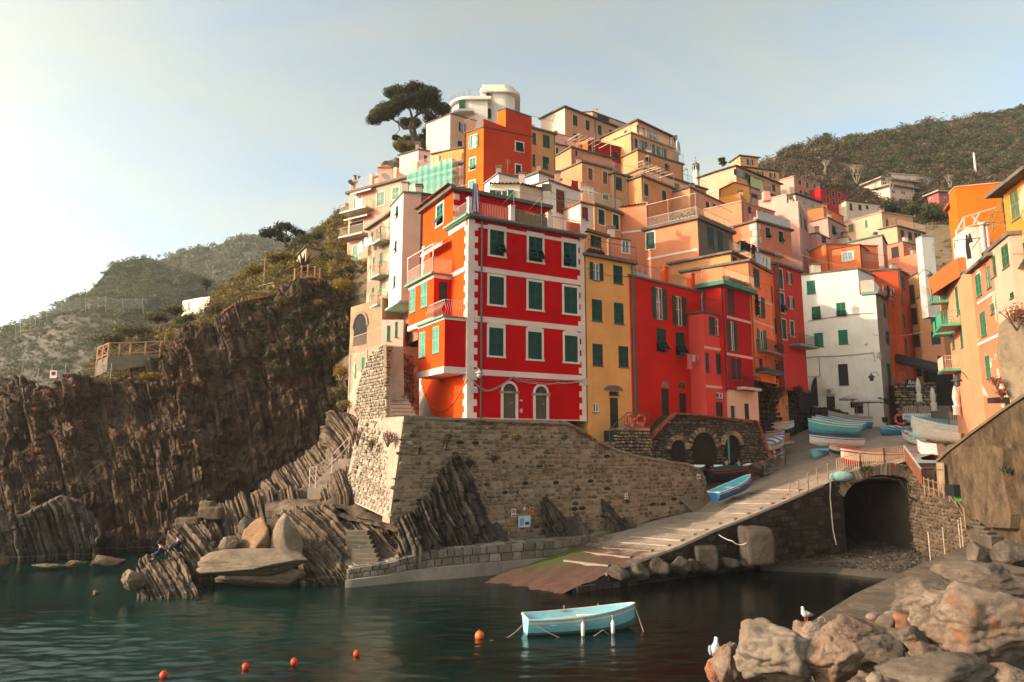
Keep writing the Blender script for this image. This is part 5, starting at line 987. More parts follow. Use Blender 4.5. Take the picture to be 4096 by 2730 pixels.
rgk = random.Random(21)
for H in ALLH:
    Y = H.C.y
    if Y > 125 or H.name in ('white_hut','garden_hut','big_orange_house','orange_flank_house','white_roof_box_house','orange_ledge_house','peeling_corner_house','green_balcony_house','tall_orange_house','round_arch_house','rough_basement_house','cream_entrance_house','white_house','cream_ground_floor_house','pale_box_house'): continue
    F = H.Rt if H.Rt.len > 1.5 else H.L
    k = .0009*Y+.0
    if rgk.random() < .75 and H.Rt.len > 2: pipe(H,H.Rt,H.Rt.len*rgk.choice((.03,.97)),H.zb,H.zt,rgk.choice(((.06,.05,.045),(.5,.42,.36),(.05,.13,.09),(.22,.12,.08))),.05)
    ctr = (H.C+H.D)/2
    if rgk.random() < .55: chimney(H,(H.C*.7+H.D*.3)+Vector((rgk.uniform(-.6,.6),0,.1)),rgk.uniform(.4,.6),rgk.uniform(.7,1.2),rgk.choice(((.42,.34,.27),(.6,.5,.42),(.5,.28,.2))),rgk.choice((1,2,3)))
    if rgk.random() < .6:
        b = MB(); a = H.C*.55+H.D*.45+Vector((rgk.uniform(-.8,.8),0,0)); h_ = rgk.uniform(1.4,2.6); b.bar(a,a+up(h_),.02)
        for q_ in range(4): b.bar(a+up(h_-.1-q_*.14)+Vector((-.35+.05*q_,-.15,0)),a+up(h_-.1-q_*.14)+Vector((.35-.05*q_,.15,0)),.010,k=3)
        b.bar(a+up(h_-.3)+Vector((0,-.35,0)),a+up(h_-.3)+Vector((0,.35,0)),.012,k=3); b.build('antenna',paint((.35,.33,.3),.5),H.e)
    if rgk.random() < .5 and H.Rt.len > 3:   # sagging service cable under the eave
        z = H.zt-rgk.uniform(.5,1.2); b = MB(); pts = []
        for q_ in range(13): t_ = q_/12; pts.append(H.Rt.p(H.Rt.len*t_,z-.25*4*t_*(1-t_)*rgk.uniform(.9,1.1),.05))
        b.path(pts,.014,k=3); b.build('service_cable',paint((.12,.10,.09),.7),H.e)
# ------------------------------------------------------------------ rock and ground materials
def rockmat(name,dark,mid,light,scale=1.0,streak=None,wet=None,green=0.0,bump=.12,rust=None):
    m,t,b,lk = newmat(name); p = npos(t)
    st = npos(t,streak or (1,1,1))
    c = nramp(t,nnoise(t,st,scale,9,.68,.3),[(.30,dark),(.52,mid),(.74,light)])
    c = nmix(t,nramp(t,nnoise(t,p,scale*7,6,.7),[(.42,0.0),(.75,.55)]),c,sc3(dark,.8))
    c = nmix(t,nramp(t,nnoise(t,p,scale*.35,5,.6),[(.45,0.0),(.7,.45)]),c,sc3(light,.9))
    vo = t.nodes.new('ShaderNodeTexVoronoi'); vo.feature = 'DISTANCE_TO_EDGE'; vo.inputs['Scale'].default_value = scale*1.6; wv_ = t.nodes.new('ShaderNodeVectorMath'); wv_.operation = 'MULTIPLY_ADD'; nv3 = t.nodes.new('ShaderNodeTexNoise'); nv3.inputs['Scale'].default_value = scale*2.5; nv3.inputs['Detail'].default_value = 6; lk(p,nv3.inputs['Vector']); lk(nv3.outputs['Color'],wv_.inputs[0]); wv_.inputs[1].default_value = (1.6/scale,)*3; lk(st,wv_.inputs[2]); lk(wv_.outputs[0],vo.inputs['Vector'])
    c = nmix(t,nramp(t,vo.outputs['Distance'],[(0.0,.5),(.016,0.0)]),c,sc3(dark,.45))
    if green: c = nmix(t,nramp(t,nnoise(t,p,scale*.8,7,.7),[(.62,0.0),(.70,green)]),c,(.06,.055,.018))
    if rust: c = nmix(t,nramp(t,nnoise(t,p,scale*.9,6,.62,.8),[(.56,0.0),(.66,.85)]),c,nmix(t,nnoise(t,p,scale*5,5,.7),sc3(rust,.55),rust))
    rg = .9
    if wet is not None:   # dark tide line above the water
        sx = t.nodes.new('ShaderNodeSeparateXYZ'); lk(p,sx.inputs[0])
        ad = t.nodes.new('ShaderNodeMath'); ad.operation = 'MULTIPLY_ADD'; lk(nnoise(t,p,1.5,4),ad.inputs[0]); ad.inputs[1].default_value = -.5; lk(sx.outputs[2],ad.inputs[2])
        f = nramp(t,ad.outputs[0],[(max(0,wet-.12),1.0),(wet+.06,0.0)]); c = nmix(t,f,c,nmix(t,.55,c,(.03,.022,.014)))
        pale = nramp(t,ad.outputs[0],[(0.0,0.0),(.02,.5),(.10,0.0)]); c = nmix(t,pale,c,(.34,.24,.16))
    lk(c,b.inputs['Base Color']); b.inputs['Roughness'].default_value = rg; b.inputs['Specular IOR Level'].default_value = .25
    nbump(t,b,nnoise(t,st,scale*3.5,10,.75),.8,bump)
    return m
M_CLIFF = rockmat('cliff_rock',(.028,.0155,.0085),(.092,.053,.030),(.21,.13,.078),.8,(1.15,1.15,.55),wet=.25,green=.5,bump=.2)
M_STRATA = rockmat('strata_rock',(.038,.025,.016),(.14,.094,.060),(.28,.195,.125),1.3,(1.5,1.5,.6),wet=.35,bump=.12)
M_STRATA_D = rockmat('dark_strata_rock',(.03,.023,.018),(.10,.075,.055),(.23,.17,.12),1.3,(1.5,1.5,.6),wet=.3,bump=.12)
M_BOULD = rockmat('boulder_rock',(.10,.075,.055),(.24,.18,.13),(.36,.28,.215),1.2,wet=.2,bump=.06)
M_HILL = rockmat('hill_soil',(.07,.05,.028),(.17,.12,.065),(.28,.20,.12),.12,green=.8,bump=.5)
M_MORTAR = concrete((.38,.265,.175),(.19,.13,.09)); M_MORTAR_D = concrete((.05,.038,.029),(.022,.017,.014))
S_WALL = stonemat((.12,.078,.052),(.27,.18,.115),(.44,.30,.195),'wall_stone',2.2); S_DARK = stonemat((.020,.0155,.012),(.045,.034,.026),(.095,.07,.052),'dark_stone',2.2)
S_PALE = stonemat((.22,.17,.125),(.36,.28,.205),(.5,.40,.30),'pale_stone',2.2); S_BRICK = stonemat((.25,.055,.03),(.34,.09,.05),(.42,.15,.09),'red_brick',3)

def interp_cols(ctrl,n):
    c = np.array(ctrl,float); k = np.linspace(0,len(c)-1,n); i = np.minimum(k.astype(int),len(c)-2); f = (k-i)[:,None]
    return c[i]*(1-f)+c[i+1]*f
def pts_np(a):
    out = np.empty_like(a)
    for i in range(len(a)): out[i] = P(*a[i])
    return out
def sheet_base(top,bot,nu,nv,mids=()):
    """grid between a bottom and a top line (picture column, picture row, distance)"""
    rows = [pts_np(interp_cols(x,nu)) for x in [bot]+list(mids)+[top]]
    rows = np.stack(rows,1); k = np.linspace(0,rows.shape[1]-1,nv); i = np.minimum(k.astype(int),rows.shape[1]-2); f = (k-i)[None,:,None]
    return rows[:,i]*(1-f)+rows[:,i+1]*f
def grid_normals(G):
    du = np.gradient(G,axis=0); dv = np.gradient(G,axis=1); n = np.cross(du,dv); n /= np.linalg.norm(n,axis=2,keepdims=True)+1e-9
    return n
def arclen(G):
    d = np.linalg.norm(np.diff(G[:,G.shape[1]//2],axis=0)[:,:2],axis=1); return np.concatenate([[0],np.cumsum(d)])
def strata(a,b,seed,th=(.25,.8),amp=.5,tilt=.15,warp=.5,groove=.2,brk=.35,fine=.12):
    rg = np.random.default_rng(seed); tot = 0
    for lay,(k,am) in enumerate(((1.0,1.0),(.36,.34))):
        w = a+tilt*b+warp*(fbm(a*.16,b*.16,s=seed)-.5)*2+.10*(vnoise(a*.9,b*.7,s=seed+9)-.5)
        t = rg.uniform(th[0]*.45,th[1]*1.25,900)*k; bd = np.cumsum(t)-25; ix = np.clip(np.searchsorted(bd,w),1,899)
        lo,hi = bd[ix-1],bd[ix]; fr = (w-lo)/(hi-lo); e = np.minimum(fr,1-fr)*(hi-lo)
        hv = b*(.55 if lay == 0 else 1.1)+_h(ix,ix*0+3,ix*0,seed+lay)*9+.3*vnoise(a*.6,b*.4,s=seed+7); jy = np.floor(hv); fy_ = hv-jy; ey = np.minimum(fy_,1-fy_)
        off = (rg.uniform(-1,1,900)[ix]*.55+(_h(ix,jy,ix*0+lay,seed)*2-1)*(.45+brk*.5))*amp*am
        gd = groove*am*(.4+1.2*_h(ix,ix*0+11,ix*0,seed+2)); off = off-gd*np.exp(-(e/.05)**2)-groove*am*.5*np.exp(-(ey/.035)**2)+amp*am*.4*(fr-.5)*(_h(ix,jy,ix*0+6,seed)*2-1)
        tot = tot+off
    tot = tot+(fbm(a*.5,b*.6,s=seed+15,o=4)-.5)*amp*2.2
    return tot+(fbm(a*3.2,b*2.6,s=seed+5,o=5)-.5)*fine*4.5
def rock_sheet(name,top,bot,nu,nv,mat,seed,disp=None,back=3.0,parent=None,mids=(),smooth=False,topback=None,skirt=0.0):
    G = sheet_base(top,bot,nu,nv,mids); N = grid_normals(G); A = arclen(G)[:,None]*np.ones((1,nv)); B = G[:,:,2]
    D = disp(A,B,seed) if disp else 0
    if disp is not None: G = G+N*np.asarray(D)[...,None]
    sk = G[:,:1].copy(); sk[:,:,2] -= 2.5; rows = [sk,G]
    if back:   # roll over the top and go back
        tp = G[:,-1]; dirb = np.stack([tp[:,0]/np.hypot(tp[:,0],tp[:,1]),tp[:,1]/np.hypot(tp[:,0],tp[:,1]),np.zeros(len(tp))],1)
        for k,dz in ((.25,.05),(.6,-.02),(1.0,-.5)): rows.append((tp+dirb*back*k+np.array([0,0,dz*back*.3])+(vnoise(A[:,0]*1.3,A[:,0]*0+k*7,s=seed)-.5)[:,None]*np.array([0,0,.3]))[:,None])
    G2 = np.concatenate(rows,1); me = npmesh(name,G2.reshape(-1,3),gridfaces(nu,G2.shape[1]),mat,smooth)
    o = link(name,me,parent); return o,G
# ------------------------------------------------------------------ sea
def water_height(x,y):
    h = .030*(fbm(x*.55,y*1.5,s=71,o=3)-.5)*2+.022*(fbm(x*1.4+3,y*3.6,s=72,o=3)-.5)*2
    return h
def wgrid(x0,x1,y0,y1,dx,dy,name):
    xs = np.arange(x0,x1+dx/2,dx); ys = np.arange(y0,y1+dy/2,dy); X,Y = np.meshgrid(xs,ys,indexing='ij')
    calm = np.clip((X+14)/26,0,1)*.62
    Z = water_height(X,Y)*(1.05-calm)*(.30+1.5*np.clip((34-Y)/9,0,1))
    return np.stack([X,Y,Z],2)
m,t,b,lk = newmat('sea_water'); p = npos(t)
b.inputs['Base Color'].default_value = (.002,.030,.026,1); b.inputs['Roughness'].default_value = .05; b.inputs['IOR'].default_value = 1.33; b.inputs['Specular IOR Level'].default_value = .5
mpn = t.nodes.new('ShaderNodeMapping'); mpn.inputs['Scale'].default_value = (1.6,4.2,1); lk(p,mpn.inputs['Vector'])
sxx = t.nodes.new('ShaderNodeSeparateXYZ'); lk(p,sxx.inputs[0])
# brown shallows over the rock shelf and the slipway foot, teal in deep water
vx = t.nodes.new('ShaderNodeVectorMath'); vx.operation = 'DISTANCE'; lk(p,vx.inputs[0]); vx.inputs[1].default_value = (2.2,38.5,0)
sh = nramp(t,vx.outputs['Value'],[(0.0,.9),(.0,.9)])
dv_ = t.nodes.new('ShaderNodeMath'); dv_.operation = 'MULTIPLY_ADD'; lk(vx.outputs['Value'],dv_.inputs[0]); dv_.inputs[1].default_value = .07; lk(nnoise(t,p,.6,4),dv_.inputs[2])
sh = nramp(t,dv_.outputs[0],[(.62,1.0),(1.0,0.0)])
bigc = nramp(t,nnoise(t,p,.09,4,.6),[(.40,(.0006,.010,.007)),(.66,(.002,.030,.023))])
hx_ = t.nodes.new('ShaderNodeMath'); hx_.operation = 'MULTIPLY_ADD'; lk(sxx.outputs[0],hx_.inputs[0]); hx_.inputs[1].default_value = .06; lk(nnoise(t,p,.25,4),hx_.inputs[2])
bigc = nmix(t,nramp(t,hx_.outputs[0],[(.12,0.0),(.75,1.0)]),bigc,(.0022,.0042,.003))  # right harbour darker by x: its shade and dark bottom put into the colour
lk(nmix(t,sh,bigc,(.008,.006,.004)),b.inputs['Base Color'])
nbump(t,b,nnoise(t,mpn.outputs['Vector'],2.2,6,.62,.5),.20,.05)
M_SEA = m
G = wgrid(-60,30,8,62,.16,.09,'w'); wnu,wnv = G.shape[:2]
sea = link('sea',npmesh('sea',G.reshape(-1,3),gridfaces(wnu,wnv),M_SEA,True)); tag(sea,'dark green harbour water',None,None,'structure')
b = MB(); z = -.012
for x0,x1,y0,y1 in ((-1500,-60,-200,1500),(30,600,-200,62),(-60,30,-200,8),(-60,600,62,1500)): b.quad((x0,y0,z),(x1,y0,z),(x1,y1,z),(x0,y1,z))
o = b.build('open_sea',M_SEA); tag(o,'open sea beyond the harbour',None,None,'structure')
b = MB(); b.quad((-1500,-200,-3),(600,-200,-3),(600,1500,-3),(-1500,1500,-3)); o = b.build('seabed',rockmat('seabed',(.02,.02,.015),(.05,.04,.03),(.1,.08,.05),.3)); tag(o,'sea floor',None,None,'structure')

# ------------------------------------------------------------------ stone masonry
STV = {}
def stone_variants(mat,n=10,sq=False):
    k = (mat.name,sq)
    if k in STV: return STV[k]
    rg = random.Random(5); out = []
    for v in range(n):
        b = MB(); N = 8
        ring = []
        for i in range(N):
            t = 2*math.pi*(i+.5)/N; e = 5.0 if sq else 3.2
            c,s = math.cos(t),math.sin(t); r = (abs(c)**e+abs(s)**e)**(-1/e)*.5*rg.uniform(.86,1.0) if not sq else 1.0
            if sq:
                sx_,sy_ = [(-.5,-.5),(0,-.5),(.5,-.5),(.5,0),(.5,.5),(0,.5),(-.5,.5),(-.5,0)][i]; ring.append((sx_*rg.uniform(.95,1),sy_*rg.uniform(.93,1)))
            else: ring.append((c*r,s*r))
        kf = .93 if sq else .80
        fr = [(x*kf+rg.uniform(-.03,.03),-.5+rg.uniform(-.12,.12),z*kf+rg.uniform(-.03,.03)) for x,z in ring]
        md = [(x,-.05+rg.uniform(-.1,.1),z) for x,z in ring]; bk = [(x,.5,z) for x,z in ring]
        n0 = len(b.v); b.v += fr+md+bk
        for i in range(N):
            j = (i+1) % N; b.f += [(n0+N+i,n0+N+j,n0+j,n0+i),(n0+2*N+i,n0+2*N+j,n0+N+j,n0+N+i)]; b.m += [0,0]
        cidx = len(b.v); b.v.append((0,-.56,0))
        for i in range(N): b.f.append((n0+i,n0+(i+1) % N,cidx)); b.m.append(0)
        out.append(b.mesh('stone',mat))
    STV[k] = out; return out
def inpoly(x,y,poly):
    c = False; j = len(poly)-1
    for i in range(len(poly)):
        xi,yi = poly[i]; xj,yj = poly[j]
        if (yi > y) != (yj > y) and x < (xj-xi)*(y-yi)/(yj-yi+1e-12)+xi: c = not c
        j = i
    return c
def rubble(parent,O,d,upv,nrm,W,Hh,mask,mat,hr=(.14,.30),lr=(.22,.7),prot=.10,limit=300,seed=1,sq=False,name='stone',mats=None,curve=None,fillp=1.0,test=None):
    rg = random.Random(seed); O,d,upv,nrm = Vector(O),Vector(d).normalized(),Vector(upv).normalized(),Vector(nrm).normalized()
    items = []; bz = 0.0
    while bz < Hh:
        h = rg.uniform(*hr); a = rg.uniform(-.4,0)
        while a < W:
            l = rg.uniform(*lr); hh = h*rg.uniform(.85,1.0); c = O+d*(a+l/2)+upv*(bz+h/2+rg.uniform(-.02,.02))
            if a+l/2 > 0 and a+l/2 < W and (mask is None or inpoly(*pix(c),mask)) and (test is None or test(c)) and rg.random() < fillp: items.append((l*hh/(c.y*c.y),c,l*rg.uniform(.93,.99),hh*.97,prot*rg.uniform(.5,1.3),rg.uniform(-.05,.05)))
            a += l
        bz += h
    items.sort(key=lambda x: -x[0])
    pool = [stone_variants(mm,sq=sq) for mm in (mats or [mat])]; wts = [4]+[1]*(len(pool)-1)
    def Mx(it):
        _,c,l,h,pr,rot = it
        Rm = Matrix(((d.x,-nrm.x,upv.x,c.x),(d.y,-nrm.y,upv.y,c.y),(d.z,-nrm.z,upv.z,c.z),(0,0,0,1)))
        return Rm@Matrix.Rotation(rot,4,'Y')@Matrix.Diagonal((l,pr*2,h,1))
    for it in items[:limit]: link(name,rg.choice(rg.choices(pool,wts)[0]),parent,Mx(it))
    rest = items[limit:]
    if rest:
        vs = stone_variants(mat,sq=sq); co = [np.array([tuple(v.co) for v in m_.vertices]) for m_ in vs]; fc = [[tuple(p_.vertices) for p_ in m_.polygons] for m_ in vs]
        V,F_,rn,n0 = [],[],[],0
        for it in rest:
            k = rg.randrange(len(vs)); A = np.array(Mx(it)); c = co[k]@A[:3,:3].T+A[:3,3]; V.append(c); F_ += [tuple(i+n0 for i in f) for f in fc[k]]; n0 += len(c); rn += [rg.random()]*len(c)
        me = bpy.data.meshes.new('small_stones'); me.from_pydata(np.concatenate(V).tolist(),[],F_); me.materials.append(mat)
        at = me.attributes.new('rnd','FLOAT','POINT'); at.data.foreach_set('value',rn); me.update()
        o = link('small_stones',me,parent); o['kind'] = 'stuff'
    return len(items)
def slabwall(name,F,pixels,thick,mat,parent,out=0.0):
    """polygon given in the picture, on a vertical plane, with real thickness"""
    st = [F.st(*p) for p in pixels]; b = MB(); fr = [F.p(s,z,out) for s,z in st]; bk = [F.p(s,z,out-thick) for s,z in st]
    b.quad(*fr[::-1] if False else fr); b.quad(*bk[::-1]); n = len(fr)
    for i in range(n): b.quad(fr[i],bk[i],bk[(i+1) % n],fr[(i+1) % n])
    return b.build(name,mat,parent),st

# harbour wall under the red house
P0 = Vector((C0.x,C0.y,0)); wl0 = P0+FR.n.to_3d()*1.6
kA = along(wl0,dR,1614); kB = along(wl0,dR,2830); FW = Fac(wl0+dR.to_3d()*(kA-2.5),wl0+dR.to_3d()*kB)
topw = [(1616,1666),(1800,1672),(2050,1682),(2267,1690),(2330,1722),(2389,1764),(2470,1800),(2544,1821),(2640,1840),(2740,1853),(2790,1874),(2818,1910),(2822,1945)]
botw = [(2797,2040),(2600,2080),(2450,2140),(2000,2200),(1700,2170),(1558,2095)]
mw = topw+botw
HWALL = thing('harbour_wall','high rubble stone harbour wall below the red house','stone wall',FW.p(8,2.0))
slabwall('wall_core',FW,mw,1.2,M_MORTAR,HWALL)
rubble(HWALL,FW.p(0,1.0),FW.d.to_3d(),(0,0,1),FW.n.to_3d(),FW.len,8.2,mw,S_WALL,limit=235,seed=3,hr=(.10,.30),lr=(.14,.62),prot=.055,fillp=.86,mats=[S_WALL,S_DARK,S_PALE])
TR,BR = FW.p(*FW.st(1616,1666)),FW.p(*FW.st(1558,2078)); TL,BL = P(1437,1680,45.5),P(1372,1992,44.5)
b = MB(); b.quad(TL,BL,BR,TR); bt = Vector((.4,.9,0)); b.quad(TL,TR,TR+bt*3,TL+bt*3); b.quad(TL,TL+bt*3,BL+bt*3,BL); b.build('buttress_core',concrete((.42,.32,.235),(.2,.15,.11)),HWALL)
dd = (BR-BL).normalized(); nn = dd.cross(((TL+TR)/2-(BL+BR)/2).normalized()); nn = nn if nn.y < 0 else -nn; uu = nn.cross(dd); uu = uu if uu.z > 0 else -uu
rubble(HWALL,BL-uu*1.2-dd*.3,dd,uu,nn,(BR-BL).length+3,8.5,[(1440,1684),(1614,1668),(1560,2072),(1374,1990)],S_PALE,limit=65,seed=8,hr=(.14,.34),lr=(.18,.62),prot=.05,fillp=.88)
b = MB()
for (u0,v0),(u1,v1) in zip(topw,topw[1:]):
    a,c = FW.p(*FW.st(u0,v0)),FW.p(*FW.st(u1,v1)); b.quad(a+up(.02)+FW.n.to_3d()*.1,c+up(.02)+FW.n.to_3d()*.1,c+up(.02)-FW.n.to_3d()*1.7,a+up(.02)-FW.n.to_3d()*1.7); b.quad(a-up(.12)+FW.n.to_3d()*.1,c-up(.12)+FW.n.to_3d()*.1,c+up(.02)+FW.n.to_3d()*.1,a+up(.02)+FW.n.to_3d()*.1)
b.build('wall_top',concrete((.30,.24,.19)),HWALL)
rg_ = random.Random(2); bk = stone_variants(S_BRICK,sq=True)
for (u0,v0),(u1,v1),n in (((1885,1684),(2060,1692),16),((2060,1692),(2267,1698),14),((2267,1696),(2389,1768),16),((2389,1768),(2440,1792),5)):
    for i in range(n):
        if rg_.random() < .25: continue
        s,z = FW.st(u0+(u1-u0)*i/n,v0+(v1-v0)*i/n+rg_.uniform(-3,6)); link('brick',rg_.choice(bk),HWALL,FW.M(s,z,.05)@Matrix.Diagonal((.24,.22,.09,1)))
def sign(u,v,w_,h_,col,F=FW,out=.16,lines=(),name='wall_sign',label='',cat='sign'):
    s,z = F.st(u,v); b = MB(); M = F.M(s,z,out); b.box(-w_/2,w_/2,-.02,.02,-h_/2,h_/2,M)
    for x0,x1,z0,z1,k in lines: b.box(x0*w_,x1*w_,-.026,-.02,z0*h_,z1*h_,M,m=k)
    o = b.build(name,[paint(col,.5,var=.05),paint((.05,.05,.06),.6),paint((.5,.05,.03),.6),paint((.2,.3,.5),.6)]); return tag(o,label,cat)
sign(2092,2086,.82,.66,(.52,.58,.66),lines=((-.4,-.05,-.35,.3,3),(.05,.4,.1,.3,0),(.05,.4,-.3,-.02,1)),label='large pale blue harbour map board on the stone wall')
sign(2049,2051,.30,.46,(.62,.58,.55),lines=((-.3,.3,-.05,.35,2),(-.18,.18,.05,.25,0),(-.4,.4,-.42,-.25,2)),label='white no swimming notice left above the map board'); sign(2120,2043,.22,.46,(.55,.22,.07),lines=((-.3,.3,.1,.35,1),(-.35,.35,-.4,-.1,2)),label='orange warning notice right above the map board'); sign(2092,2034,.10,.18,(.66,.62,.58),label='tiny white card between two notices on the wall')
sign(2788,1907,.34,.34,(.62,.58,.54),lines=((.08,.38,-.2,.25,2),(.15,.3,-.1,.15,0),(-.38,-.05,-.25,.2,1)),label='white sign with a red ring at the end of the stone wall'); sign(2499,1985,.26,.36,(.66,.6,.55),lines=((-.25,.25,0,.3,2),(-.1,.1,.05,.22,0),(-.3,.3,-.35,-.15,1)),label='small white notice low on the stone wall by the ramp')
for i,(u,v,a,c) in enumerate(((1968,1830,.34,.2),(2010,1888,.36,.26),(2137,1935,.18,.22),(2152,1970,.26,.24),(1974,2000,.45,.22),(2045,1995,.3,.16),(1945,1712,.2,.12))):
    s,z = FW.st(u,v); link('pale_slab',stone_variants(S_PALE,sq=True)[i],HWALL,FW.M(s,z,.08)@Matrix.Rotation(.2*(i % 3-1),4,'Y')@Matrix.Diagonal((a,.16,c,1)))

# ------------------------------------------------------------------ slipway, quay, canal, beach
RL = [(2003,2292,39.4),(2250,2195,43.5),(2500,2112,47),(2797,2036,50.4),(2860,1975,52.5),(2960,1925,55),(3060,1870,59),(3080,1800,66),(3130,1722,75),(3160,1690,84)]
RR = [(2290,2352,35.3),(2510,2264,37),(2705,2195,39),(2854,2126,40.5),(3015,2063,42),(3164,1999,43.5),(3330,1926,45),(3660,1836,48.5),(3900,1775,56),(4000,1705,72)]
nu_,nv_ = 90,40
rl,rr_ = pts_np(interp_cols(RL,nu_)),pts_np(interp_cols(RR,nu_)); f =  np.linspace(0,1,nv_)[None,:,None]; G = rl[:,None]*(1-f)+rr_[:,None]*f
G[:,:,2] += (fbm(G[:,:,0]*.8,G[:,:,1]*.8,s=4)-.5)*.10
m,t,b_,lk = newmat('slipway_concrete'); p = npos(t); sxx = t.nodes.new('ShaderNodeSeparateXYZ'); lk(p,sxx.inputs[0])
c = nmix(t,nramp(t,nnoise(t,p,.8,9,.7),[(.32,0.0),(.7,1.0)]),(.20,.15,.108),(.40,.305,.225)); c = nmix(t,nramp(t,nnoise(t,p,12,5,.75),[(.4,0.0),(.8,.5)]),c,(.14,.11,.085))
zz = t.nodes.new('ShaderNodeMath'); zz.operation = 'MULTIPLY_ADD'; lk(nnoise(t,p,.9,8,.7),zz.inputs[0]); zz.inputs[1].default_value = -1.7; lk(sxx.outputs[2],zz.inputs[2])
rust = nramp(t,zz.outputs[0],[(.25,1.0),(.55,0.0)]); c = nmix(t,rust,c,nmix(t,nnoise(t,p,2.5,6,.7),(.030,.012,.007),(.135,.060,.034)))
gz = t.nodes.new('ShaderNodeVectorMath'); gz.operation = 'DISTANCE'; lk(p,gz.inputs[0]); g0 = P(2180,2240,42); gz.inputs[1].default_value = (g0.x,g0.y,.5)
ga = t.nodes.new('ShaderNodeMath'); ga.operation = 'MULTIPLY_ADD'; lk(gz.outputs['Value'],ga.inputs[0]); ga.inputs[1].default_value = .14; lk(nnoise(t,p,1.6,6,.7),ga.inputs[2])
alg = nramp(t,ga.outputs[0],[(.62,.95),(.98,0.0)]); c = nmix(t,alg,c,nmix(t,nnoise(t,p,6,4),(.02,.035,.004),(.085,.13,.012)))
lk(c,b_.inputs['Base Color']); b_.inputs['Roughness'].default_value = .85; nbump(t,b_,nnoise(t,p,5,9,.75),.6,.06); M_RAMP = m
G_R = G.copy(); ext = np.stack([G[0]+(G[0]-G[4])*k+np.array([0,0,-.12*k])+np.stack([0*f[0,:,0],0*f[0,:,0],(fbm(f[0,:,0]*9,f[0,:,0]*0+k*3,s=6)-.5)*.5*k],1) for k in (1.6,.8)]); GX = np.concatenate([ext,G],0); lowm = np.clip(1-GX[:,:,2]/1.6,0,1); GX[:,:,2] += (fbm(GX[:,:,0]*1.7,GX[:,:,1]*1.7,s=14,o=5)-.55)*.42*lowm
ramp = link('slipway',npmesh('slipway',GX.reshape(-1,3),gridfaces(nu_+2,nv_),M_RAMP,False)); tag(ramp,'concrete slipway climbing from the water to the boat square',None,None,'structure')
def ramp_at(i,j): # i along 0..1 , j across 0..1
    a = min(nu_-1,max(0,i*(nu_-1))); c = min(nv_-1,max(0,j*(nv_-1))); i0,j0 = min(int(a),nu_-2),min(int(c),nv_-2); fa_,fc_ = a-i0,c-j0
    return Vector(G_R[i0,j0]*(1-fa_)*(1-fc_)+G_R[i0+1,j0]*fa_*(1-fc_)+G_R[i0,j0+1]*(1-fa_)*fc_+G_R[i0+1,j0+1]*fa_*fc_)
G_R = G.copy()
RAMP_XY = G.reshape(-1,3)
def ground_at(x,y):
    d = (RAMP_XY[:,0]-x)**2+(RAMP_XY[:,1]-y)**2; k = np.argsort(d)[:4]; w_ = 1/(d[k]+1e-3); return float((RAMP_XY[k,2]*w_).sum()/w_.sum())
def ground_px(u,v):
    """where the ray through a picture point meets the slipway and square"""
    best = None; a,bb = ray(u,v)
    for Y in np.arange(35,92,.25):
        x = a*Y; z = HC+bb*Y; g = ground_at(x,Y)
        if z <= g: return Vector((x,Y,g))
    return Vector((a*80,80,HC+bb*80))
mt = stonemat((.16,.12,.09),(.34,.27,.21),(.46,.38,.30),'sleeper_timber',4)
SLP = [(100,1295,400,1337),(240,1243,555,1280),(375,1210,700,1233),(465,1170,820,1193),(560,1132,915,1157),(650,1103,1000,1118),(725,1068,1085,1085),(820,1030,1180,1046),(915,998,1285,1010),(1010,963,1380,970),(1095,931,1465,937),(1180,896,1545,903),(1270,864,1620,869),(1400,830,1655,838),(1460,800,1740,806)]
for x0,y0,x1,y1 in SLP:
    p0,p1 = ground_px(*q(18,x0,y0)),ground_px(*q(18,x1,y1)); b = MB(); d = (p1-p0); L = d.length; x = d.normalized(); y = Vector((0,0,1)).cross(x).normalized(); z = x.cross(y)
    M = Matrix(((x.x,y.x,z.x,p0.x),(x.y,y.y,z.y,p0.y),(x.z,y.z,z.z,p0.z),(0,0,0,1))); b.box(0,L,-.09,.09,-.12,.05,M); b.box(L-.02,L+.14,-.12,.12,-.1,.08,M,m=1); b.build('sleeper',[mt,concrete((.2,.16,.13))],ramp)
# side wall below the slipway edge
re = [Vector(x) for x in rr_]
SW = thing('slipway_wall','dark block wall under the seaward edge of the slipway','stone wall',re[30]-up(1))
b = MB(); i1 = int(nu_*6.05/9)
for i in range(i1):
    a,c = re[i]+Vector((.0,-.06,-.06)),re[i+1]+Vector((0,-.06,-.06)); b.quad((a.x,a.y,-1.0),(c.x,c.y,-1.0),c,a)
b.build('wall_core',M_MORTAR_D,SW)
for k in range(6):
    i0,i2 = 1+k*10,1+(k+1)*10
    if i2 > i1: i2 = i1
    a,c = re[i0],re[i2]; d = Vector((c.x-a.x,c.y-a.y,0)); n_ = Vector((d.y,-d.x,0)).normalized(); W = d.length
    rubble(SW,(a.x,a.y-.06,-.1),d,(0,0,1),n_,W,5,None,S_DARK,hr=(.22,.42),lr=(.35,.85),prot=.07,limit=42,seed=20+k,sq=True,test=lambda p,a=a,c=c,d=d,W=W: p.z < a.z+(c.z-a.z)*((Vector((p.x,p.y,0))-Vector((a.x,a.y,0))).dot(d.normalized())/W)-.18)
b = MB(); b.path([p+Vector((0,-.05,.0)) for p in re[6:i1:3]],.10,k=5); b.build('kerb',concrete((.22,.175,.14)),SW)
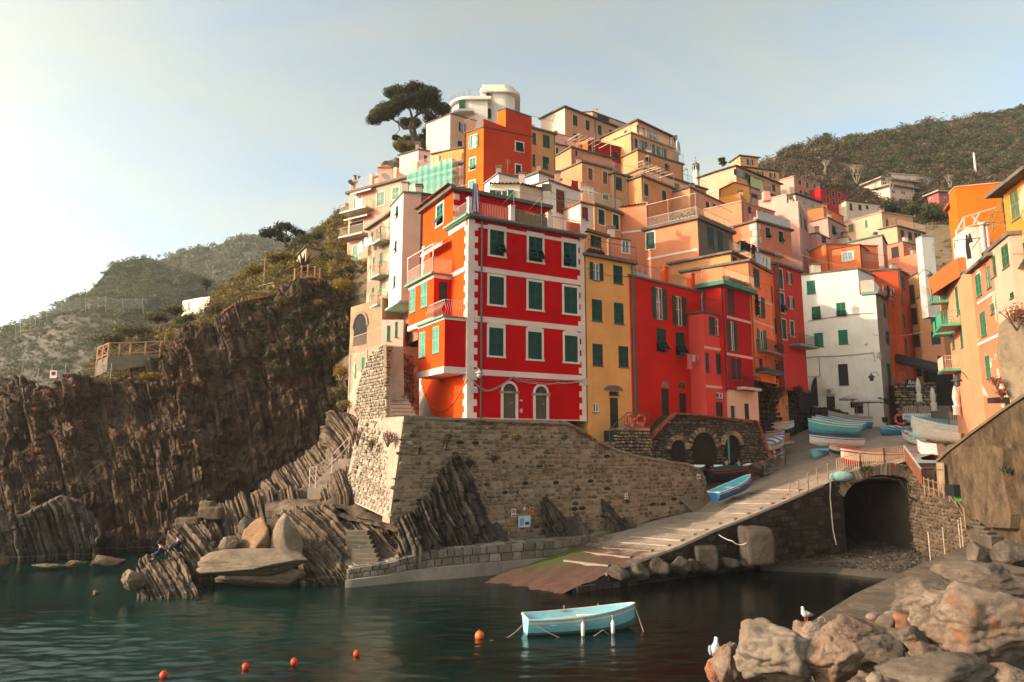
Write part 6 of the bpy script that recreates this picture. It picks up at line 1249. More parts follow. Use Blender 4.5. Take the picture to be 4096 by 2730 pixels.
# quay: low masonry promenade along the rocks
QT = [(1392,2276),(1430,2268),(1544,2252),(1659,2217),(1774,2197),(1889,2186),(2003,2177),(2130,2168),(2250,2160),(2330,2148),(2440,2126)]
QY = [37.0,37.2,37.8,38.6,39.3,39.9,40.6,41.6,43.0,44.3,46.2]
QU = thing('quay','low curved masonry quay along the foot of the rocks','quay',P(1800,2260,38.5))
qp = [P(u,v,Y) for (u,v),Y in zip(QT,QY)]
def densify(pts,k=6):
    out = []
    for a,c in zip(pts,pts[1:]): out += [a.lerp(c,i/k) for i in range(k)]
    return out+[pts[-1]]
qd = densify(qp); b = MB(); back = Vector((.05,1.0,0))
led = [Vector((p.x,p.y-.55-.1*math.sin(i*.3),max(.05,p.z*.42))) for i,p in enumerate(qd)]
for i in range(len(qd)-1):
    a,c,la,lc = qd[i],qd[i+1],led[i],led[i+1]; ai,ci = Vector((a.x,a.y-.12,la.z)),Vector((c.x,c.y-.12,lc.z))
    b.quad(a,c,c+back*4.5+up(.15),a+back*4.5+up(.15)); b.quad(ai,ci,c,a); b.quad(la,lc,ci,ai); b.quad(Vector((la.x,la.y-.06,-1)),Vector((lc.x,lc.y-.06,-1)),lc,la)
a,la = qd[0],led[0]; b.quad(a,a+back*3,a+back*3-up(2),a-up(2)); b.quad(la,la+Vector((0,.6,0)),la+Vector((0,.6,-1)),la-up(1)); b.build('quay_core',concrete((.30,.245,.195),(.13,.10,.08)),QU)
bs = stone_variants(stonemat((.15,.12,.09),(.25,.20,.155),(.36,.295,.23),'quay_block',2),sq=True); rgq = random.Random(4)
for row in range(3):
    i = 0.0
    while i < len(qd)-2.2:
        st_ = rgq.uniform(1.3,2.6); j = min(i+st_,len(qd)-1.01); A = qd[int(i)].lerp(qd[int(i)+1],i % 1); B = qd[int(j)].lerp(qd[int(j)+1],j % 1); i = j
        hgt = (A.z*.58)/2 if row < 2 else .10
        if hgt < .14 and row == 0: continue
        d = (B-A); L = d.length; d.normalize(); n_ = Vector((d.y,-d.x,0)).normalized()
        if row < 2:
            c = (A+B)/2-up(hgt*(row+.5))+Vector((0,-.10,0)); u_ = n_.cross(d)*-1 if n_.cross(d).z < 0 else n_.cross(d)
            M = Matrix(((d.x,-n_.x,u_.x,c.x),(d.y,-n_.y,u_.y,c.y),(d.z,-n_.z,u_.z,c.z),(0,0,0,1)))@Matrix.Diagonal((L*.97,.2,hgt*.94,1)); link('block',rgq.choice(bs),QU,M)
        else:
            for kk in range(4):   # paving slabs of the path
                c = (A+B)/2+back*(.35+kk*.75)+up(.02+kk*.025); M = Matrix(((d.x,n_.x,0,c.x),(d.y,n_.y,0,c.y),(d.z,0,1,c.z),(0,0,0,1)))@Matrix.Rotation(math.pi/2,4,'X')@Matrix.Rotation(math.pi,4,'X')@Matrix.Diagonal((L*.95,.08,.72,1)); link('paving_slab',rgq.choice(bs),QU,M)
# beach and canal mouth
BT = [(3080,2190,50),(3200,2165,52),(3350,2120,56),(3480,2090,60),(3600,2100,58),(3660,2130,54)]; BB = [(3040,2262,41.3),(3180,2270,40.8),(3320,2275,40.5),(3480,2290,39.2),(3600,2300,38.6),(3740,2280,39.6)]
G = sheet_base(BT,BB,120,60); G[:,:,2] += (fbm(G[:,:,0]*3,G[:,:,1]*3,s=8,o=3)-.5)*.12; G[:,0,2] -= .3
M_GRAV = stonemat((.03,.024,.019),(.07,.055,.043),(.15,.12,.095),'gravel',5)
be = link('beach',npmesh('beach',G.reshape(-1,3),gridfaces(120,60),M_GRAV)); tag(be,'grey pebble beach at the canal mouth',None,None,'structure')
rg2 = np.random.default_rng(3); pb = stone_variants(M_GRAV); co = [np.array([tuple(v.co) for v in m_.vertices]) for m_ in pb]; fc = [[tuple(p_.vertices) for p_ in m_.polygons] for m_ in pb]; V,F_,rn,n0 = [],[],[],0
for k in range(2600):
    i,j = rg2.integers(2,118),rg2.integers(2,58); c = G[i,j]+rg2.uniform(-.08,.08,3)*np.array([1,1,0]); s = rg2.uniform(.05,.14)*(1.6 if rg2.random() < .06 else 1); kk = rg2.integers(len(pb)); th = rg2.uniform(0,6.28); cs,sn = np.cos(th),np.sin(th)
    v = co[kk]*np.array([s*1.3,s*1.3,s]); v = np.stack([v[:,0]*cs-v[:,1]*sn,v[:,0]*sn+v[:,1]*cs,v[:,2]],1)+c; V.append(v); F_ += [tuple(a+n0 for a in f_) for f_ in fc[kk]]; n0 += len(v); rn += [float(rg2.random())]*len(v)
me = bpy.data.meshes.new('pebbles'); me.from_pydata(np.concatenate(V).tolist(),[],F_); me.materials.append(M_GRAV); at = me.attributes.new('rnd','FLOAT','POINT'); at.data.foreach_set('value',rn); o = link('pebbles',me); tag(o,'loose pebbles on the small beach','pebbles',None,'stuff')
# arched bridge over the canal
aL,aR = P(3335,1930,45.2),P(3642,1930,46.4); aL.z = aR.z = 0; FA = Fac(aL,aR); BRG = thing('canal_bridge','stone arch bridge over the dark canal mouth','bridge',(aL+aR)/2)
# left spring at the wall, crown, right spring (picture points on the arch plane)
ap = [(3372,1988),(3395,1950),(3440,1918),(3500,1903),(3560,1904),(3610,1912),(3628,1925)]; ast = [FA.st(*p) for p in ap]; aot = [FA.st(*p) for p in ((3330,1955),(3362,1906),(3420,1868),(3495,1849),(3565,1850),(3625,1862),(3652,1880))]
b = MB(); dep = 9.0; dk = [FA.st(*p) for p in ((3320,1935),(3380,1878),(3495,1842),(3640,1840),(3660,1862))]
sr = ast[-1][0]; sl = FA.st(3340,2000)[0]
for i in range(len(ast)-1):
    (s0,z0),(s1,z1) = ast[i],ast[i+1]; b.quad(FA.p(s0,z0),FA.p(s0,z0,-dep),FA.p(s1,z1,-dep),FA.p(s1,z1))
    (t0,y0),(t1,y1) = aot[i],aot[i+1]; b.quad(FA.p(s0,z0),FA.p(s1,z1),FA.p(t1,y1),FA.p(t0,y0)); b.quad(FA.p(t0,y0),FA.p(t1,y1),FA.p(t1,y1,-.7),FA.p(t0,y0,-.7)); b.quad(FA.p(t0,y0,-.7),FA.p(t1,y1,-.7),FA.p(t1,y1-1.2,-.7),FA.p(t0,y0-1.2,-.7))
b.quad(FA.p(*ast[0]),FA.p(ast[0][0],-.5),FA.p(ast[0][0],-.5,-dep),FA.p(*ast[0],-dep)); b.quad(FA.p(sr,-.5),FA.p(*ast[-1]),FA.p(*ast[-1],-dep),FA.p(sr,-.5,-dep))
b.quad(FA.p(sl-.6,-.5),FA.p(ast[0][0],-.5),FA.p(*ast[0]),FA.p(*aot[0])); b.quad(FA.p(.3,-.5,-dep+.02),FA.p(FA.len,-.5,-dep+.02),FA.p(FA.len,4.9,-dep+.02),FA.p(.3,4.9,-dep+.02)); b.build('arch_core',M_MORTAR_D,BRG)
vs = stone_variants(S_PALE,sq=True); vs2 = stone_variants(S_BRICK,sq=True)
n = 26
for i in range(n):
    t_ = (i+.5)/n*(len(ast)-1); k = min(int(t_),len(ast)-2); fr_ = t_-k
    a = Vector(ast[k]).lerp(Vector(ast[k+1]),fr_); o_ = Vector(aot[k]).lerp(Vector(aot[k+1]),fr_); mid = (a+o_)/2; ln_ = (o_-a).length; ang = math.atan2(o_.y-a.y,o_.x-a.x)
    link('voussoir',(vs2 if i % 7 == 3 else vs)[i % 8],BRG,FA.M(mid.x,mid.y,.06)@Matrix.Rotation(math.pi/2-ang,4,'Y')@Matrix.Diagonal((.24,.22,ln_*.98,1)))
# pier wall right of the canal, carrying the stairs
pA = FA.p(sr,0); pB = P(3900,2195,38.2); pB.z = 0; FPi = Fac(pA,pB)
pw = [(3630,1918),(3660,1880),(3690,1935),(3780,2020),(3812,2035),(3880,2150),(3900,2190),(3720,2260),(3640,2185)]
PI = thing('pier_wall','sunlit rubble wall under the stairs right of the canal','stone wall',FPi.p(2,.5)); slabwall('wall_core',FPi,pw,1.5,concrete((.15,.10,.062),(.07,.048,.03)),PI)
rubble(PI,FPi.p(0,.3),FPi.d.to_3d(),(0,0,1),FPi.n.to_3d(),FPi.len+1,6,pw,stonemat((.06,.04,.025),(.125,.085,.052),(.20,.14,.09),'pier_stone',2.5),hr=(.16,.34),lr=(.22,.6),limit=120,seed=31)
# upper stair to the square and landing
HSTAIR = thing('harbour_stairs','long stone staircase from the square down to the walkway','stairs',P(3800,2000,41))
for (u0,v0,Y0),(u1,v1,Y1),wpx,n in (((3668,1856,47.5),(3770,1990,43.5),95,8),((3856,2022,41.2),(3962,2150,36.9),140,8)):
    for i in range(n):
        t_ = i/(n-1); u_,v_,Y_ = u0+(u1-u0)*t_,v0+(v1-v0)*t_,Y0+(Y1-Y0)*t_; a = P(u_,v_,Y_); ww = wpx/F_PX*Y_; b = MB(); dp_ = (Y0-Y1)/(n-1)+.15; hh = .32
        b.box(a.x,a.x+ww,a.y-.05,a.y+dp_,a.z-hh-.5,a.z); b.box(a.x-.02,a.x+ww+.02,a.y-.10,a.y+dp_,a.z,a.z+.06,m=1); b.build('step',[concrete((.09,.066,.046)),concrete((.16,.12,.085))],HSTAIR)
a,c = P(3745,2000,43.3),P(3862,2005,41.8); b = MB(); b.box(a.x+.5,c.x+1.2,c.y-.3,a.y+1.6,a.z-1.0,a.z-.02); b.build('landing',concrete((.27,.21,.16)),HSTAIR)
def px_rail(pts,name,label,col=(.30,.16,.085),r=.035,rails=(1.0,.55),step=None,hgt=1.0,chain=True):
    ps = [P(*p) for p in pts]; T_ = thing(name,label,'railing',ps[0]); 
    for p in ps: b = MB(); b.bar(p-up(.1),p+up(hgt),r,k=6); b.ball(p+up(hgt),r*1.5,6); b.build('post',paint(col,.6),T_)
    b = MB()
    for k in rails:
        for a,c in zip(ps,ps[1:]): b.path(cable([a+up(hgt*k),c+up(hgt*k)],.10 if chain else 0.0,n=5),r*.5)
    b.build('rope' if chain else 'rail',paint((.34,.22,.14),.8),T_); return T_
px_rail([(3700,1978,43.2),(3718,1983,43),(3738,1990,42.6),(3758,1996,42.3),(3778,2008,42),(3800,2015,41.6),(3826,2052,41),(3862,2110,39)],'stair_railing','rusty post and rope railing beside the harbour stairs')
px_rail([(3722,2244,36.5),(3780,2222,37),(3842,2190,37.5),(3852,2180,37.8)],'walkway_railing','thin rope railing with bare posts on the lower walkway',(.44,.33,.25),.025,(.98,.45),None,1.35)
px_rail([(3160,2000,43.6),(3197,1982,43.9),(3235,1960,44.1),(3271,1942,44.4),(3314,1922,44.7)],'slipway_railing','rusty rope railing along the top of the slipway',(.33,.18,.09))
bs_ = [P(3350,1905,45.3),P(3445,1880,45.3),P(3540,1858,45.5),P(3618,1850,45.8)]; BR_ = thing('bridge_railing','tan steel bar railing over the canal bridge','railing',bs_[0]); railing(BR_,bs_,1.05,.14,(.46,.30,.18),.018)
a,c = P(3622,1848,45.6),P(3690,1945,43.2); b = MB(); b.quad(a,c,c+up(1.0),a+up(1.0)); b.quad(a+Vector((.08,.08,0)),a+Vector((.08,.08,1.0)),c+Vector((.08,.08,1.0)),c+Vector((.08,.08,0))); b.bar(a+up(1.0),c+up(1.0),.06,1); o = b.build('corten_panel',[stonemat((.22,.07,.03),(.30,.11,.05),(.36,.15,.07),'rusty_steel',2),paint((.3,.3,.33),.4)]); tag(o,'rusty brown steel balustrade panel at the head of the stairs','balustrade')
# lower walkway on the right and the tall retaining wall
WK = [(3240,2492,22.0),(3300,2450,23.4),(3423,2374,26.6),(3560,2312,30),(3705,2249,34),(3840,2192,37.6),(3905,2160,39.5)]
wp = [P(*x) for x in WK]; wd = densify(wp,5); b = MB()
for i in range(len(wd)-1):
    a,c = wd[i],wd[i+1]; o1 = Vector((9.5,-1.2,.25)); b.quad(a,c,c+o1,a+o1); b.quad((a.x-.1,a.y,-1),(c.x-.1,c.y,-1),c,a)
a = wd[0]; b.quad(a,a+Vector((9.5,-1.2,.25)),a+Vector((9.5,-1.2,-3)),a-up(3)); wk = b.build('walkway',concrete((.135,.098,.066),(.065,.047,.032))); tag(wk,'stone walkway along the right bank',None,None,'structure')
ps_ = stone_variants(stonemat((.10,.072,.048),(.145,.105,.072),(.19,.14,.098),'flagstone',2),sq=False)
rgw = random.Random(9)
for i in range(len(wd)-1):
    for k in range(7):
        c = wd[i].lerp(wd[i+1],.5)+Vector((9.5,-1.2,.25))*((k+.75+rgw.uniform(-.1,.1))/7.5)+up(.004); d = wd[i+1]-wd[i]; L = d.length
        link('flagstone',rgw.choice(ps_),wk,Matrix.Translation(c)@Matrix.Rotation(rgw.uniform(0,6.28),4,'Z')@Matrix.Rotation(-math.pi/2,4,'X')@Matrix.Diagonal((1.25*rgw.uniform(.9,1.1),.022,1.05*rgw.uniform(.9,1.1),1)))
M_RW = rockmat('retaining_wall',(.022,.013,.007),(.085,.053,.028),(.19,.125,.072),2.2,(1,1,.6),bump=.12)
wa,wb = P(3665,1850,47),P(4260,1850,31.0); wa.z = wb.z = 0; FRW = Fac(wa,wb)
RW = thing('retaining_wall','tall weathered concrete retaining wall on the right bank','retaining wall',FRW.p(4,2))
slabwall('wall',FRW,[(3740,1868),(3755,1838),(3800,1800),(3900,1725),(4010,1645),(4060,1612),(4300,1450),(4300,2330),(4090,2260),(3960,2190),(3880,2130),(3810,2070),(3750,2000),(3738,1920)],2.5,M_RW,RW)
slabwall('buttress_block',FRW,[(3862,1795),(3880,1790),(4010,1782),(4050,1795),(4052,1905),(4085,2060),(4080,2115),(3990,2110),(3900,2050),(3876,1990)],.5,rockmat('buttress_concrete',(.035,.022,.012),(.11,.07,.038),(.19,.128,.074),1.6,(1,1,.7),bump=.08),RW,.45)
slabwall('coping',FRW,[(3748,1842),(3800,1796),(3900,1720),(4010,1640),(4060,1606),(4300,1440),(4300,1462),(4060,1618),(4010,1652),(3900,1732),(3800,1808),(3756,1850)],.6,concrete((.15,.11,.07)),RW,.12)
PT = Fac(P(3960,1400,36.0),P(4300,1400,33.0)); pm = [(3995,1300),(4030,1270),(4096,1235),(4300,1160),(4300,1700),(4060,1640),(4020,1560),(3985,1420)]
slabwall('upper_bastion',PT,pm,2.0,rockmat('bastion_render',(.09,.062,.038),(.22,.152,.094),(.32,.235,.155),.8,(1,1,.4),bump=.06),RW)
for i in range(6):
    b = MB(); s,z = FRW.st(3752,1850+i*3); 
s,z = FRW.st(3768,1858); T_ = thing('bamboo_screen','small bamboo cane screen leaning on the retaining wall','screen',FRW.p(s,z-1.8,.3))
for i in range(9): b = MB(); b.bar(FRW.p(s-.1+i*.11,z-1.75+random.uniform(-.05,.05),.3),FRW.p(s-.12+i*.11,z+.1,.22),.045,k=6); b.build('cane',stonemat((.28,.17,.09),(.36,.24,.14),(.44,.31,.2),'cane',3),T_)
b = MB()
for k in (.3,1.4): b.bar(FRW.p(s-.2,z-k,.36),FRW.p(s+.9,z-k,.36),.02)
b.build('binding',paint((.1,.07,.05)),T_)
c = P(3850,1963,40.5); T_ = thing('fish_crate','black covered crate with a green basket beside the retaining wall','crate',c-up(.55)); b = MB(); b.box(c.x-.75,c.x+.75,c.y-.4,c.y+.4,c.z-.3,c.z+.32); b.build('cover',paint((.012,.014,.016),.6),T_); b = MB(); b.box(c.x-.35,c.x+.5,c.y-.55,c.y+.2,c.z-.55,c.z-.31); b.build('basket',paint((.05,.3,.04),.6),T_)

# stair to the scarlet house with arched vaults
va,vb_ = P(2590,1850,49.0),P(3050,1850,53.2); va.z = vb_.z = 0; FV = Fac(va,vb_)
vm = [(2575,1815),(2600,1760),(2640,1715),(2700,1660),(2800,1668),(2900,1680),(3020,1692),(3045,1740),(3060,1800),(3075,1835),(2960,1860),(2800,1860),(2650,1850),(2580,1845)]
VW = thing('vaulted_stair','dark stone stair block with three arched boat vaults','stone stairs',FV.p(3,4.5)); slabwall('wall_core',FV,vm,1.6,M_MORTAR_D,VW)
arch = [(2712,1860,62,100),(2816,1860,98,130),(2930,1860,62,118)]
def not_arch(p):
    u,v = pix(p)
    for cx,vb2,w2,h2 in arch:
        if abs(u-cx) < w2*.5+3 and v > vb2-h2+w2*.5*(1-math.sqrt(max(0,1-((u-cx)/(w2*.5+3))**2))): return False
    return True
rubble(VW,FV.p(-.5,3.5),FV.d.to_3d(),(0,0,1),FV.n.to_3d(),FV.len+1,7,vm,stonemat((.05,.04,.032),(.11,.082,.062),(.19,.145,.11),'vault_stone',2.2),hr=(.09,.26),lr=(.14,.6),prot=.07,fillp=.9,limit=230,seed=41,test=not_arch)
for cx,vb2,w2,h2 in arch:
    s0,z0 = FV.st(cx-w2/2,vb2); s1,_ = FV.st(cx+w2/2,vb2); _,z1 = FV.st(cx,vb2-h2); b = MB(); n = 12; cs = (s0+s1)/2; hw = (s1-s0)/2; zs = z1-hw
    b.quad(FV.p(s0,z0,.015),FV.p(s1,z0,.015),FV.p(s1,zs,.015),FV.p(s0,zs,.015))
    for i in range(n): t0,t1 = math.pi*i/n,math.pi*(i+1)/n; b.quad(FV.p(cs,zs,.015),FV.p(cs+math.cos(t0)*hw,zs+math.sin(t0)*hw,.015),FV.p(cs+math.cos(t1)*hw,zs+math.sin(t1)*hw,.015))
    o = b.build('vault_opening',concrete((.028,.021,.016),(.012,.009,.007)),VW)  # flat sheet on the wall: the vault's inner shade is only this dark colour
    for i in range(11): t_ = math.pi*(i+.5)/11; link('voussoir',stone_variants(S_WALL,sq=True)[i % 8],VW,FV.M(cs+math.cos(t_)*(hw+.16),zs+math.sin(t_)*(hw+.16),.08)@Matrix.Rotation(math.pi/2-t_,4,'Y')@Matrix.Diagonal((.22,.2,.36,1)))
cp = [(2576,1812),(2600,1756),(2640,1710),(2700,1655),(2800,1662),(2900,1674),(3022,1686),(3046,1736),(3076,1830)]
for (u0,v0),(u1,v1) in zip(cp,cp[1:]):
    a,c = FV.st(u0,v0),FV.st(u1,v1); L = math.hypot(a[0]-c[0],a[1]-c[1]); n = max(2,int(L/.22)); ang = math.atan2(c[1]-a[1],c[0]-a[0])
    for i in range(n):
        k = (i+.5)/n; link('brick',bk[i % 8],VW,FV.M(a[0]+(c[0]-a[0])*k,a[1]+(c[1]-a[1])*k,.0)@Matrix.Rotation(-ang,4,'Y')@Matrix.Diagonal((L/n*.94,.5,.14,1)))
b = MB(); s,z = FV.st(2905,1740); b.bar(FV.p(s,z,.2),FV.p(s,z-3.2,.2),.07,k=6); b.build('green_pipe',paint((.02,.20,.13),.5),VW)
# steps with railing to the yellow house door
YS = thing('door_steps','small stone steps with green railing to the yellow house door','stairs',P(2470,1790,47)); fy = H1.Rt
for i in range(7):
    s,z = fy.st(2412+i*14,1768-i*13); b = MB(); b.box(s-.1,s+.75,-1.15,-.02,z-.2,z,fy.M(0,0)); b.box(s,s+.75,-1.1,-.02,z-1.6,z-.2,fy.M(0,0)); b.build('step',concrete((.34,.28,.22)),YS)
s0,z0 = fy.st(2468,1712); b = MB(); b.box(s0,s0+2.0,-1.15,-.02,z0-.2,z0,fy.M(0,0)); b.build('landing',plaster((.6,.36,.14)),YS); pts = [fy.p(fy.st(2395,1768)[0],fy.st(2395,1768)[1]-.2,1.1),fy.p(s0,z0,1.1),fy.p(s0+2.0,z0,1.1)]; railing(YS,pts,1.0,.16,(.02,.10,.06),.02)
YV = thing('stone_arch_support','dark rubble arch carrying the yellow house door landing','stone wall',P(2480,1830,47)); b = MB(); b.box(s0-1.2,s0+2.0,-1.2,-.03,z0-3.6,z0-.21,fy.M(0,0)); b.build('core',M_MORTAR_D,YV); rubble(YV,fy.p(s0-1.2,z0-3.5,1.2),fy.d.to_3d(),(0,0,1),fy.n.to_3d(),3.2,3.2,None,S_WALL,hr=(.14,.26),lr=(.2,.5),limit=80,seed=55)
# rock vault behind the boats, under the crimson house
ra,rb = P(2995,1700,59),P(3215,1700,74); ra.z = rb.z = 0; FK = Fac(ra,rb); km = [(3010,1535),(3085,1520),(3100,1330),(3150,1340),(3160,1400),(3185,1520),(3250,1600),(3250,1720),(3100,1740),(3020,1740)]
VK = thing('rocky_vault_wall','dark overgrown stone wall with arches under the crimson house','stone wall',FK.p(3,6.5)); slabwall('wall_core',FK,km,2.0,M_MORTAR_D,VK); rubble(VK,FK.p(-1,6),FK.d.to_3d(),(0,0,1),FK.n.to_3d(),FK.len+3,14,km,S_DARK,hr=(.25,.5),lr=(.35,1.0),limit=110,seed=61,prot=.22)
for cx,vb2,w2,h2 in ((3215,1650,60,105),(3170,1520,40,120),(3265,1620,70,110)):
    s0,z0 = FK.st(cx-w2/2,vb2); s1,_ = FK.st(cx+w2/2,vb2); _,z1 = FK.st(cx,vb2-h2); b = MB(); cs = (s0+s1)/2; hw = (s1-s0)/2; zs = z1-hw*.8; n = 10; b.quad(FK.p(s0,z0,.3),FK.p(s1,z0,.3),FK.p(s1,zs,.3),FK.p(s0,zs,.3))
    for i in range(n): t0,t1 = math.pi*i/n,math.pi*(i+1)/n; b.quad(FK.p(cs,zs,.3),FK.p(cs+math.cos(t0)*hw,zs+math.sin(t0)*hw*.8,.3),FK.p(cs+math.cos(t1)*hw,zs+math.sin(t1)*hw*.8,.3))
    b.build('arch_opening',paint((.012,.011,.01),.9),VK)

# ground behind and below the walls
def fill(name,label,near,far,mat,nu=40,nv=8,seed=3,amp=.25):
    G = sheet_base(far,near,nu,nv); G[:,:,2] += (fbm(G[:,:,0]*1.1,G[:,:,1]*1.1,s=seed)-.5)*amp; o = link(name,npmesh(name,G.reshape(-1,3),gridfaces(nu,nv),mat)); return tag(o,label,None,None,'structure')
M_EARTH = concrete((.22,.175,.135),(.11,.085,.065))
fill('boat_terrace','earth terrace in front of the stone vaults',[(2780,2056,49.2),(2880,1992,51.5),(2985,1940,53.8),(3085,1882,57.8),(3100,1808,65)],[(2560,1850,49.4),(2700,1864,50.6),(2850,1870,51.9),(3000,1864,53.6),(3090,1790,64)],M_EARTH)
fill('upper_terrace','paved terrace between the harbour wall and the houses',[(1616,1669,39.4),(1800,1674,40.9),(2050,1685,42.9),(2267,1693,44.6),(2389,1768,45.8),(2544,1826,47.6),(2740,1860,49.6)],[(1616,1672,46),(1800,1676,47),(2050,1684,50),(2267,1690,52),(2389,1750,53),(2544,1800,54),(2740,1830,56)],M_EARTH,amp=.02)
fill('quay_ground','rock shelf behind the quay',[(1380,2268,38.0),(1560,2246,38.6),(1800,2192,40.2),(2000,2174,41.4),(2250,2160,43.5),(2450,2138,46.2),(2800,2056,49.5)],[(1370,2110,43),(1560,2110,42),(1800,2150,43),(2000,2150,44.5),(2250,2130,46),(2450,2110,48.5),(2800,2020,52)],M_STRATA_D)
fill('ridge_ground','rock ground behind the striped ridge',[(1060,2075,41.2),(1200,2058,41.8),(1340,2035,42.3),(1460,2070,41.4),(1620,2120,40.6)],[(1060,1985,47),(1200,1965,47),(1340,1930,47),(1460,1960,46),(1620,2020,44)],M_STRATA,amp=.8)
fill('buttress_foot','rock ground at the buttress foot',[(1320,2066,41.8),(1420,2082,41.2),(1500,2104,40.6),(1600,2135,39.9)],[(1320,1985,45.8),(1420,1995,45.2),(1500,2030,44),(1600,2050,42.5)],M_STRATA,amp=.5)
fill('boat_square','paved boat square in front of the white house',[(3130,1725,74.5),(3300,1738,73),(3600,1750,70),(4000,1708,71.5)],[(3130,1690,100),(3300,1685,100),(3600,1680,100),(4000,1680,100)],M_EARTH,amp=.05)
# ------------------------------------------------------------------ cliffs, rocks, hills
SUNK = .3
def cl(top,bot): return top,bot
# big left cliff
ctop = [(-420,1440,62),(-150,1480,58),(0,1488,55),(85,1492,55),(140,1515,55),(175,1545,55),(250,1492,56),(330,1495,57),(385,1525,58),(480,1520,59),(560,1440,60),(640,1400,61),(690,1310,62),(720,1300,62),(780,1290,63),(850,1300,64),(900,1240,65),(960,1205,66),(1050,1180,67),(1130,1150,68),(1230,1128,69),(1300,1135,69),(1380,1170,69),(1460,1300,68)]
cbot = [(-420,2225,45.2),(-150,2220,45.6),(0,2216,46),(85,2212,46.4),(140,2212,46.5),(175,2208,46.7),(250,2202,47.2),(330,2196,47.6),(385,2190,48),(480,2188,48.4),(560,2184,48.8),(640,2178,49),(690,2172,49.6),(720,2165,50.2),(780,2150,51),(850,2130,52),(900,2110,53),(960,2090,54),(1050,2070,55),(1130,2050,56),(1230,2030,57),(1300,2010,58),(1380,1990,58.5),(1460,1970,59)]
def cliff_blocks(A,B,s):
    rg = np.random.default_rng(s); tot = 0
    for lay,(t0,t1,amp,tl,vs) in enumerate(((1.0,2.6,.38,.22,.36),(.35,1.0,.34,.20,.62),(.14,.40,.16,.20,1.1))):
        w = A+tl*B+.55*(fbm(A*.06,B*.10,s=s+lay)-.5)*2+.10*(vnoise(A*.5,B*.6,s=s+lay+40)-.5); bd = np.cumsum(rg.uniform(t0,t1,900))-30; ix = np.clip(np.searchsorted(bd,w),1,899); fr = (w-bd[ix-1])/(bd[ix]-bd[ix-1]); e = np.minimum(fr,1-fr)*(bd[ix]-bd[ix-1])
        hv = B*vs+_h(ix,ix*0+3,ix*0,s+lay)*9+.15*vnoise(A*.8,B*.3,s=s+7); jy = np.floor(hv); fy_ = hv-jy; ey = np.minimum(fy_,1-fy_)/vs
        tot = tot+amp*(_h(ix,jy,ix*0+lay,s)*2-1)+amp*.35*(fr-.5)*(_h(ix,jy,ix*0+5,s)-.5)-amp*.5*np.exp(-(e/.05)**2)-amp*.35*np.exp(-(ey/.05)**2)
    return tot+(fbm(A*2.6,B*2.0,s=s+5,o=5)-.5)*.45
def cliffdisp(A,B,s):
    d = cliff_blocks(A,B,s)+(fbm(A*.09,B*.13,s=s+31,o=4)-.5)*3.2+(fbm(A*.45,B*.5,s=s+33,o=5,g=.6)-.5)*2.2
    amp = np.clip((B+.5)/1.0,.3,1); return d*amp
cliff,CG = rock_sheet('sea_cliff',ctop,cbot,620,330,M_CLIFF,11,cliffdisp,back=5.0); tag(cliff,'dark brown layered sea cliff left of the village',None,None,'structure')
def yw(u,v,dlt):
    s_,z_ = FW.st(u,v); return (u,v,FW.p(s_,z_).y-dlt)
# low ribbed rock at the cliff foot on the left
rk,_ = rock_sheet('ribbed_shore_rock',[(-300,2080,44),(0,2040,44.6),(40,2060,44.5),(90,2065,44.5),(160,2030,45),(240,1985,45.6),(330,2010,45.8),(385,2090,45.6),(395,2165,45.5)],[(-300,2232,44),(0,2226,44.2),(40,2224,44.3),(90,2222,44.4),(160,2216,44.8),(240,2210,45.2),(330,2204,45.5),(385,2198,45.8),(395,2195,46)],260,80,M_STRATA_D,13,lambda A,B,s: strata(A,B,s,(.22,.5),.22,.25,.5,.2,.3,.07)*np.clip(B/.5,.2,1),back=2.5)
tag(rk,'pale ribbed shore rock at the foot of the sea cliff','rock')
# strata outcrops in front, each its own rock
def outcrop(name,label,top,bot,nu,nv,seed,mat=M_STRATA,tilt=.5,th=(.16,.42),amp=.26,back=1.6,groove=.2,brk=.5):
    o,g = rock_sheet(name,top,bot,nu,nv,mat,seed,lambda A,B,s: strata(A,B,s,th,amp,tilt,.35,groove,brk,.06),back=back); tag(o,label,'rock'); return g
outcrop('strata_rock','slanting striped rock ridge carrying the rock stairs',[(1066,2068,40.5),(1110,2052,41),(1180,2050,41.5),(1260,2030,42),(1340,2025,42.3),(1400,2060,42),(1460,2062,41.6),(1540,2085,41.2),(1600,2110,41),(1640,2140,40.8)],[(1190,2330,36.9),(1210,2336,36.8),(1260,2334,36.8),(1310,2332,36.9),(1350,2330,37),(1400,2300,37.6),(1460,2270,38.2),(1540,2256,38.8),(1600,2240,39.3),(1650,2222,39.8)],300,130,101,tilt=1.0,th=(.16,.46),amp=.30)
outcrop('strata_rock','tall dark striped outcrop against the harbour wall',[yw(1590,2090,0.35),yw(1660,2040,0.35),yw(1720,1960,0.35),yw(1760,1885,0.35),yw(1815,1828,0.35),yw(1835,1815,0.35),yw(1870,1850,0.35),yw(1910,1930,0.35),yw(1950,2010,0.35),yw(1985,2090,0.35),yw(2030,2150,0.35)],[yw(1600,2215,1.25),yw(1660,2200,1.25),yw(1720,2192,1.25),yw(1760,2188,1.25),yw(1815,2184,1.25),yw(1835,2182,1.25),yw(1870,2180,1.25),yw(1910,2176,1.25),yw(1950,2172,1.25),yw(1985,2168,1.25),yw(2035,2164,1.25)],300,150,103,M_STRATA_D,.42,(.16,.40),.30)
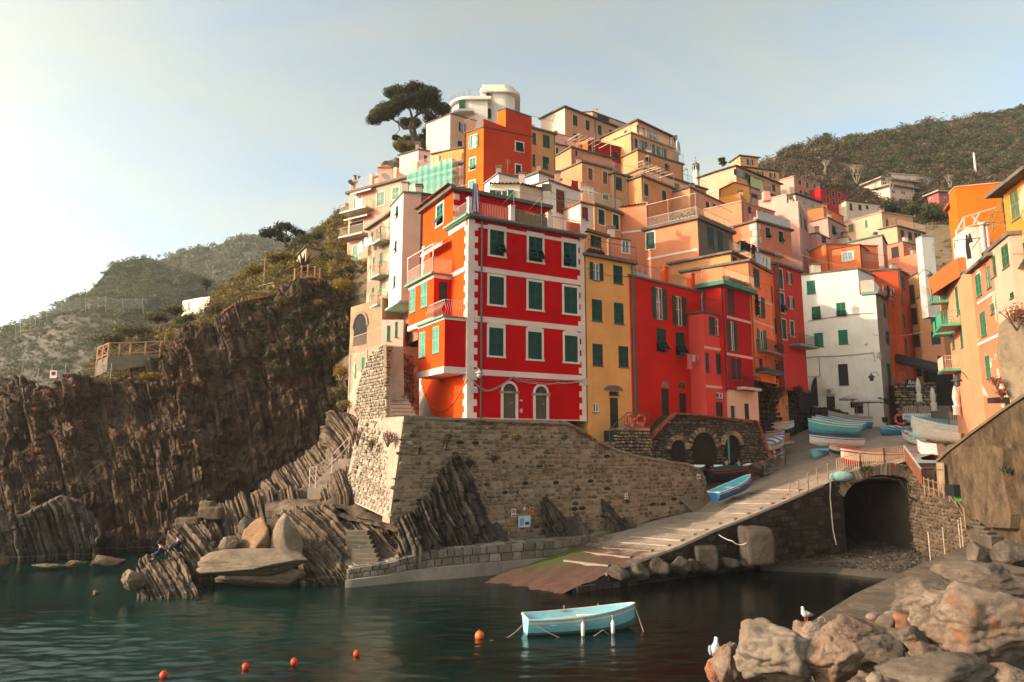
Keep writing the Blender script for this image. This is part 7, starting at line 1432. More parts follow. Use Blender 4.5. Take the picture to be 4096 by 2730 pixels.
outcrop('strata_rock','dark wedge of slanting rock below the map board wall',[yw(2175,1980,0.3),yw(2195,2000,0.3),yw(2230,2030,0.3),yw(2260,2060,0.3),yw(2300,2065,0.3),yw(2340,2090,0.3),yw(2380,2120,0.3)],[yw(2180,2150,0.9),yw(2195,2150,0.9),yw(2230,2146,0.9),yw(2260,2144,0.9),yw(2300,2140,0.9),yw(2340,2135,0.9),yw(2385,2130,0.9)],150,70,105,M_STRATA_D,.6,(.14,.34),.2,.8)
outcrop('strata_rock','narrow black rock blade at the foot of the stone wall',[yw(2412,1992,0.3),yw(2425,2000,0.3),yw(2460,2030,0.3),yw(2495,2065,0.3),yw(2530,2090,0.3)],[yw(2440,2080,0.8),yw(2450,2090,0.8),yw(2480,2108,0.8),yw(2510,2110,0.8),yw(2545,2105,0.8)],80,50,107,M_STRATA_D,.9,(.2,.4),.15,.6)
outcrop('strata_rock','long level topped rock wall beneath the sea stairs',[(797,2014,45),(860,2010,45),(950,1992,45.2),(1035,1978,45.4),(1120,1968,45.6),(1190,1958,45.8),(1240,1958,46)],[(830,2200,41.5),(880,2200,41.6),(950,2190,41.8),(1035,2150,42.4),(1120,2110,43),(1190,2075,43.6),(1245,2050,44)],240,110,109,tilt=.30,th=(.22,.6),amp=.34)
outcrop('strata_rock','sunlit stepped rock slope behind the sea stairs',[(1030,1965,48),(1090,1905,49),(1170,1850,50),(1220,1800,50.5),(1300,1770,51),(1300,1680,51.5),(1320,1652,51.6),(1400,1655,51.6),(1440,1690,51)],[(1050,1985,46.2),(1110,1985,46.4),(1180,1975,46.6),(1240,1965,46.8),(1300,1930,47),(1330,1880,47),(1370,1850,46.8),(1410,1820,46.6),(1450,1800,46.2)],220,110,111,tilt=.55,th=(.25,.7),amp=.34)
outcrop('strata_rock','square rock blocks left of the lit buttress',[(1275,1950,45),(1300,1935,45),(1340,1890,45),(1365,1880,44.8),(1395,1900,44.5)],[(1275,2015,43.5),(1300,2010,43.4),(1340,1998,43.2),(1375,1985,43),(1400,1985,42.8)],90,60,113,tilt=.4,th=(.2,.5),amp=.2,back=1)
outcrop('strata_rock','striped rock mound beside the seated couple',[(640,2190,39.5),(672,2140,40),(700,2110,40.4),(745,2090,40.8),(800,2090,40.8),(845,2110,40.6),(875,2160,40),(895,2200,39.6)],[(655,2260,37.6),(690,2262,37.4),(720,2275,37.2),(750,2290,37),(800,2300,36.9),(850,2290,37),(880,2280,37.3),(905,2270,37.5)],200,90,115,tilt=1.0,th=(.16,.36),amp=.26)
outcrop('strata_rock','front rock with a white painted stripe under the seated couple',[(545,2260,36.6),(560,2232,37.2),(600,2222,37.6),(650,2228,37.8),(705,2228,37.8),(740,2245,37.6),(785,2290,37),(830,2360,36.2)],[(548,2372,33.9),(572,2378,33.8),(610,2382,33.7),(655,2378,33.8),(705,2376,33.9),(750,2374,33.9),(800,2372,34),(838,2368,34.2)],200,100,117,tilt=.8,th=(.3,.8),amp=.28)
# stepped stone blocks at the head of the ridge
T_ = thing('rock_stairs','small stairs cut into the striped rock down to the quay','stairs',P(1430,2250,38))
for i in range(8):
    t_ = i/7; Y = 40.2-2.6*t_; a = P(1395+45*t_,2130+128*t_,Y); b = MB(); b.box(a.x-.15,a.x+1.05,a.y-.1,a.y+.6,a.z-.8,a.z+.06); b.build('step',concrete((.20,.155,.115),(.08,.06,.045)),T_)
T_ = thing('sea_stairs','pale stone stairs with a white handrail climbing beside the buttress','stairs',P(1250,1960,45))
for i in range(11):
    t_ = i/10; Y = 45.2+2.0*t_; a = P(1245+150*t_,1955-145*t_,Y); b = MB(); b.box(a.x-.1,a.x+.9,a.y-.5,a.y+.7,a.z-.9,a.z+.06); b.build('step',concrete((.42,.32,.24),(.2,.15,.11)),T_)
b = MB(); hp = [P(1237,1960,44.9),P(1262,1955,44.9),P(1327,1905,45.6),P(1395,1830,46.6)]
for p in hp: b.bar(p,p+up(1.35),.035,k=6)
b.path([p+up(1.35) for p in hp],.03); b.path(cable([p+up(.9) for p in hp],.1),.025); b.build('handrail',paint((.60,.52,.44),.5),T_)
T_ = thing('side_stairs','brown stone stairs between the stone tower and the orange facade','stairs',P(1620,1640,43))
for i in range(6):
    Y = 42.3+i*.36; a = P(1585-i*2,1662-i*15,Y); c = P(1668-i*8,1662-i*15,Y); b = MB(); b.box(a.x-.3,c.x,Y,Y+.8,a.z-.5,a.z); b.box(a.x-.3,c.x,Y-.04,Y+.8,a.z,a.z+.05); b.build('step',concrete((.30,.19,.14)),T_)
# stone tower wall left of the stairs
tw = Fac(P(1440,1600,47.5),P(1545,1600,43.5)); tm = [(1530,1378),(1543,1384),(1545,1670),(1430,1680),(1420,1560),(1480,1420)]
TW = thing('rubble_tower_wall','sunlit rubble wall rising beside the brown stairs','stone wall',tw.p(2,8.5)); slabwall('wall_core',tw,tm,1.2,concrete((.42,.32,.235),(.2,.15,.11)),TW); rubble(TW,tw.p(-.5,8.3),tw.d.to_3d(),(0,0,1),tw.n.to_3d(),tw.len+1,6,tm,S_PALE,hr=(.14,.28),lr=(.2,.5),limit=110,seed=77)
tf = Fac(P(1545,1600,43.6),P(1655,1600,47.0)); fm = [(1545,1382),(1560,1383),(1655,1425),(1655,1600),(1650,1660),(1548,1668)]
slabwall('return_core',tf,fm,.2,M_MORTAR,TW); rubble(TW,tf.p(0,8.3),tf.d.to_3d(),(0,0,1),tf.n.to_3d(),tf.len,6,fm,S_WALL,hr=(.14,.28),lr=(.2,.55),limit=110,seed=78)
# boulders
def bould(name,label,u0,u1,v0,v1,Y,seed,mat=M_BOULD,sub=4,squash=1.0,rough=.20,planes=15,grp=None,rot=0.0,cat='boulder',boxy=False):
    rg = np.random.default_rng(seed); import bmesh
    bm = bmesh.new(); bmesh.ops.create_icosphere(bm,subdivisions=sub,radius=1.0); V = np.array([v.co[:] for v in bm.verts]); F_ = [[v.index for v in f.verts] for f in bm.faces]; bm.free()
    n = rg.normal(size=(planes,3)); n /= np.linalg.norm(n,axis=1)[:,None]; d = rg.uniform(.60,.92,planes) if planes > 12 else rg.uniform(.46,.80,planes)
    if boxy: n[:6] = np.array([(1,0,0),(-1,0,0),(0,1,0),(0,-1,0),(0,0,1),(0,0,-1)]); d = np.concatenate([np.full(6,.62),rg.uniform(.80,.95,planes-6)])
    r = np.min(np.where(V@n.T > .08,d[None]/np.maximum(V@n.T,.08),9.0),axis=1); r = np.minimum(r,1.15)
    W = V*r[:,None]; W = W+V*((fbm(W[:,0]*1.7+seed,W[:,1]*1.7,W[:,2]*1.7,s=seed,o=5)-.5)*rough*2+(fbm(W[:,0]*7,W[:,1]*7,W[:,2]*7,s=seed+3,o=4)-.5)*rough*.75+np.minimum(0,np.abs(fbm(W[:,0]*2.6+9,W[:,1]*2.6,W[:,2]*2.6,s=seed+8,o=4)-.5)-.06)*rough*5)[:,None]
    if rot: c_,s_ = math.cos(rot),math.sin(rot); W = np.stack([W[:,0]*c_-W[:,2]*s_,W[:,1],W[:,0]*s_+W[:,2]*c_],1)
    a,c = P(u0,v1,Y),P(u1,v0,Y); mn,mx = W.min(0),W.max(0); ctr = (mn+mx)/2; sz = (mx-mn)
    sx,szz = (c.x-a.x)/sz[0],(c.z-a.z)/sz[2]; sy = (sx+szz)/2*squash; W = (W-ctr)*np.array([sx,sy,szz])+np.array([(a.x+c.x)/2,Y+sy*.35,(a.z+c.z)/2])
    o = link(name,npmesh(name,W,np.array(F_),mat,False)); return tag(o,label,cat,grp)
MB1 = rockmat('boulder_orange',(.07,.042,.028),(.21,.142,.10),(.33,.25,.19),1.3,wet=.2,bump=.09,rust=(.36,.13,.05)); MB2 = rockmat('boulder_pale',(.08,.055,.038),(.22,.16,.115),(.34,.265,.20),1.3,wet=.2,bump=.09,rust=(.34,.16,.08)); MB3 = rockmat('boulder_grey',(.05,.035,.024),(.125,.09,.064),(.22,.165,.12),1.0,wet=.2,bump=.05); MB4 = rockmat('boulder_red',(.12,.04,.022),(.26,.10,.055),(.42,.24,.15),1.2,bump=.04)
MB5 = rockmat('rust_veined_boulder',(.13,.05,.025),(.23,.15,.10),(.33,.25,.185),1.2,(1,1,.6),bump=.09,rust=(.42,.12,.045))
def B20(x0,x1,y0,y1,label,mat,seed,Yk=None,**k):
    u0,v0 = q(20,x0,y0); u1,v1 = q(20,x1,y1); vc = v0*.45+v1*.55; Y = Yk or (HC-2.0)*2830/(vc-1786); k.setdefault('sub',5); bould('boulder',label,u0,u1,v0,v1+10,Y,seed,mat,**k)
B20(1755,2420,385,990,'largest boulder at the right edge with a lit left face',MB1,1,16.5,sub=5); B20(850,1260,715,1100,'upright boulder streaked with rust orange',MB5,2,13.6,sub=5,rot=.2); B20(425,905,675,1100,'big pale boulder left of the rust streaked one',MB2,3,13.9,sub=5); B20(270,495,790,1080,'pointed tan boulder at the left end of the pile',MB1,4,15.2,rot=.4); B20(212,310,905,1080,'small dark red rock at the left tip of the pile',MB4,5,16)
B20(812,928,648,760,'small orange rock under the standing gull',MB1,6,18.6); B20(865,1050,662,800,'pale cracked rock next to the gull rock',MB2,7,17.5); B20(1020,1415,608,830,'wide tan boulder behind the rust streaked one',MB1,8,16.8,sub=5); B20(1230,1575,775,1030,'dark grey shaded boulder in the middle of the pile',MB3,9,15.2); B20(1435,1705,678,850,'pointed grey tan boulder in the middle of the pile',MB3,10,16.8,rot=.3)
B20(1615,1880,535,785,'pale rounded boulder left of the largest one',MB2,11,17.6); B20(1570,1800,462,660,'tan block boulder behind the pale rounded one',MB1,12,19.2); B20(1390,2230,885,1120,'wide low grey boulder at the bottom edge',MB3,13,13.2,sub=5); B20(1585,1880,798,920,'low brown boulder above the wide grey one',MB1,14,15); B20(1295,1410,990,1090,'small pale stone at the bottom edge',MB2,15,13)
B20(1298,1412,590,650,'small orange stone behind the pile',MB1,16,20.2,sub=3); B20(1355,1505,600,690,'grey tan stone at the back of the pile',MB3,17,19.5,sub=3); B20(1428,1562,578,648,'whitish stone at the back of the pile',MB2,18,20.3,sub=3); B20(1475,1660,598,725,'reddish faced stone at the back of the pile',MB4,19,19,sub=3); B20(1370,1485,758,830,'red brown stone in a gap of the pile',MB4,20,16.6,sub=3); B20(822,892,832,905,'small red stone between two pale boulders',MB4,21,15.5,sub=3)
B20(415,555,815,930,'tan stone behind the pointed boulder',MB1,22,16.2); B20(1690,2060,450,640,'tan shoulder boulder behind the largest one',MB1,23,18.6); B20(2080,2420,950,1120,'orange brown stone in the bottom right corner',MB1,24,13.2); B20(1470,1960,372,600,'dark grooved rock on the walkway',MB3,25,21.5,sub=5,rot=-.2); B20(1780,2420,250,500,'dark rock mass below the retaining wall',MB3,26,24.5,sub=5); B20(2000,2160,120,262,'squared dark rock beside the walkway',MB3,27,29,rough=.08); B20(2150,2420,105,280,'cracked brown rock slab at the right edge',M_STRATA_D,28,28,rough=.1)
for (u0,u1,v0,v1,Y,lb) in ((2985,3092,2112,2262,39.6,'tall weathered concrete block standing at the slipway wall foot'),(2783,2872,2186,2290,39.2,'low mossy block with a slab top beside the slipway wall')): bould('mooring_block',lb,u0,u1,v0,v1,Y,501+u0,rockmat('block_concrete',(.025,.018,.013),(.065,.048,.036),(.115,.088,.066),1.1,bump=.08),4,1.0,.05,14,cat='concrete block',boxy=True)
for i,(u0,u1,v0,v1,Y) in enumerate(((2430,2520,2262,2330,36.2),(2500,2600,2250,2325,36.9),(2580,2680,2232,2312,37.6),(2670,2770,2225,2300,38.3),(2745,2800,2235,2295,38.8),(2880,2960,2232,2282,39.6),(2950,3010,2240,2275,39.8),(3060,3120,2225,2262,40.6))): bould('footing_rock','wet dark footing rock '+('nearest the slipway tip','second from the slipway tip','third from the slipway tip','fourth from the slipway tip','left against the low mossy block','between the two concrete blocks','left against the tall concrete block','right of the tall concrete block')[i],u0,u1,v0,v1,Y,520+i,M_STRATA_D,4,.7,.16,16,'footing rocks of the slipway')
for i,(u0,u1,v0,v1,Y,lb) in enumerate(((702,802,2070,2104,42.6,'lowest of the pale stone blocks stepping up the rock wall'),(793,885,2030,2080,43,'middle pale stone block stepping up the rock wall'),(798,850,2006,2040,44,'top pale stone block at the rock wall end'),(696,772,2094,2145,42,'pale stone block under the lowest step'))): bould('step_block',lb,u0,u1,v0,v1,Y,610+i,M_STRATA,4,.8,.06,14,cat='stone block',boxy=True)
rgf = random.Random(77)
for i in range(34):
    u,v = rgf.uniform(2850,4090),rgf.uniform(2560,2780); 
    if v < 2860-(u-2700)*.30: continue
    Y = (HC-1.5)*2830/(v-1786); s = rgf.uniform(40,85); bould('filler_rock','rock wedged deep in the gaps of the boulder pile',u-s,u+s,v-s*.7,v+s*.7,Y,300+i,rgf.choice([MB1,MB3,MB3,MB2]),3,grp='rocks filling the boulder pile')
b = MB(); m_ = rockmat('dark_bed_rock',(.04,.03,.022),(.09,.07,.05),(.16,.12,.09),1.0)  # darker rock for the bed under the boulders
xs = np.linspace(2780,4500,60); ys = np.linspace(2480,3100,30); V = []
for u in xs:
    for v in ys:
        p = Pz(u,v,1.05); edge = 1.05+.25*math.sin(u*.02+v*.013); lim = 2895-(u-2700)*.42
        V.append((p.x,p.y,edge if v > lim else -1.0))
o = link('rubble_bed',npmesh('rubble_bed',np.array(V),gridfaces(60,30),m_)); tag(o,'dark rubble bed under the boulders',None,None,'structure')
R16 = lambda x0,x1,y0,y1: q(16,x0,y0)+q(16,x1,y1)
def B16(x0,x1,y0,y1,label,mat,seed,Y,**k):
    u0,v0,u1,v1 = R16(x0,x1,y0,y1); bould('boulder',label,u0,u1,v0,v1,Y,seed,mat,**k)
MT = rockmat('tan_slab',(.10,.07,.045),(.21,.15,.10),(.31,.23,.155),.9,(1,1,1.4),wet=.22,bump=.04); MO = rockmat('amber_boulder',(.14,.07,.032),(.26,.14,.072),(.38,.225,.13),.8,bump=.05)
B16(1310,2065,1178,1370,'long smooth tan slab rock lying at the water',MT,41,35.8,sub=5,squash=.5,rough=.10,planes=10,rot=.14); B16(1440,2050,1290,1452,'undercut base rock below the long tan slab',MT,42,36.6,sub=4,squash=.45,rough=.08); B16(1612,1835,960,1215,'upright amber boulder leaning between the rocks',MO,43,38.2,sub=5,rot=.35,rough=.08,planes=9); B16(1465,1615,1085,1205,'small grey boulder left of the amber one',MB3,44,37.6); B16(1565,1805,948,1180,'large grey boulder behind the amber one',M_STRATA_D,45,40); B16(1690,1870,1185,1275,'flat orange stone behind the tan slab',MO,46,37.6,sub=3); B16(792,950,1305,1465,'rounded rock at the far left tip by the water',MT,47,33.9,sub=5); B16(1795,2045,930,1320,'tall smooth slab with a pale face next to the amber boulder',MT,48,38.0,sub=5,rot=.35,squash=.5,rough=.06,planes=8)
B16(620,665,1448,1485,'tiny pale stone awash left of the rocks',MB2,49,33,sub=3); B16(590,855,1212,1300,'jagged low reef rock behind the seated couple',M_STRATA,50,41.3,squash=.4,rough=.3); B16(430,600,1245,1296,'small brown reef stones left of the jagged reef',M_STRATA,51,41,squash=.4,rough=.35); B16(-60,50,1200,1315,'cut off rock at the left picture edge',M_STRATA,52,40); B16(200,480,1272,1300,'low wave washed ledge in the cove',M_STRATA_D,53,41.6,squash=.4)
# hills
def hill(name,label,top,bot,nu,nv,mat,seed,rough,kind='structure',mids=()):
    G = sheet_base(top,bot,nu,nv,mids); N = grid_normals(G); A = arclen(G)[:,None]*np.ones((1,nv)); d = (fbm(A*.03,G[:,:,2]*.05,s=seed,o=5)-.5)*rough; d[:,-1] *= .3; G = G+N*d[...,None]
    o = link(name,npmesh(name,G.reshape(-1,3),gridfaces(nu,nv),mat,True)); tag(o,label,None,None,kind); return G
M_HILLFAR = rockmat('far_hill',(.06,.065,.03),(.11,.11,.05),(.18,.16,.09),.05,bump=.6); M_SCREE = rockmat('scree_slope',(.07,.062,.042),(.125,.10,.072),(.19,.15,.115),.09,(1,1,.35),bump=.5)
hA = hill('green_hill','hazy green hill across the bay on the left',[(-300,1420,300),(0,1345,300),(80,1325,300),(230,1250,300),(330,1180,305),(395,1110,310),(450,1050,315),(520,1030,318),(600,1022,320),(680,1055,320),(760,1085,322),(850,1130,325),(950,1180,330)],[(-300,1760,200),(0,1740,200),(80,1735,200),(230,1730,200),(330,1720,200),(395,1710,205),(450,1700,210),(520,1690,215),(600,1680,220),(680,1660,225),(760,1640,230),(850,1600,235),(950,1560,240)],140,70,M_HILLFAR,1,14)
hS = hill('scree_slope','netted pale scree slope at the far left',[(-300,1470,255),(0,1372,262),(60,1345,262),(200,1285,265),(330,1240,270),(450,1232,272),(600,1240,275),(720,1255,280)],[(-300,1760,180),(0,1745,180),(60,1742,180),(200,1735,182),(330,1730,185),(450,1725,188),(600,1715,190),(720,1700,195)],120,60,M_SCREE,2,9)
hB = hill('far_hill','furthest bluish ridge behind the green hill',[(560,1080,520),(650,1030,520),(720,1005,520),(790,985,525),(850,985,530),(900,965,535),(960,952,540),(1040,948,545),(1100,960,550),(1300,990,560)],[(560,1300,380),(650,1290,380),(720,1285,380),(790,1280,385),(850,1275,385),(900,1270,390),(960,1265,390),(1040,1260,395),(1100,1260,400),(1300,1260,400)],90,40,M_HILLFAR,3,18)
hL = hill('left_slope','overgrown garden slope above the sea cliff',[(340,1450,78),(420,1390,80),(560,1345,82),(700,1272,84),(820,1195,86),(900,1130,88),(1000,1075,90),(1080,1025,92),(1150,990,94),(1250,925,96),(1330,870,98),(1400,815,100)],[(340,1560,58),(420,1540,59),(560,1470,60.5),(700,1360,62.5),(820,1320,64),(900,1270,65.5),(1000,1220,67),(1080,1190,68),(1150,1180,69),(1250,1160,70),(1330,1190,70),(1400,1240,70)],120,60,M_HILL,4,3)
hV = hill('village_hill','steep hill the village is built on',[(1330,960,92),(1420,850,98),(1520,700,106),(1600,640,112),(1700,610,116),(1900,560,122),(2250,580,122),(2550,660,118),(2720,760,120),(2800,800,135),(3000,770,150),(3150,760,160),(3300,780,162),(3420,850,160),(3700,900,150),(4000,900,140),(4400,800,140)],[(1330,1500,62),(1420,1500,60),(1520,1560,56),(1600,1600,55),(1700,1640,55),(1900,1660,56),(2250,1680,60),(2550,1690,64),(2720,1690,68),(2800,1690,72),(3000,1690,80),(3150,1690,86),(3300,1680,92),(3420,1680,94),(3700,1680,90),(4000,1680,80),(4400,1700,70)],120,50,M_HILL,5,2)
hR = hill('right_hill','scrubby brown hillside behind the village on the right',[(2960,700,215),(3040,655,225),(3140,610,235),(3230,592,245),(3300,575,250),(3400,562,260),(3500,552,265),(3560,530,270),(3620,502,278),(3700,488,285),(3820,478,290),(3920,462,300),(4020,445,305),(4120,425,310),(4500,380,310)],[(2960,900,150),(3040,900,150),(3140,900,155),(3230,900,158),(3300,905,160),(3400,920,160),(3500,930,160),(3560,940,160),(3620,945,160),(3700,950,160),(3820,960,160),(3920,965,160),(4020,970,160),(4120,980,160),(4500,1000,150)],150,80,rockmat('scrub_soil',(.04,.026,.015),(.09,.058,.033),(.15,.10,.06),.12,green=.7,bump=.4),6,7)
# ------------------------------------------------------------------ vegetation
def leafmat(name,c0,c1,c2,tr=.25):
    m,t,b,lk = newmat(name); at = t.nodes.new('ShaderNodeAttribute'); at.attribute_name = 'rnd'
    c = nramp(t,at.outputs['Fac'],[(0.0,c0),(.5,c1),(1.0,c2)]); lk(c,b.inputs['Base Color']); b.inputs['Roughness'].default_value = .75; b.inputs['Specular IOR Level'].default_value = .2
    tb = t.nodes.new('ShaderNodeBsdfTranslucent'); lk(c,tb.inputs['Color']); mx = t.nodes.new('ShaderNodeMixShader'); mx.inputs[0].default_value = tr
    o = t.nodes['Material Output']; lk(b.outputs[0],mx.inputs[1]); lk(tb.outputs[0],mx.inputs[2]); lk(mx.outputs[0],o.inputs['Surface']); return m
L_PINE = leafmat('pine_needles',(.020,.026,.008),(.045,.05,.014),(.085,.08,.024)); L_SCRUB = leafmat('scrub_leaves',(.045,.044,.014),(.13,.105,.032),(.24,.17,.06)); L_DRY = leafmat('dry_twigs',(.06,.037,.02),(.11,.07,.038),(.18,.12,.068)); L_YEL = leafmat('yellow_broom',(.10,.075,.010),(.22,.15,.018),(.33,.23,.035)); L_GREEN = leafmat('green_shrub',(.018,.03,.010),(.04,.055,.016),(.08,.09,.028)); L_RED = leafmat('russet_shrub',(.09,.035,.018),(.18,.07,.035),(.28,.13,.07)); L_HILL = leafmat('hill_scrub_leaves',(.018,.018,.006),(.045,.038,.013),(.085,.062,.022)); L_FAR = leafmat('far_scrub',(.045,.055,.022),(.095,.10,.042),(.16,.145,.07))
def leaves(C,Rr,per,size,seed,flat=.75,shell=.5,lobes=4,jit=.25,tall=1.0):
    rg = np.random.default_rng(seed); C = np.asarray(C,float); Rr = np.asarray(Rr,float); N = len(C); lc = rg.normal(size=(N,lobes,3)); lc /= np.linalg.norm(lc,axis=2,keepdims=True); lc *= rg.uniform(.25,.62,(N,lobes,1)); lc[:,:,2] = np.abs(lc[:,:,2])*.8
    li = rg.integers(0,lobes,(N,per)); d = rg.normal(size=(N,per,3)); d /= np.linalg.norm(d,axis=2,keepdims=True); r = (shell+(1-shell)*rg.random((N,per,1)))*.55
    p = np.take_along_axis(lc,li[:,:,None].repeat(3,2),1)+d*r; p[:,:,2] *= flat*tall; p = p*Rr[:,None,None]+C[:,None]
    s = size*rg.uniform(.6,1.4,(N,per,1))*np.maximum(.35,Rr/np.mean(Rr))[:,None,None]**.5
    a = rg.normal(size=(N,per,3)); a /= np.linalg.norm(a,axis=2,keepdims=True); bb = np.cross(a,d); bb /= np.linalg.norm(bb,axis=2,keepdims=True)+1e-6; a2 = np.cross(bb,d)*.6+a*.4
    V = np.stack([p-a2*s-bb*s*.6,p+a2*s*.2-bb*s*.75,p+a2*s+bb*s*.5,p-a2*s*.1+bb*s*.8],2).reshape(-1,3)
    rn = np.clip(rg.random((N,1))*.7+.15+rg.uniform(-jit,jit,(N,per))+d[:,:,2]*.12,0,1); rn = np.repeat(rn.reshape(-1),4)  # leaf tone: random per bush and leaf, lighter towards the top
    return V,rn
def leafobj(name,V,rn,mat,parent=None):
    n = len(V)//4; me = npmesh(name,V,np.arange(n*4).reshape(-1,4),mat); at = me.attributes.new('rnd','FLOAT','POINT'); at.data.foreach_set('value',np.asarray(rn,np.float32)); return link(name,me,parent)
def on_hill(G,n,seed,jmin=0.0,jmax=1.0,imin=0.0,imax=1.0,mask=None):
    rg = np.random.default_rng(seed); nu,nv = G.shape[:2]; i = rg.uniform(imin,imax,n)*(nu-1.01); j = rg.uniform(jmin,jmax,n)*(nv-1.01); i0,j0 = i.astype(int),j.astype(int); fi,fj = (i-i0)[:,None],(j-j0)[:,None]
    return G[i0,j0]*(1-fi)*(1-fj)+G[i0+1,j0]*fi*(1-fj)+G[i0,j0+1]*(1-fi)*fj+G[i0+1,j0+1]*fi*fj
def scrub(name,label,G,n,rr,per,size,mat,seed,flat=.7,**k):
    rg = np.random.default_rng(seed+1); C = on_hill(G,n,seed,**k); Rr = rg.uniform(*rr,n)*np.where(rg.random(n) < .12,1.5,1); C[:,2] += Rr*.2; V,rn = leaves(C,Rr,per,size,seed,flat); o = leafobj(name,V,rn,mat); return tag(o,label,'scrub',None,'stuff')
scrub('hill_scrub','hazy green scrub covering the hill across the bay',hA,1900,(1.8,4.4),60,.55,L_FAR,1,jmin=.30); scrub('ridge_scrub','scrub on the furthest ridge',hB,700,(3.5,8),40,1.3,L_FAR,2); scrub('scree_scrub','sparse bushes on the netted scree slope',hS,900,(1.0,2.8),40,.45,L_FAR,3)
scrub('slope_scrub','low green scrub on the garden slope',hL,900,(.5,1.3),80,.16,L_SCRUB,4); scrub('slope_dry_scrub','dry brown brush on the garden slope',hL,420,(.4,1.0),70,.14,L_DRY,5); scrub('slope_broom','yellow flowering broom scattered on the garden slope',hL,420,(.4,1.1),90,.13,L_YEL,6,imin=.35)
scrub('hillside_dry_brush','pale dry brush over the right hillside',hR,2700,(1.2,2.8),46,.42,L_DRY,7,1.0); scrub('hillside_green_scrub','dark green scrub over the right hillside',hR,1300,(1.2,3.4),60,.42,L_HILL,8); scrub('hillside_dark_scrub','darkest bushes on the upper right hillside',hR,620,(1.6,3.8),70,.45,L_GREEN,9,jmin=.35,imin=.35)
cg = CG[:,:,:]; rgc = np.random.default_rng(5)
C = on_hill(cg,260,12,.5,1.0,.16,1.0); scr = leaves(C,np.random.default_rng(1).uniform(.2,.5,260),60,.10,12); tag(leafobj('cliff_scrub',*scr,L_RED),'tufts of scrub clinging to the sea cliff','scrub',None,'stuff')
C = on_hill(cg,420,14,.25,1.0,.05,1.0); scr = leaves(C,np.random.default_rng(2).uniform(.15,.5,420),50,.10,14); tag(leafobj('cliff_dry_tufts',*scr,L_DRY),'dry tufts on the sea cliff ledges','scrub',None,'stuff')
C = on_hill(cg,330,15,.55,1.0,.75,1.0); scr = leaves(C,np.random.default_rng(2).uniform(.3,.8,330),70,.12,15); tag(leafobj('gully_scrub',*scr,L_GREEN),'dark green scrub in the gully beside the village','scrub',None,'stuff')
vg = on_hill(hV,900,17,.35,1.0,0,.95); scr = leaves(vg,np.random.default_rng(2).uniform(.4,1.1,900),40,.2,17); tag(leafobj('village_scrub',*scr,L_SCRUB),'scrub between the houses of the village hill','scrub',None,'stuff')
def px2m(r,w,Y): return w*REG[r][2]*Y/2830
def bush(name,label,r,x,y,w_,h_,Y,mat,seed,per=900,size=None,cat='shrub',stem=True,lobes=7):
    c = P(*q(r,x,y),Y); rx,rz = px2m(r,w_,Y)/2,px2m(r,h_,Y)/2; T_ = thing(name,label,cat,c-up(rz)); s = size or max(.05,rx*.10)
    V,rn = leaves([tuple(c-up(rz*.35))],[rx*1.1],per,s,seed,flat=min(2.2,rz/rx),shell=.35,lobes=lobes); leafobj('foliage',V,rn,mat,T_)
    b = MB()
    for k in range(4): b.tube([c-up(rz*1.1),c+Vector((rx*.35*math.cos(k*1.7),rx*.35*math.sin(k*1.7),-rz*.3)),c+Vector((rx*.6*math.cos(k*1.7+.3),rx*.6*math.sin(k*1.7),rz*.3))],[.05,.035,.015],5)
    b.build('stem',paint((.09,.06,.04),.9),T_); return T_
for i,(r,x,y,w_,h_,Y,mt_,lb) in enumerate((
    (15,1880,215,260,130,88,L_YEL,'yellow flowering shrub high on the garden slope'),(15,1740,300,220,150,84,L_YEL,'broad yellow shrub beside the wooden pole'),(15,2290,400,230,130,69,L_YEL,'yellow broom bush under the apricot house'),(15,1885,500,100,80,66,L_YEL,'small yellow bush on the cliff rim'),(15,2140,515,90,70,67,L_YEL,'tiny yellow bush right on the cliff rim'),
    (15,1010,1010,190,90,56,L_YEL,'yellow tuft on the middle of the cliff'),(15,1330,1055,80,50,58,L_YEL,'little yellow tuft lower on the cliff'),(15,1140,740,60,90,62,L_YEL,'narrow yellow bush beside the rock tower'),(15,720,750,240,170,70,L_SCRUB,'olive shrub at the left end of the slope'),(15,890,690,260,140,72,L_SCRUB,'olive shrub in a row above the deck'),
    (15,1060,610,200,110,74,L_SCRUB,'olive shrub left of the white hut'),(15,1180,555,190,110,76,L_SCRUB,'round green shrub above the white hut path'),(15,1260,630,160,120,70,L_GREEN,'green shrub in front of the white hut'),(15,1430,560,190,190,69,L_DRY,'bare twiggy bush over the white hut'),(15,1390,380,110,120,84,L_GREEN,'dark green hedge bush on the far slope edge'),
    (15,960,775,120,90,68,L_GREEN,'green bush behind the wooden deck'),(15,1020,830,150,110,63,L_DRY,'pale dry grass bush on the wooden deck'),(15,2020,90,150,130,90,L_GREEN,'leafy shrub under the second pine'),(15,2150,60,110,130,85,L_GREEN,'dark green shrub by the green stair rail'),(15,2290,980,170,170,60,L_YEL,'yellow bush low in the gully'),(15,2270,1110,150,130,58,L_SCRUB,'olive bush at the gully foot beside the stone house'),(15,2310,1200,130,110,54,L_SCRUB,'grass clump on top of the rock below the stone house'))): bush('slope_shrub',lb,r,x,y,w_,h_,Y,mt_,40+i)
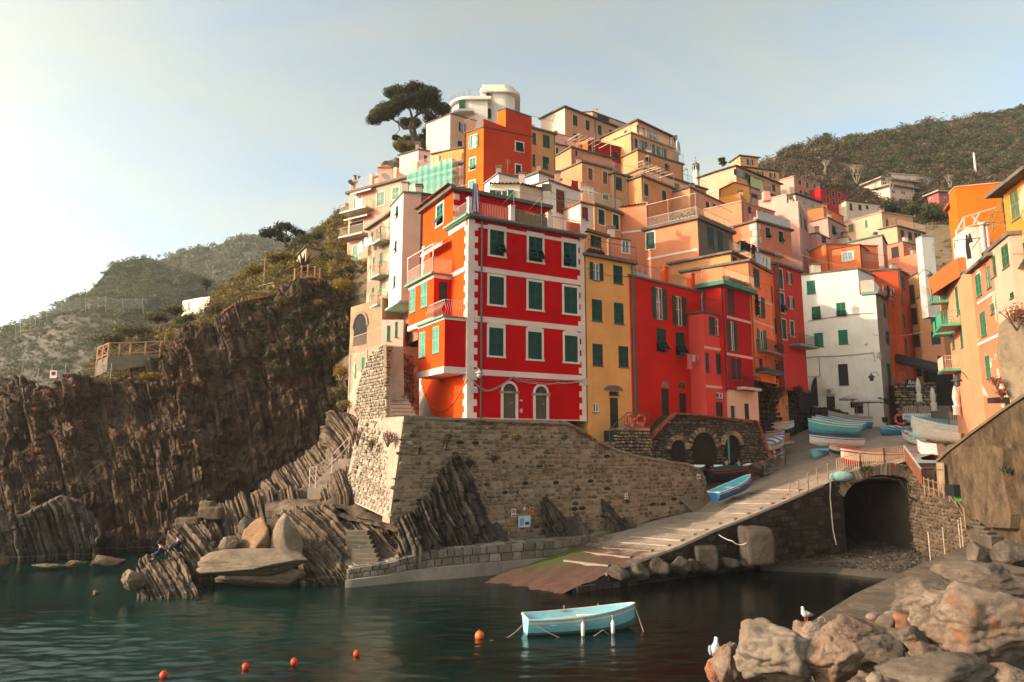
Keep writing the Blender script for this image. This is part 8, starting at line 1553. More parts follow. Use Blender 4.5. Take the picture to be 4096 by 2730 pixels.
for i,(u,v,w_,h_,Y,mt_,lb) in enumerate(((1552,1742,80,85,39.6,L_RED,'russet shrub growing from the lit buttress'),(1486,1770,46,60,41.5,L_SCRUB,'olive tuft on the lit buttress'),(1430,1740,50,80,43.5,L_RED,'brown grass at the buttress corner'),(1783,1755,50,70,39.6,L_GREEN,'dark plant hanging on the stone wall below the red house'),(2066,1742,60,55,41.6,L_SCRUB,'olive plant in the stone wall middle'),(2256,1748,30,30,42.8,L_GREEN,'small green tuft high in the stone wall'),(1672,1790,40,50,39,L_DRY,'brown tuft left in the stone wall'),(1880,1845,60,50,41.2,L_DRY,'dry tuft above the striped outcrop'),(1975,1830,40,40,42,L_RED,'russet tuft right of the striped outcrop'),
    (4060,1255,190,130,33.8,L_RED,'large russet bush spilling over the right bastion'),(3985,1520,60,70,35.5,L_RED,'russet creeper lower on the right bastion'),(4005,1565,50,60,35.5,L_RED,'small russet creeper on the right bank wall'),(3780,1770,50,30,42.5,L_SCRUB,'grass tuft on the retaining wall top'),(4030,1880,60,50,34,L_GREEN,'green tuft on the retaining wall ledge'),(3470,1872,70,30,45,L_GREEN,'weeds on the bridge arch left'),(3620,1868,50,40,45.6,L_GREEN,'weeds on the bridge arch right end'),(3110,1560,90,90,62,L_GREEN,'dark ivy on the rocky vault wall'),(3190,1555,70,60,66,L_GREEN,'ivy clump above the vault arch'),(3280,1690,70,50,70,L_GREEN,'dark bush beside the square'))): bush('wall_plant',lb,0,u,v,w_,h_,Y,mt_,90+i,500)
# trees
def pine(name,label,r,base,limbs,pads,Y,seed,trunk_r=.35,per=900,leaf=.17,mat=L_PINE,dy=1.0,bark=(.15,.105,.075)):
    rg = random.Random(seed); c0 = P(*q(r,*base),Y); T_ = thing(name,label,'tree',c0); b = MB(); k = px2m(r,1,Y)
    for pts,r0,r1,yo in limbs:
        n = len(pts); b.tube([P(*q(r,*p),Y)+Vector((0,yo*(i/(n-1)),0)) for i,p in enumerate(pts)],[r0+(r1-r0)*i/(n-1) for i in range(n)],7)
    b.build('trunk',stonemat(sc3(bark,.6),bark,sc3(bark,1.5),'bark',3),T_)
    V,rn = [],[]
    for i,(x,y,w_,h_,yo) in enumerate(pads):
        c = P(*q(r,x,y),Y)+Vector((0,yo,0)); rx = w_*k/2; v,n_ = leaves([tuple(c-up(h_*k*.2))],[rx*1.25],int(per*max(.4,rx/2)),leaf,seed*50+i,flat=h_/w_*1.15,shell=.25,lobes=8,jit=.35); V.append(v); rn.append(n_)
    leafobj('crown',np.concatenate(V),np.concatenate(rn),mat,T_); return T_
pine('stone_pine','large umbrella pine on the skyline beside the white villa',1,(608,680),[([(608,690),(600,610),(575,500),(562,395),(600,335),(680,290),(770,215)],.42,.12,1),([(600,650),(560,560),(540,490),(560,440)],.3,.2,-1),([(562,400),(545,340),(500,270),(430,220)],.22,.06,-2),([(575,470),(480,470),(430,410),(370,360),(300,330)],.28,.06,2),([(600,335),(620,250),(600,190)],.18,.06,2),([(570,300),(560,230),(545,180)],.12,.05,-1),([(640,310),(720,330),(770,330)],.12,.05,3),([(430,410),(440,480),(400,510)],.1,.04,1)],
    [(560,150,330,120,0),(430,215,250,130,-2),(700,185,300,130,0),(790,240,190,150,2),(310,265,210,120,1),(280,345,230,140,0),(245,415,150,120,-1),(470,300,230,130,-2),(380,230,180,100,2),(690,120,180,80,1),(520,110,160,60,1),(720,290,210,140,4),(800,330,160,160,5),(700,380,180,130,5),(480,490,120,140,4),(520,540,130,90,4),(400,510,90,60,2),(620,440,120,120,5),(350,300,260,130,1),(600,225,300,130,1),(520,330,200,110,3),(840,280,120,140,4)],103,3,per=5200,leaf=.19)
bush('pine_foot_shrub','olive shrub at the foot of the umbrella pine',1,500,630,260,170,100,L_SCRUB,201,2600,.22); bush('pine_foot_shrub','green shrub right of the umbrella pine trunk',1,660,620,100,140,101,L_GREEN,202,900,.2)
gk,_ = rock_sheet('hilltop_rock',[(1510,700,97),(1540,640,99),(1580,625,100),(1640,640,100),(1720,660,100)],[(1480,800,93),(1530,760,94),(1580,740,94),(1640,720,95),(1720,720,95)],40,20,M_STRATA_D,9,lambda A,B,s: (fbm(A*.4,B*.4,s=3)-.5)*2,back=4); tag(gk,'brown rock knoll under the umbrella pine','rock')
pine('slope_pine','second smaller pine above the garden slope on the left',15,(1920,130),[([(1925,150),(1915,100),(1900,60),(1870,30)],.25,.08,0),([(1915,100),(1960,60),(2000,40)],.16,.06,1),([(1900,60),(1850,80),(1800,60)],.12,.05,-1)],[(1850,50,200,60,0),(1930,10,190,60,0),(1990,40,130,60,1),(1800,75,110,50,-1),(1900,85,130,50,1)],92,5,per=1100,leaf=.2)
for i,(u,v,w_,h_,Y,lb) in enumerate(((3302,557,62,60,252,'lone pine on the right skyline'),(3170,605,50,55,232,'dark conifer left on the right hillside crest'),(3125,620,36,36,230,'small conifer at the left end of the hillside crest'),(3205,608,34,44,236,'narrow conifer beside the dark conifer'),(3935,468,46,34,300,'first crest tree at the upper right'),(3990,462,50,34,302,'second crest tree at the upper right'),(4040,452,50,34,305,'third crest tree at the upper right'),(4085,438,44,46,308,'last crest tree at the right picture edge'),(2890,645,46,30,148,'small wind bent pine by the villa'),(3730,850,150,100,128,'dark evergreen clump left of the big orange house'),(3560,830,110,50,132,'dark evergreen hedge below the modern house'),(3660,830,90,60,135,'round evergreen beside the hedge'))):
    k = 1/REG[0][2]; pine('evergreen_tree',lb,0,(u,v+h_*.6),[([(u,v+h_*.7),(u+2,v+h_*.2),(u,v-h_*.3)],.3*Y/200,.08,0),([(u,v+h_*.2),(u+w_*.25,v)],.1,.04,0),([(u,v+h_*.2),(u-w_*.25,v-3)],.1,.04,0)],[(u,v-h_*.25,w_*.6,h_*.55,0),(u-w_*.22,v+h_*.05,w_*.6,h_*.5,-1),(u+w_*.22,v+h_*.08,w_*.6,h_*.5,1),(u,v+h_*.2,w_*.7,h_*.45,0)],Y,20+i,per=260,leaf=.002*Y+.05,mat=L_GREEN)
def bare(label,u,v,w_,h_,Y,seed):
    rg = random.Random(seed); T_ = thing('bare_tree',label,'tree',P(u,v+h_/2,Y)); b = MB(); k = Y/2830
    def grow(p,d,L,r,dep):
        e = p+d*L; b.bar(p,e,r,k=3)
        if dep == 0: return
        for _ in range(3): grow(e,(d+Vector((rg.uniform(-.6,.6),rg.uniform(-.5,.5),rg.uniform(-.1,.4)))).normalized(),L*.66,max(.02,r*.62),dep-1)
    for j in range(3): grow(P(u+rg.uniform(-.1,.1)*w_,v+h_/2,Y),Vector((rg.uniform(-.5,.5),0,1)).normalized(),h_*k*.36,.0006*Y+.03,4)
    b.build('branches',paint((.22,.165,.12),.9),T_)
for i,(u,v,w_,h_,Y,lb) in enumerate(((3430,690,90,90,190,'spreading bare tree above the cherry red house'),(3560,730,70,60,175,'bare tree left of the modern house'),(3100,640,50,40,220,'bare tree at the left of the hillside crest'),(3800,720,60,60,180,'bare tree right of the modern house'),(3300,660,60,60,200,'bare tree above the brown far house'),(3500,565,40,30,258,'bare tree on the middle crest'),(1425,715,30,40,84,'bare potted tree on the apricot roof terrace'))): bare(lb,u,v,w_,h_,Y,60+i)
# spiky palm on the slope
c = P(*q(15,2040,310),72); T_ = thing('slope_palm','spiky grey green palm on the garden slope','palm',c-up(.6)); rgp = random.Random(4)
for i in range(46):
    a = rgp.uniform(0,6.28); el = rgp.uniform(.1,1.35); L = rgp.uniform(1.6,2.9); d = Vector((math.cos(a)*math.cos(el),math.sin(a)*math.cos(el),math.sin(el))); s = d.cross(Vector((0,0,1))).normalized()*.09; b = MB(); m_ = c+d*L*.55; e = c+d*L-up(.35*L*math.cos(el)); b.quad(c-s,c+s,m_+s*1.3,m_-s*1.3); b.quad(m_-s*1.3,m_+s*1.3,e); b.build('frond',L_SCRUB,T_)
# poles, fences, deck, hut on the left slope
def pole(label,u,v0,v1,Y,r=.07,col=(.34,.22,.14)):
    a,c = P(u,v1,Y),P(u,v0,Y); b = MB(); b.tube([a,Vector((a.x,a.y,c.z))],[r,r*.8],7); b.box(a.x-.5,a.x+.5,a.y-.04,a.y+.04,c.z-.3,c.z-.22); return tag(b.build('utility_pole',paint(col,.8)),label,'pole')
pole('orange brown wooden pole on the garden slope',1055,1030,1150,76); pole('tall pale utility pole on the right hillside',3903,612,690,210,.35,(.5,.46,.42))
pole('thin grey pole standing at the left cliff top',90,1428,1490,57,.04,(.3,.27,.23))
T_ = thing('wooden_deck','wooden viewing deck with crossed rails on the cliff','deck',P(470,1450,60)); dp = [P(388,1440,58.5),P(432,1420,58),P(520,1418,59),P(640,1412,60)]
for p in dp+[dp[1].lerp(dp[2],.5),dp[2].lerp(dp[3],.5),dp[0].lerp(dp[1],.5)]: b = MB(); b.box(p.x-.06,p.x+.06,p.y-.06,p.y+.06,p.z-.4,p.z+1.05); b.build('post',paint((.46,.25,.14),.8),T_)
for a,c in zip(dp,dp[1:]):
    b = MB(); n = max(1,int((c-a).length/1.2))
    b.bar(a+up(1.0),c+up(1.0),.06); b.bar(a+up(.1),c+up(.1),.05)
    for i in range(n): p0,p1 = a.lerp(c,i/n),a.lerp(c,(i+1)/n); b.bar(p0+up(.1),p1+up(1.0),.03); b.bar(p0+up(1.0),p1+up(.1),.03)
    b.build('rail',paint((.48,.27,.15),.8),T_)
b = MB(); b.quad(dp[0]-up(.1),dp[1]-up(.1),dp[1]+Vector((0,3,-.1)),dp[0]+Vector((0,3,-.1))); b.quad(dp[1]-up(.1),dp[3]-up(.1),dp[3]+Vector((0,3,-.1)),dp[1]+Vector((0,3,-.1))); b.quad(dp[0]-up(1.4),dp[1]-up(1.4),dp[1]-up(.1),dp[0]-up(.1)); b.quad(dp[1]-up(1.4),dp[3]-up(1.0),dp[3]-up(.1),dp[1]-up(.1)); b.build('platform',S_PALE,T_)
px_rail([(150,1530,56.5),(205,1512,57),(260,1505,57.5),(380,1505,58),(443,1508,58),(500,1470,59)],'cliff_rope_rail','pale rope rail along the left cliff top',(.34,.27,.22),.035,(1.0,.6,.2),None,1.1)
o = sign(214,1498,.55,.62,(.62,.60,.58),Fac(P(190,1500,56),P(240,1500,56)),.0,((-.3,.3,-.15,.35,2),(-.2,.2,-.05,.25,0),(-.3,.3,-.02,.02,2)),'warning_sign','square white prohibition sign on the left cliff rail')
hw = house('white_hut','small white hut among bushes on the garden slope',(.78,.68,.60),(15,1330,492,77),left=(15,1228,512),right=(15,1410,482),h=3.4,roof='none',wins=[('L',15,1260,1278,520,570,'s',dict(col=(.5,.33,.2)))])
hw2 = house('garden_hut','little yellow garden hut with a green trimmed roof on the slope',(.72,.50,.22),(15,1845,395,73),left=(15,1760,415),right=(15,1900,360),vpr=5000,h=2.6,over=.3,rth=.12,roofc=(.2,.18,.16),wins=[('L',15,1800,1835,420,450,'g',{})])
hw3 = house('greenhouse_shed','narrow shed with a green steep roof above the palm',(.45,.36,.27),(15,2060,150,82),left=(15,1995,215),right=(15,2130,145),vpr=5000,h=3.4,over=.25,rth=.12,roofc=(.10,.16,.12))
T_ = thing('catch_fence','rockfall catch fence of posts and netting on the far left','fence',P(150,1300,262)); nm,t,b_,lk = newmat('net'); b_.inputs['Base Color'].default_value = (.5,.47,.42,1); b_.inputs['Alpha'].default_value = .09
fp_ = [(65,1322),(85,1318),(122,1290),(145,1285),(190,1265),(250,1250),(345,1232),(425,1230),(495,1238),(575,1235)]
for i,(u,v) in enumerate(fp_): a = P(u,v,262); b = MB(); b.bar(a-up(2),a+up(4.2)-Vector((.8,0,0)),.05); b.build('post',paint((.4,.38,.35)),T_)
for (u0,v0),(u1,v1) in zip(fp_,fp_[1:]): a,c = P(u0,v0,262),P(u1,v1,262); b = MB(); b.quad(a,c,c+up(4)-Vector((.8,0,0)),a+up(4)-Vector((.8,0,0))); b.build('net',nm,T_)
# brick topped path wall along the cliff rim
rim = [(890,1252,65.2),(930,1225,65.8),(1000,1200,66.8),(1060,1190,67.2),(1100,1172,67.8),(1160,1130,68.8),(1200,1120,69.2),(1240,1112,69.6),(1290,1122,70)]
RM = thing('rim_wall','low path wall with a red brick edge along the cliff rim','stone wall',P(*rim[3])); rp3 = densify([P(*x) for x in rim],4)
for i,(a,c) in enumerate(zip(rp3,rp3[1:])):
    b = MB(); b.quad(a-up(2.2),c-up(2.2),c,a); b.build('wall_piece',S_WALL,RM); d = c-a; n = max(2,int(d.length/.35)); ang = math.atan2(d.y,d.x); sl_ = math.atan2(d.z,math.hypot(d.x,d.y))
    for k in range(n): link('brick',bk[k % 8],RM,Matrix.Translation(a.lerp(c,(k+.5)/n))@Matrix.Rotation(ang,4,'Z')@Matrix.Rotation(-sl_,4,'Y')@Matrix.Diagonal((d.length/n*.93,.5,.22,1)))
px_rail([(1178,1122,69.5),(1205,1110,69.8),(1230,1106,70),(1258,1112,70.2),(1278,1120,70.4)],'rim_handrail','curved orange wooden handrail on the rim path',(.55,.24,.11),.09,(1.0,.5),None,1.1,False)
# clock tower and church steeple
c = P(*q(2,1572,700),112); CTW = thing('clock_tower','ruined stone clock tower with a white clock face','tower',(c.x,c.y,c.z-3)); k = px2m(2,1,112); tz = P(*q(2,1572,548),112).z; b = MB(); w2 = 30*k
b.box(c.x-w2,c.x+w2,c.y,c.y+2*w2,c.z-4,tz-1.2); b.box(c.x-w2,c.x-w2*.45,c.y,c.y+2*w2,tz-1.2,tz-.1); b.box(c.x+w2*.1,c.x+w2*.8,c.y,c.y+2*w2,tz-1.2,tz-.2); b.box(c.x-w2,c.x+w2*.8,c.y,c.y+2*w2,tz-.2,tz+.15); b.build('tower',stonemat((.12,.085,.06),(.18,.13,.095),(.26,.2,.15),'ruin_stone',1.5,.2),CTW)
b = MB(); b.lathe([(1.25,0),(1.25,.12),(1.15,.14)],(0,0,0),24); b.bar((0,0,.17),(.0,.9,.17),.06,1); b.bar((0,0,.17),(.55,-.2,.17),.06,1); M = Matrix.Translation((c.x+w2+.02,c.y+w2*.6,P(*q(2,1590,648),112).z))@Matrix.Rotation(R(62),4,'Z')@Matrix.Rotation(R(90),4,'X'); b.v = [tuple(M@Vector(p)) for p in b.v]; b.build('clock_face',[paint((.70,.66,.6),.6),paint(DARK)],CTW)
c = P(*q(2,1757,880),160); STP = thing('church_steeple','small church steeple with a pointed tiled spire','steeple',(c.x,c.y,c.z-6)); k = px2m(2,1,160); w2 = 29*k; z1 = P(*q(2,1757,818),160).z; z2 = P(*q(2,1757,765),160).z
b = MB(); b.lathe([(w2*1.05,c.z-6-c.z),(w2*1.05,0),(w2,z1-c.z-.2),(w2*1.25,z1-c.z-.1),(w2*1.25,z1-c.z)],c,8); b.build('belfry',plaster((.62,.54,.46),.4,(.4,.34,.3),.6),STP)
b = MB()
for a in range(8): t_ = R(45*a); cc = Vector((c.x+math.cos(t_)*w2*.97,c.y+math.sin(t_)*w2*.97,c.z+.6)); b.box(cc.x-.14,cc.x+.14,cc.y-.14,cc.y+.14,cc.z,cc.z+1.6)
b.build('bell_opening',paint((.05,.045,.04)),STP); b = MB(); b.lathe([(w2*1.1,0),(w2*.55,(z2-z1)*.5),(.06,z2-z1),(.05,z2-z1+.8)],(c.x,c.y,z1),8); b.bar((c.x-.3,c.y,z2+.6),(c.x+.3,c.y,z2+.6),.04); b.build('spire',stonemat((.24,.14,.09),(.34,.21,.14),(.42,.3,.22),'spire_tile',2),STP)
# scaffold with green netting
T_ = thing('scaffold','scaffold wrapped in pale green netting on the apricot house','scaffold',HL.L.p(HL.L.len-4,HL.zt-5)); m,t,b_,lk = newmat('scaffold_net'); b_.inputs['Base Color'].default_value = (.16,.52,.40,1); b_.inputs['Alpha'].default_value = .55; b_.inputs['Roughness'].default_value = .9
Fs = HL.L; s0,s1 = Fs.q(1,578,950)[0],Fs.q(1,985,870)[0]; zt_,zm,zl = Fs.q(1,800,835)[1]-.1,Fs.q(1,800,935)[1],Fs.q(1,800,1060)[1]
b = MB(); 
for i in range(5):
    s = s0+(s1-s0)*i/4; b.bar(Fs.p(s,zl-2,1.3),Fs.p(s,zt_+.6,1.3),.04); b.bar(Fs.p(s,zl-2,.5),Fs.p(s,zt_+.6,.5),.04)
for z in (zt_,zm,zl): b.bar(Fs.p(s0,z,1.3),Fs.p(s1,z,1.3),.04); b.bar(Fs.p(s0,z+.9,1.3),Fs.p(s1,z+.9,1.3),.03)
b.build('tubes',paint((.3,.42,.38),.5),T_); b = MB(); b.box(s0,s1,-1.3,-.5,zm-.08,zm,Fs.M(0,0)); b.build('planks',paint((.12,.4,.32)),T_)
b = MB(); n = 24
for i in range(n):
    a,c = s0+(s1-s0)*i/n,s0+(s1-s0)*(i+1)/n; f_ = lambda k: 1.36+.06*math.sin(k*7); b.quad(Fs.p(a,zl-1.5,f_(a)),Fs.p(c,zl-1.5,f_(c)),Fs.p(c,zt_+.2,f_(c)),Fs.p(a,zt_+.2,f_(a)))
b.quad(Fs.p(s1,zl-1.5,1.36),Fs.p(s1,zl-1.5,.1),Fs.p(s1,zt_,.1),Fs.p(s1,zt_+.2,1.36)); b.build('netting',m,T_)
# ------------------------------------------------------------------ boats and harbour things
def frame(pos,ang,pitch=0.0,roll=0.0): return Matrix.Translation(pos)@Matrix.Rotation(ang,4,'Z')@Matrix.Rotation(-pitch,4,'Y')@Matrix.Rotation(roll,4,'X')
def boat(name,label,M,L=4.0,B=1.5,D=.62,side=(.2,.5,.55),stripe=(.7,.66,.6),bottom=(.1,.12,.2),inner=(.3,.55,.58),group=None,thwarts=3,cover=None,bowup=.25,transom=True,wood=(.4,.3,.2)):
    T_ = bpy.data.objects.new(name,None); reg(T_,None,M); tag(T_,label,'boat',group)
    N,S = 18,7
    def hb(t): return B/2*(max(0.0,1-t**2.6))**.62*((.80 if transom else .12+.68*min(1,t*3)**.7)+.20*min(1,t/.45))
    def zg(t): return D*(1+bowup*t**2.2*1.6+.06*(1-t)**2)
    def zk(t): return D*.9*max(0,t-.72)**2*6
    def sec(t,s,ins=0.0):
        h = max(.012,hb(t)-ins); k = zk(t)+ins*1.4; return Vector(((t-.5)*L-(ins*.6 if t > .9 else 0),h*(s**.5),k+(zg(t)-k)*(s**1.25)))
    ts = [1-(1-i/N)**1.25 for i in range(N+1)]; ss = [0,.06,.2,.42,.64,.82,.90,1.0]
    b = MB()
    for i in range(N):
        for j in range(len(ss)-1):
            for sg in (1,-1):
                f = lambda t,s: (lambda p: Vector((p.x,p.y*sg,p.z)))(sec(t,s))
                qd_ = [f(ts[i],ss[j]),f(ts[i+1],ss[j]),f(ts[i+1],ss[j+1]),f(ts[i],ss[j+1])]; b.quad(*(qd_ if sg < 0 else qd_[::-1]),m=2 if j < 3 else (1 if j == 5 else 0))
    tr_ = [sec(0,s) for s in ss]; b.quad(*[Vector((p.x,p.y,p.z)) for p in tr_]+[Vector((p.x,-p.y,p.z)) for p in tr_[::-1]])
    b.build('hull',[paint(side,.45,var=.08),paint(stripe,.5,var=.06),paint(bottom,.6)],T_,M,True)
    b = MB(); fl = .30
    for i in range(N):
        for j in range(3,len(ss)-1):
            for sg in (1,-1):
                f = lambda t,s: (lambda p: Vector((p.x,p.y*sg,p.z)))(sec(t,s,.045)); qd_ = [f(ts[i],ss[j]),f(ts[i+1],ss[j]),f(ts[i+1],ss[j+1]),f(ts[i],ss[j+1])]; b.quad(*(qd_[::-1] if sg < 0 else qd_))
        f = lambda t,sg: (lambda p: Vector((p.x,p.y*sg,p.z)))(sec(t,ss[3],.045)); b.quad(f(ts[i],-1),f(ts[i+1],-1),f(ts[i+1],1),f(ts[i],1))
    t0 = [sec(0,s,.045)+Vector((.04,0,0)) for s in ss[3:]]; b.quad(*[Vector((p.x,-p.y,p.z)) for p in t0]+t0[::-1]); b.build('interior',paint(inner,.6),T_,M)
    b = MB()
    for sg in (1,-1): b.path([(lambda p: Vector((p.x,p.y*sg,p.z+.01)))(sec(t,1.0)) for t in ts],.035)
    p = sec(0,1); b.bar((p.x,-p.y,p.z),(p.x,p.y,p.z),.04); b.build('gunwale',paint(stripe,.5),T_,M)
    if cover is None:
        for k in range(thwarts):
            t = .22+.26*k; h = hb(t)*.9; z = zg(t)*.68; x = (t-.5)*L; b = MB(); b.box(x-.13,x+.13,-h,h,z,z+.04); b.build('thwart',paint(inner if k % 2 == 0 else wood,.6),T_,M)
    else:
        b = MB(); n2 = 9
        for i in range(N):
            for j in range(n2):
                def f(t,k): s = -1+2*k/n2; h = hb(t)+.04; return Vector(((t-.5)*L,s*h,zg(t)+.03+.28*(1-s*s)*math.sin(math.pi*min(1,t*1.1+.05))))
                b.quad(f(ts[i],j),f(ts[i+1],j),f(ts[i+1],j+1),f(ts[i],j+1),m=(i // 2) % 2)
        b.build('cover',[paint(cover[0],.8),paint(cover[1],.8)],T_,M)
    return T_
def boat_px(name,label,us,vs,ub,vb2,Ys,Yb,lift=0.0,B=None,L=None,**k):
    """stern and bow foot given in the picture"""
    a,c = P(us,vs,Ys),P(ub,vb2,Yb); d = c-a; LL_ = L or d.length; ang = math.atan2(d.y,d.x); pt = math.atan2(d.z,math.hypot(d.x,d.y)); return boat(name,label,frame((a+c)/2+up(lift),ang,pt),LL_,B or LL_*.36,D=k.pop('D',LL_*.15),**k)
TQ = (.10,.42,.46); SKY_ = (.24,.52,.58); BL = (.03,.14,.36); WB = (.68,.62,.55); CRB = (.60,.50,.40)
a = Pz(2108,2552,-.16); c = Pz(2535,2528,-.16); d = c-a
ROW = boat('rowing_boat','light blue rowing boat floating on the dark water',frame((a+c)/2,math.atan2(d.y,d.x)),d.length*1.03,1.45,.72,SKY_,(.62,.60,.54),(.08,.16,.17),SKY_,bowup=.30,thwarts=2); RM_ = WM[ROW.name]; Lr = d.length
for x,y0 in ((-.15,-.72),(1.05,-.66)): b = MB(); b.lathe([(.02,-.02),(.075,.04),(.08,.42),(.05,.48),(.02,.52)],(x,y0,.12),10); b.bar((x,y0,.62),(x,y0+.1,.8),.012); b.build('fender',paint((.68,.66,.60),.5),ROW,RM_,True)
b = MB(); b.bar((-1.5,-.2,.62),(1.0,-.35,.74),.03); b.box(-1.8,-1.4,-.27,-.13,.60,.63); b.bar((-1.2,.15,.6),(1.2,.1,.72),.03); b.build('oars',paint((.62,.55,.46),.6),ROW,RM_); b = MB(); b.bar((-.2,-.1,.72),(.8,-.3,.74),.07,k=7); b.box(.0,.5,-.1,.25,.42,.62); b.build('gear',paint((.60,.56,.5),.6),ROW,RM_)
for x in (-.5,.9): b = MB(); b.bar((x,.6,.74),(x,.6,.98),.025); b.bar((x-.12,.6,.78),(x+.12,.6,.78),.02); b.build('rowlock',paint((.4,.3,.22)),ROW,RM_)
b = MB(); sp = RM_@Vector((-Lr/2-.05,-.2,.7)); b.path(cable([sp,Pz(1960,2562,.02)],.25),.018); b.path([RM_@Vector((Lr/2+.05,0,1.0)),Pz(2575,2530,-.02)],.018); b.path(cable([RM_@Vector((-Lr/2+.2,-.6,.6)),RM_@Vector((-.5,-.85,.0)),RM_@Vector((.6,-.82,.35)),RM_@Vector((1.4,-.7,.02))],.1),.014); b.build('mooring_rope',paint((.36,.27,.19),.9),ROW)
for i,(u,v,r_,col,lb) in enumerate(((1918,2550,.175,(.72,.13,.03),'large orange mooring buoy left of the rowing boat'),(1426,2622,.11,(.72,.05,.015),'red buoy nearest to the orange buoy'),(1176,2655,.115,(.72,.05,.015),'red buoy second from the orange buoy'),(982,2674,.115,(.72,.05,.015),'red buoy third from the orange buoy'),(654,2708,.12,(.72,.05,.015),'red buoy furthest left near the bottom edge'))):
    p = Pz(u,v,.03); T_ = thing('mooring_buoy',lb,'buoy',p,'mooring buoys'); b = MB(); b.ball(p+up(.05),r_,16,0,(1,1,1.05)); b.build('float',paint(col,.35),T_,None,True); b = MB(); b.lathe([(r_*.25,r_*.9),(r_*.3,r_*1.15),(r_*.1,r_*1.25)],p+up(.05),8); b.build('eye',paint((.3,.08,.03),.5),T_)
boat_px('dinghy','blue and white rowing boat lying on the slipway',2862,2012,3010,1952,47.2,49.0,.05,B=1.4,D=.62,side=BL,stripe=(.66,.62,.56),bottom=(.03,.10,.28),inner=(.08,.46,.56),wood=(.6,.58,.54))
boat_px('fishing_boat','navy blue boat with a red stripe under the vaults',2835,1936,2998,1930,50.9,51.9,.08,B=1.6,D=.8,side=(.006,.018,.03),stripe=(.3,.02,.02),bottom=(.01,.02,.03),inner=(.02,.06,.05),cover=((.008,.05,.04),(.01,.04,.035)))
boat_px('fishing_boat','white and navy boat beached highest at the left of the square',3042,1752,3178,1758,65,64,.5,D=.85,side=WB,stripe=(.5,.45,.4),bottom=(.02,.06,.10),inner=(.3,.26,.22)); boat_px('dinghy','cream clinker boat in front of the white and navy boat',3048,1770,3140,1772,63,62.3,.25,D=.7,side=CRB,stripe=(.36,.10,.06),bottom=(.5,.42,.35),inner=(.3,.24,.18)); boat_px('dinghy','upturned white dinghy by the vault end',3040,1785,3092,1788,61,60.6,.1,D=.6,side=WB,stripe=(.6,.2,.08),bottom=WB,inner=(.3,.27,.24)); boat_px('dinghy','white boat under a blue and white striped cover at the left',3062,1826,3138,1806,58.5,60.5,.15,B=1.5,D=.8,side=WB,stripe=(.08,.2,.4),bottom=(.05,.12,.25),cover=((.66,.62,.56),(.05,.18,.38)),bowup=.5); boat_px('dinghy','small pale green dinghy behind the striped cover boat',3128,1790,3175,1784,62,62.6,.1,B=1.2,side=(.22,.36,.34),stripe=(.6,.56,.5),bottom=(.3,.3,.28),inner=(.2,.3,.3))
for i,(us,ub,v,Y,col,st_,lb,dv) in enumerate(((3430,3236,1762,61.5,TQ,(.45,.62,.60),'front turquoise boat of the row on the square',0),(3442,3252,1752,63.2,(.16,.48,.52),(.6,.64,.6),'second turquoise boat of the row on the square',0),(3456,3268,1744,64.9,(.08,.33,.45),(.6,.62,.6),'third deeper blue boat of the row on the square',0),(3484,3318,1736,67,(.05,.22,.42),(.5,.56,.58),'blue boat at the back of the row',0),(3482,3316,1722,69.5,(.46,.40,.33),(.3,.24,.2),'beige clinker boat at the very back of the row',0))): boat_px('fishing_boat',lb,us,v,ub,v-4,Y,Y-.4,.45,B=1.35,D=.78,side=col,stripe=st_,bottom=sc3(col,.8),inner=sc3(col,.9),bowup=.45)
boat_px('fishing_boat','white boat with blue trim in front of the turquoise row',3448,1800,3240,1796,59,58.4,.2,B=1.4,D=.7,side=WB,stripe=BL,bottom=(.6,.56,.5),inner=(.16,.42,.5)); boat_px('dinghy','small light blue boat pointing at the viewer on the slipway top',3290,1832,3258,1856,59,55.5,.05,L=3.2,B=1.5,D=.7,side=SKY_,stripe=(.2,.45,.6),bottom=(.16,.40,.42),inner=(.12,.5,.58)); boat_px('dinghy','grey white tender beside the light blue boat',3416,1822,3318,1822,56,55.2,.1,B=1.2,D=.55,side=(.5,.46,.4),stripe=(.5,.06,.04),bottom=(.05,.05,.05),inner=(.3,.28,.25))
boat_px('fishing_boat','large cream boat with red bands behind the bridge railing',3625,1862,3368,1874,50.6,49.0,.05,B=1.6,D=.85,side=(.64,.52,.38),stripe=(.42,.03,.03),bottom=(.42,.03,.03),inner=(.5,.42,.32),bowup=.35)
boat_px('dinghy','boat under a dark blue striped cover in the middle of the square',3620,1752,3524,1756,67,65,.1,B=1.7,D=.75,side=(.05,.22,.40),stripe=(.4,.5,.55),bottom=(.04,.15,.3),cover=((.02,.07,.17),(.52,.52,.5))); boat_px('fishing_boat','long white boat at the right of the square',3850,1762,3642,1738,59,61.5,.3,B=1.5,D=.8,side=WB,stripe=(.55,.5,.44),bottom=(.6,.55,.5),inner=(.5,.45,.4),bowup=.4); boat_px('fishing_boat','pink white boat in front of the long white boat',3850,1785,3650,1768,56,58.5,.2,B=1.5,D=.75,side=(.66,.54,.46),stripe=(.6,.5,.44),bottom=(.6,.5,.44),inner=(.4,.36,.32),bowup=.4); boat_px('fishing_boat','white boat with a dark red keel behind the bamboo screen',3760,1848,3672,1846,51,52,.1,B=1.5,D=1.1,side=WB,stripe=(.55,.45,.4),bottom=(.25,.02,.02),inner=(.2,.18,.16)); boat_px('dinghy','blue rimmed boat end behind the long white boat',3835,1728,3630,1716,66,67,.4,B=1.4,D=.6,side=(.2,.42,.5),stripe=(.06,.28,.46),bottom=(.2,.3,.35),inner=(.2,.4,.46)); boat_px('dinghy','white dinghy with an orange stem right of the striped cover',3680,1795,3610,1770,57,59,.2,B=1.3,D=.6,side=WB,stripe=(.3,.5,.52),bottom=(.5,.46,.4),inner=(.25,.4,.4))
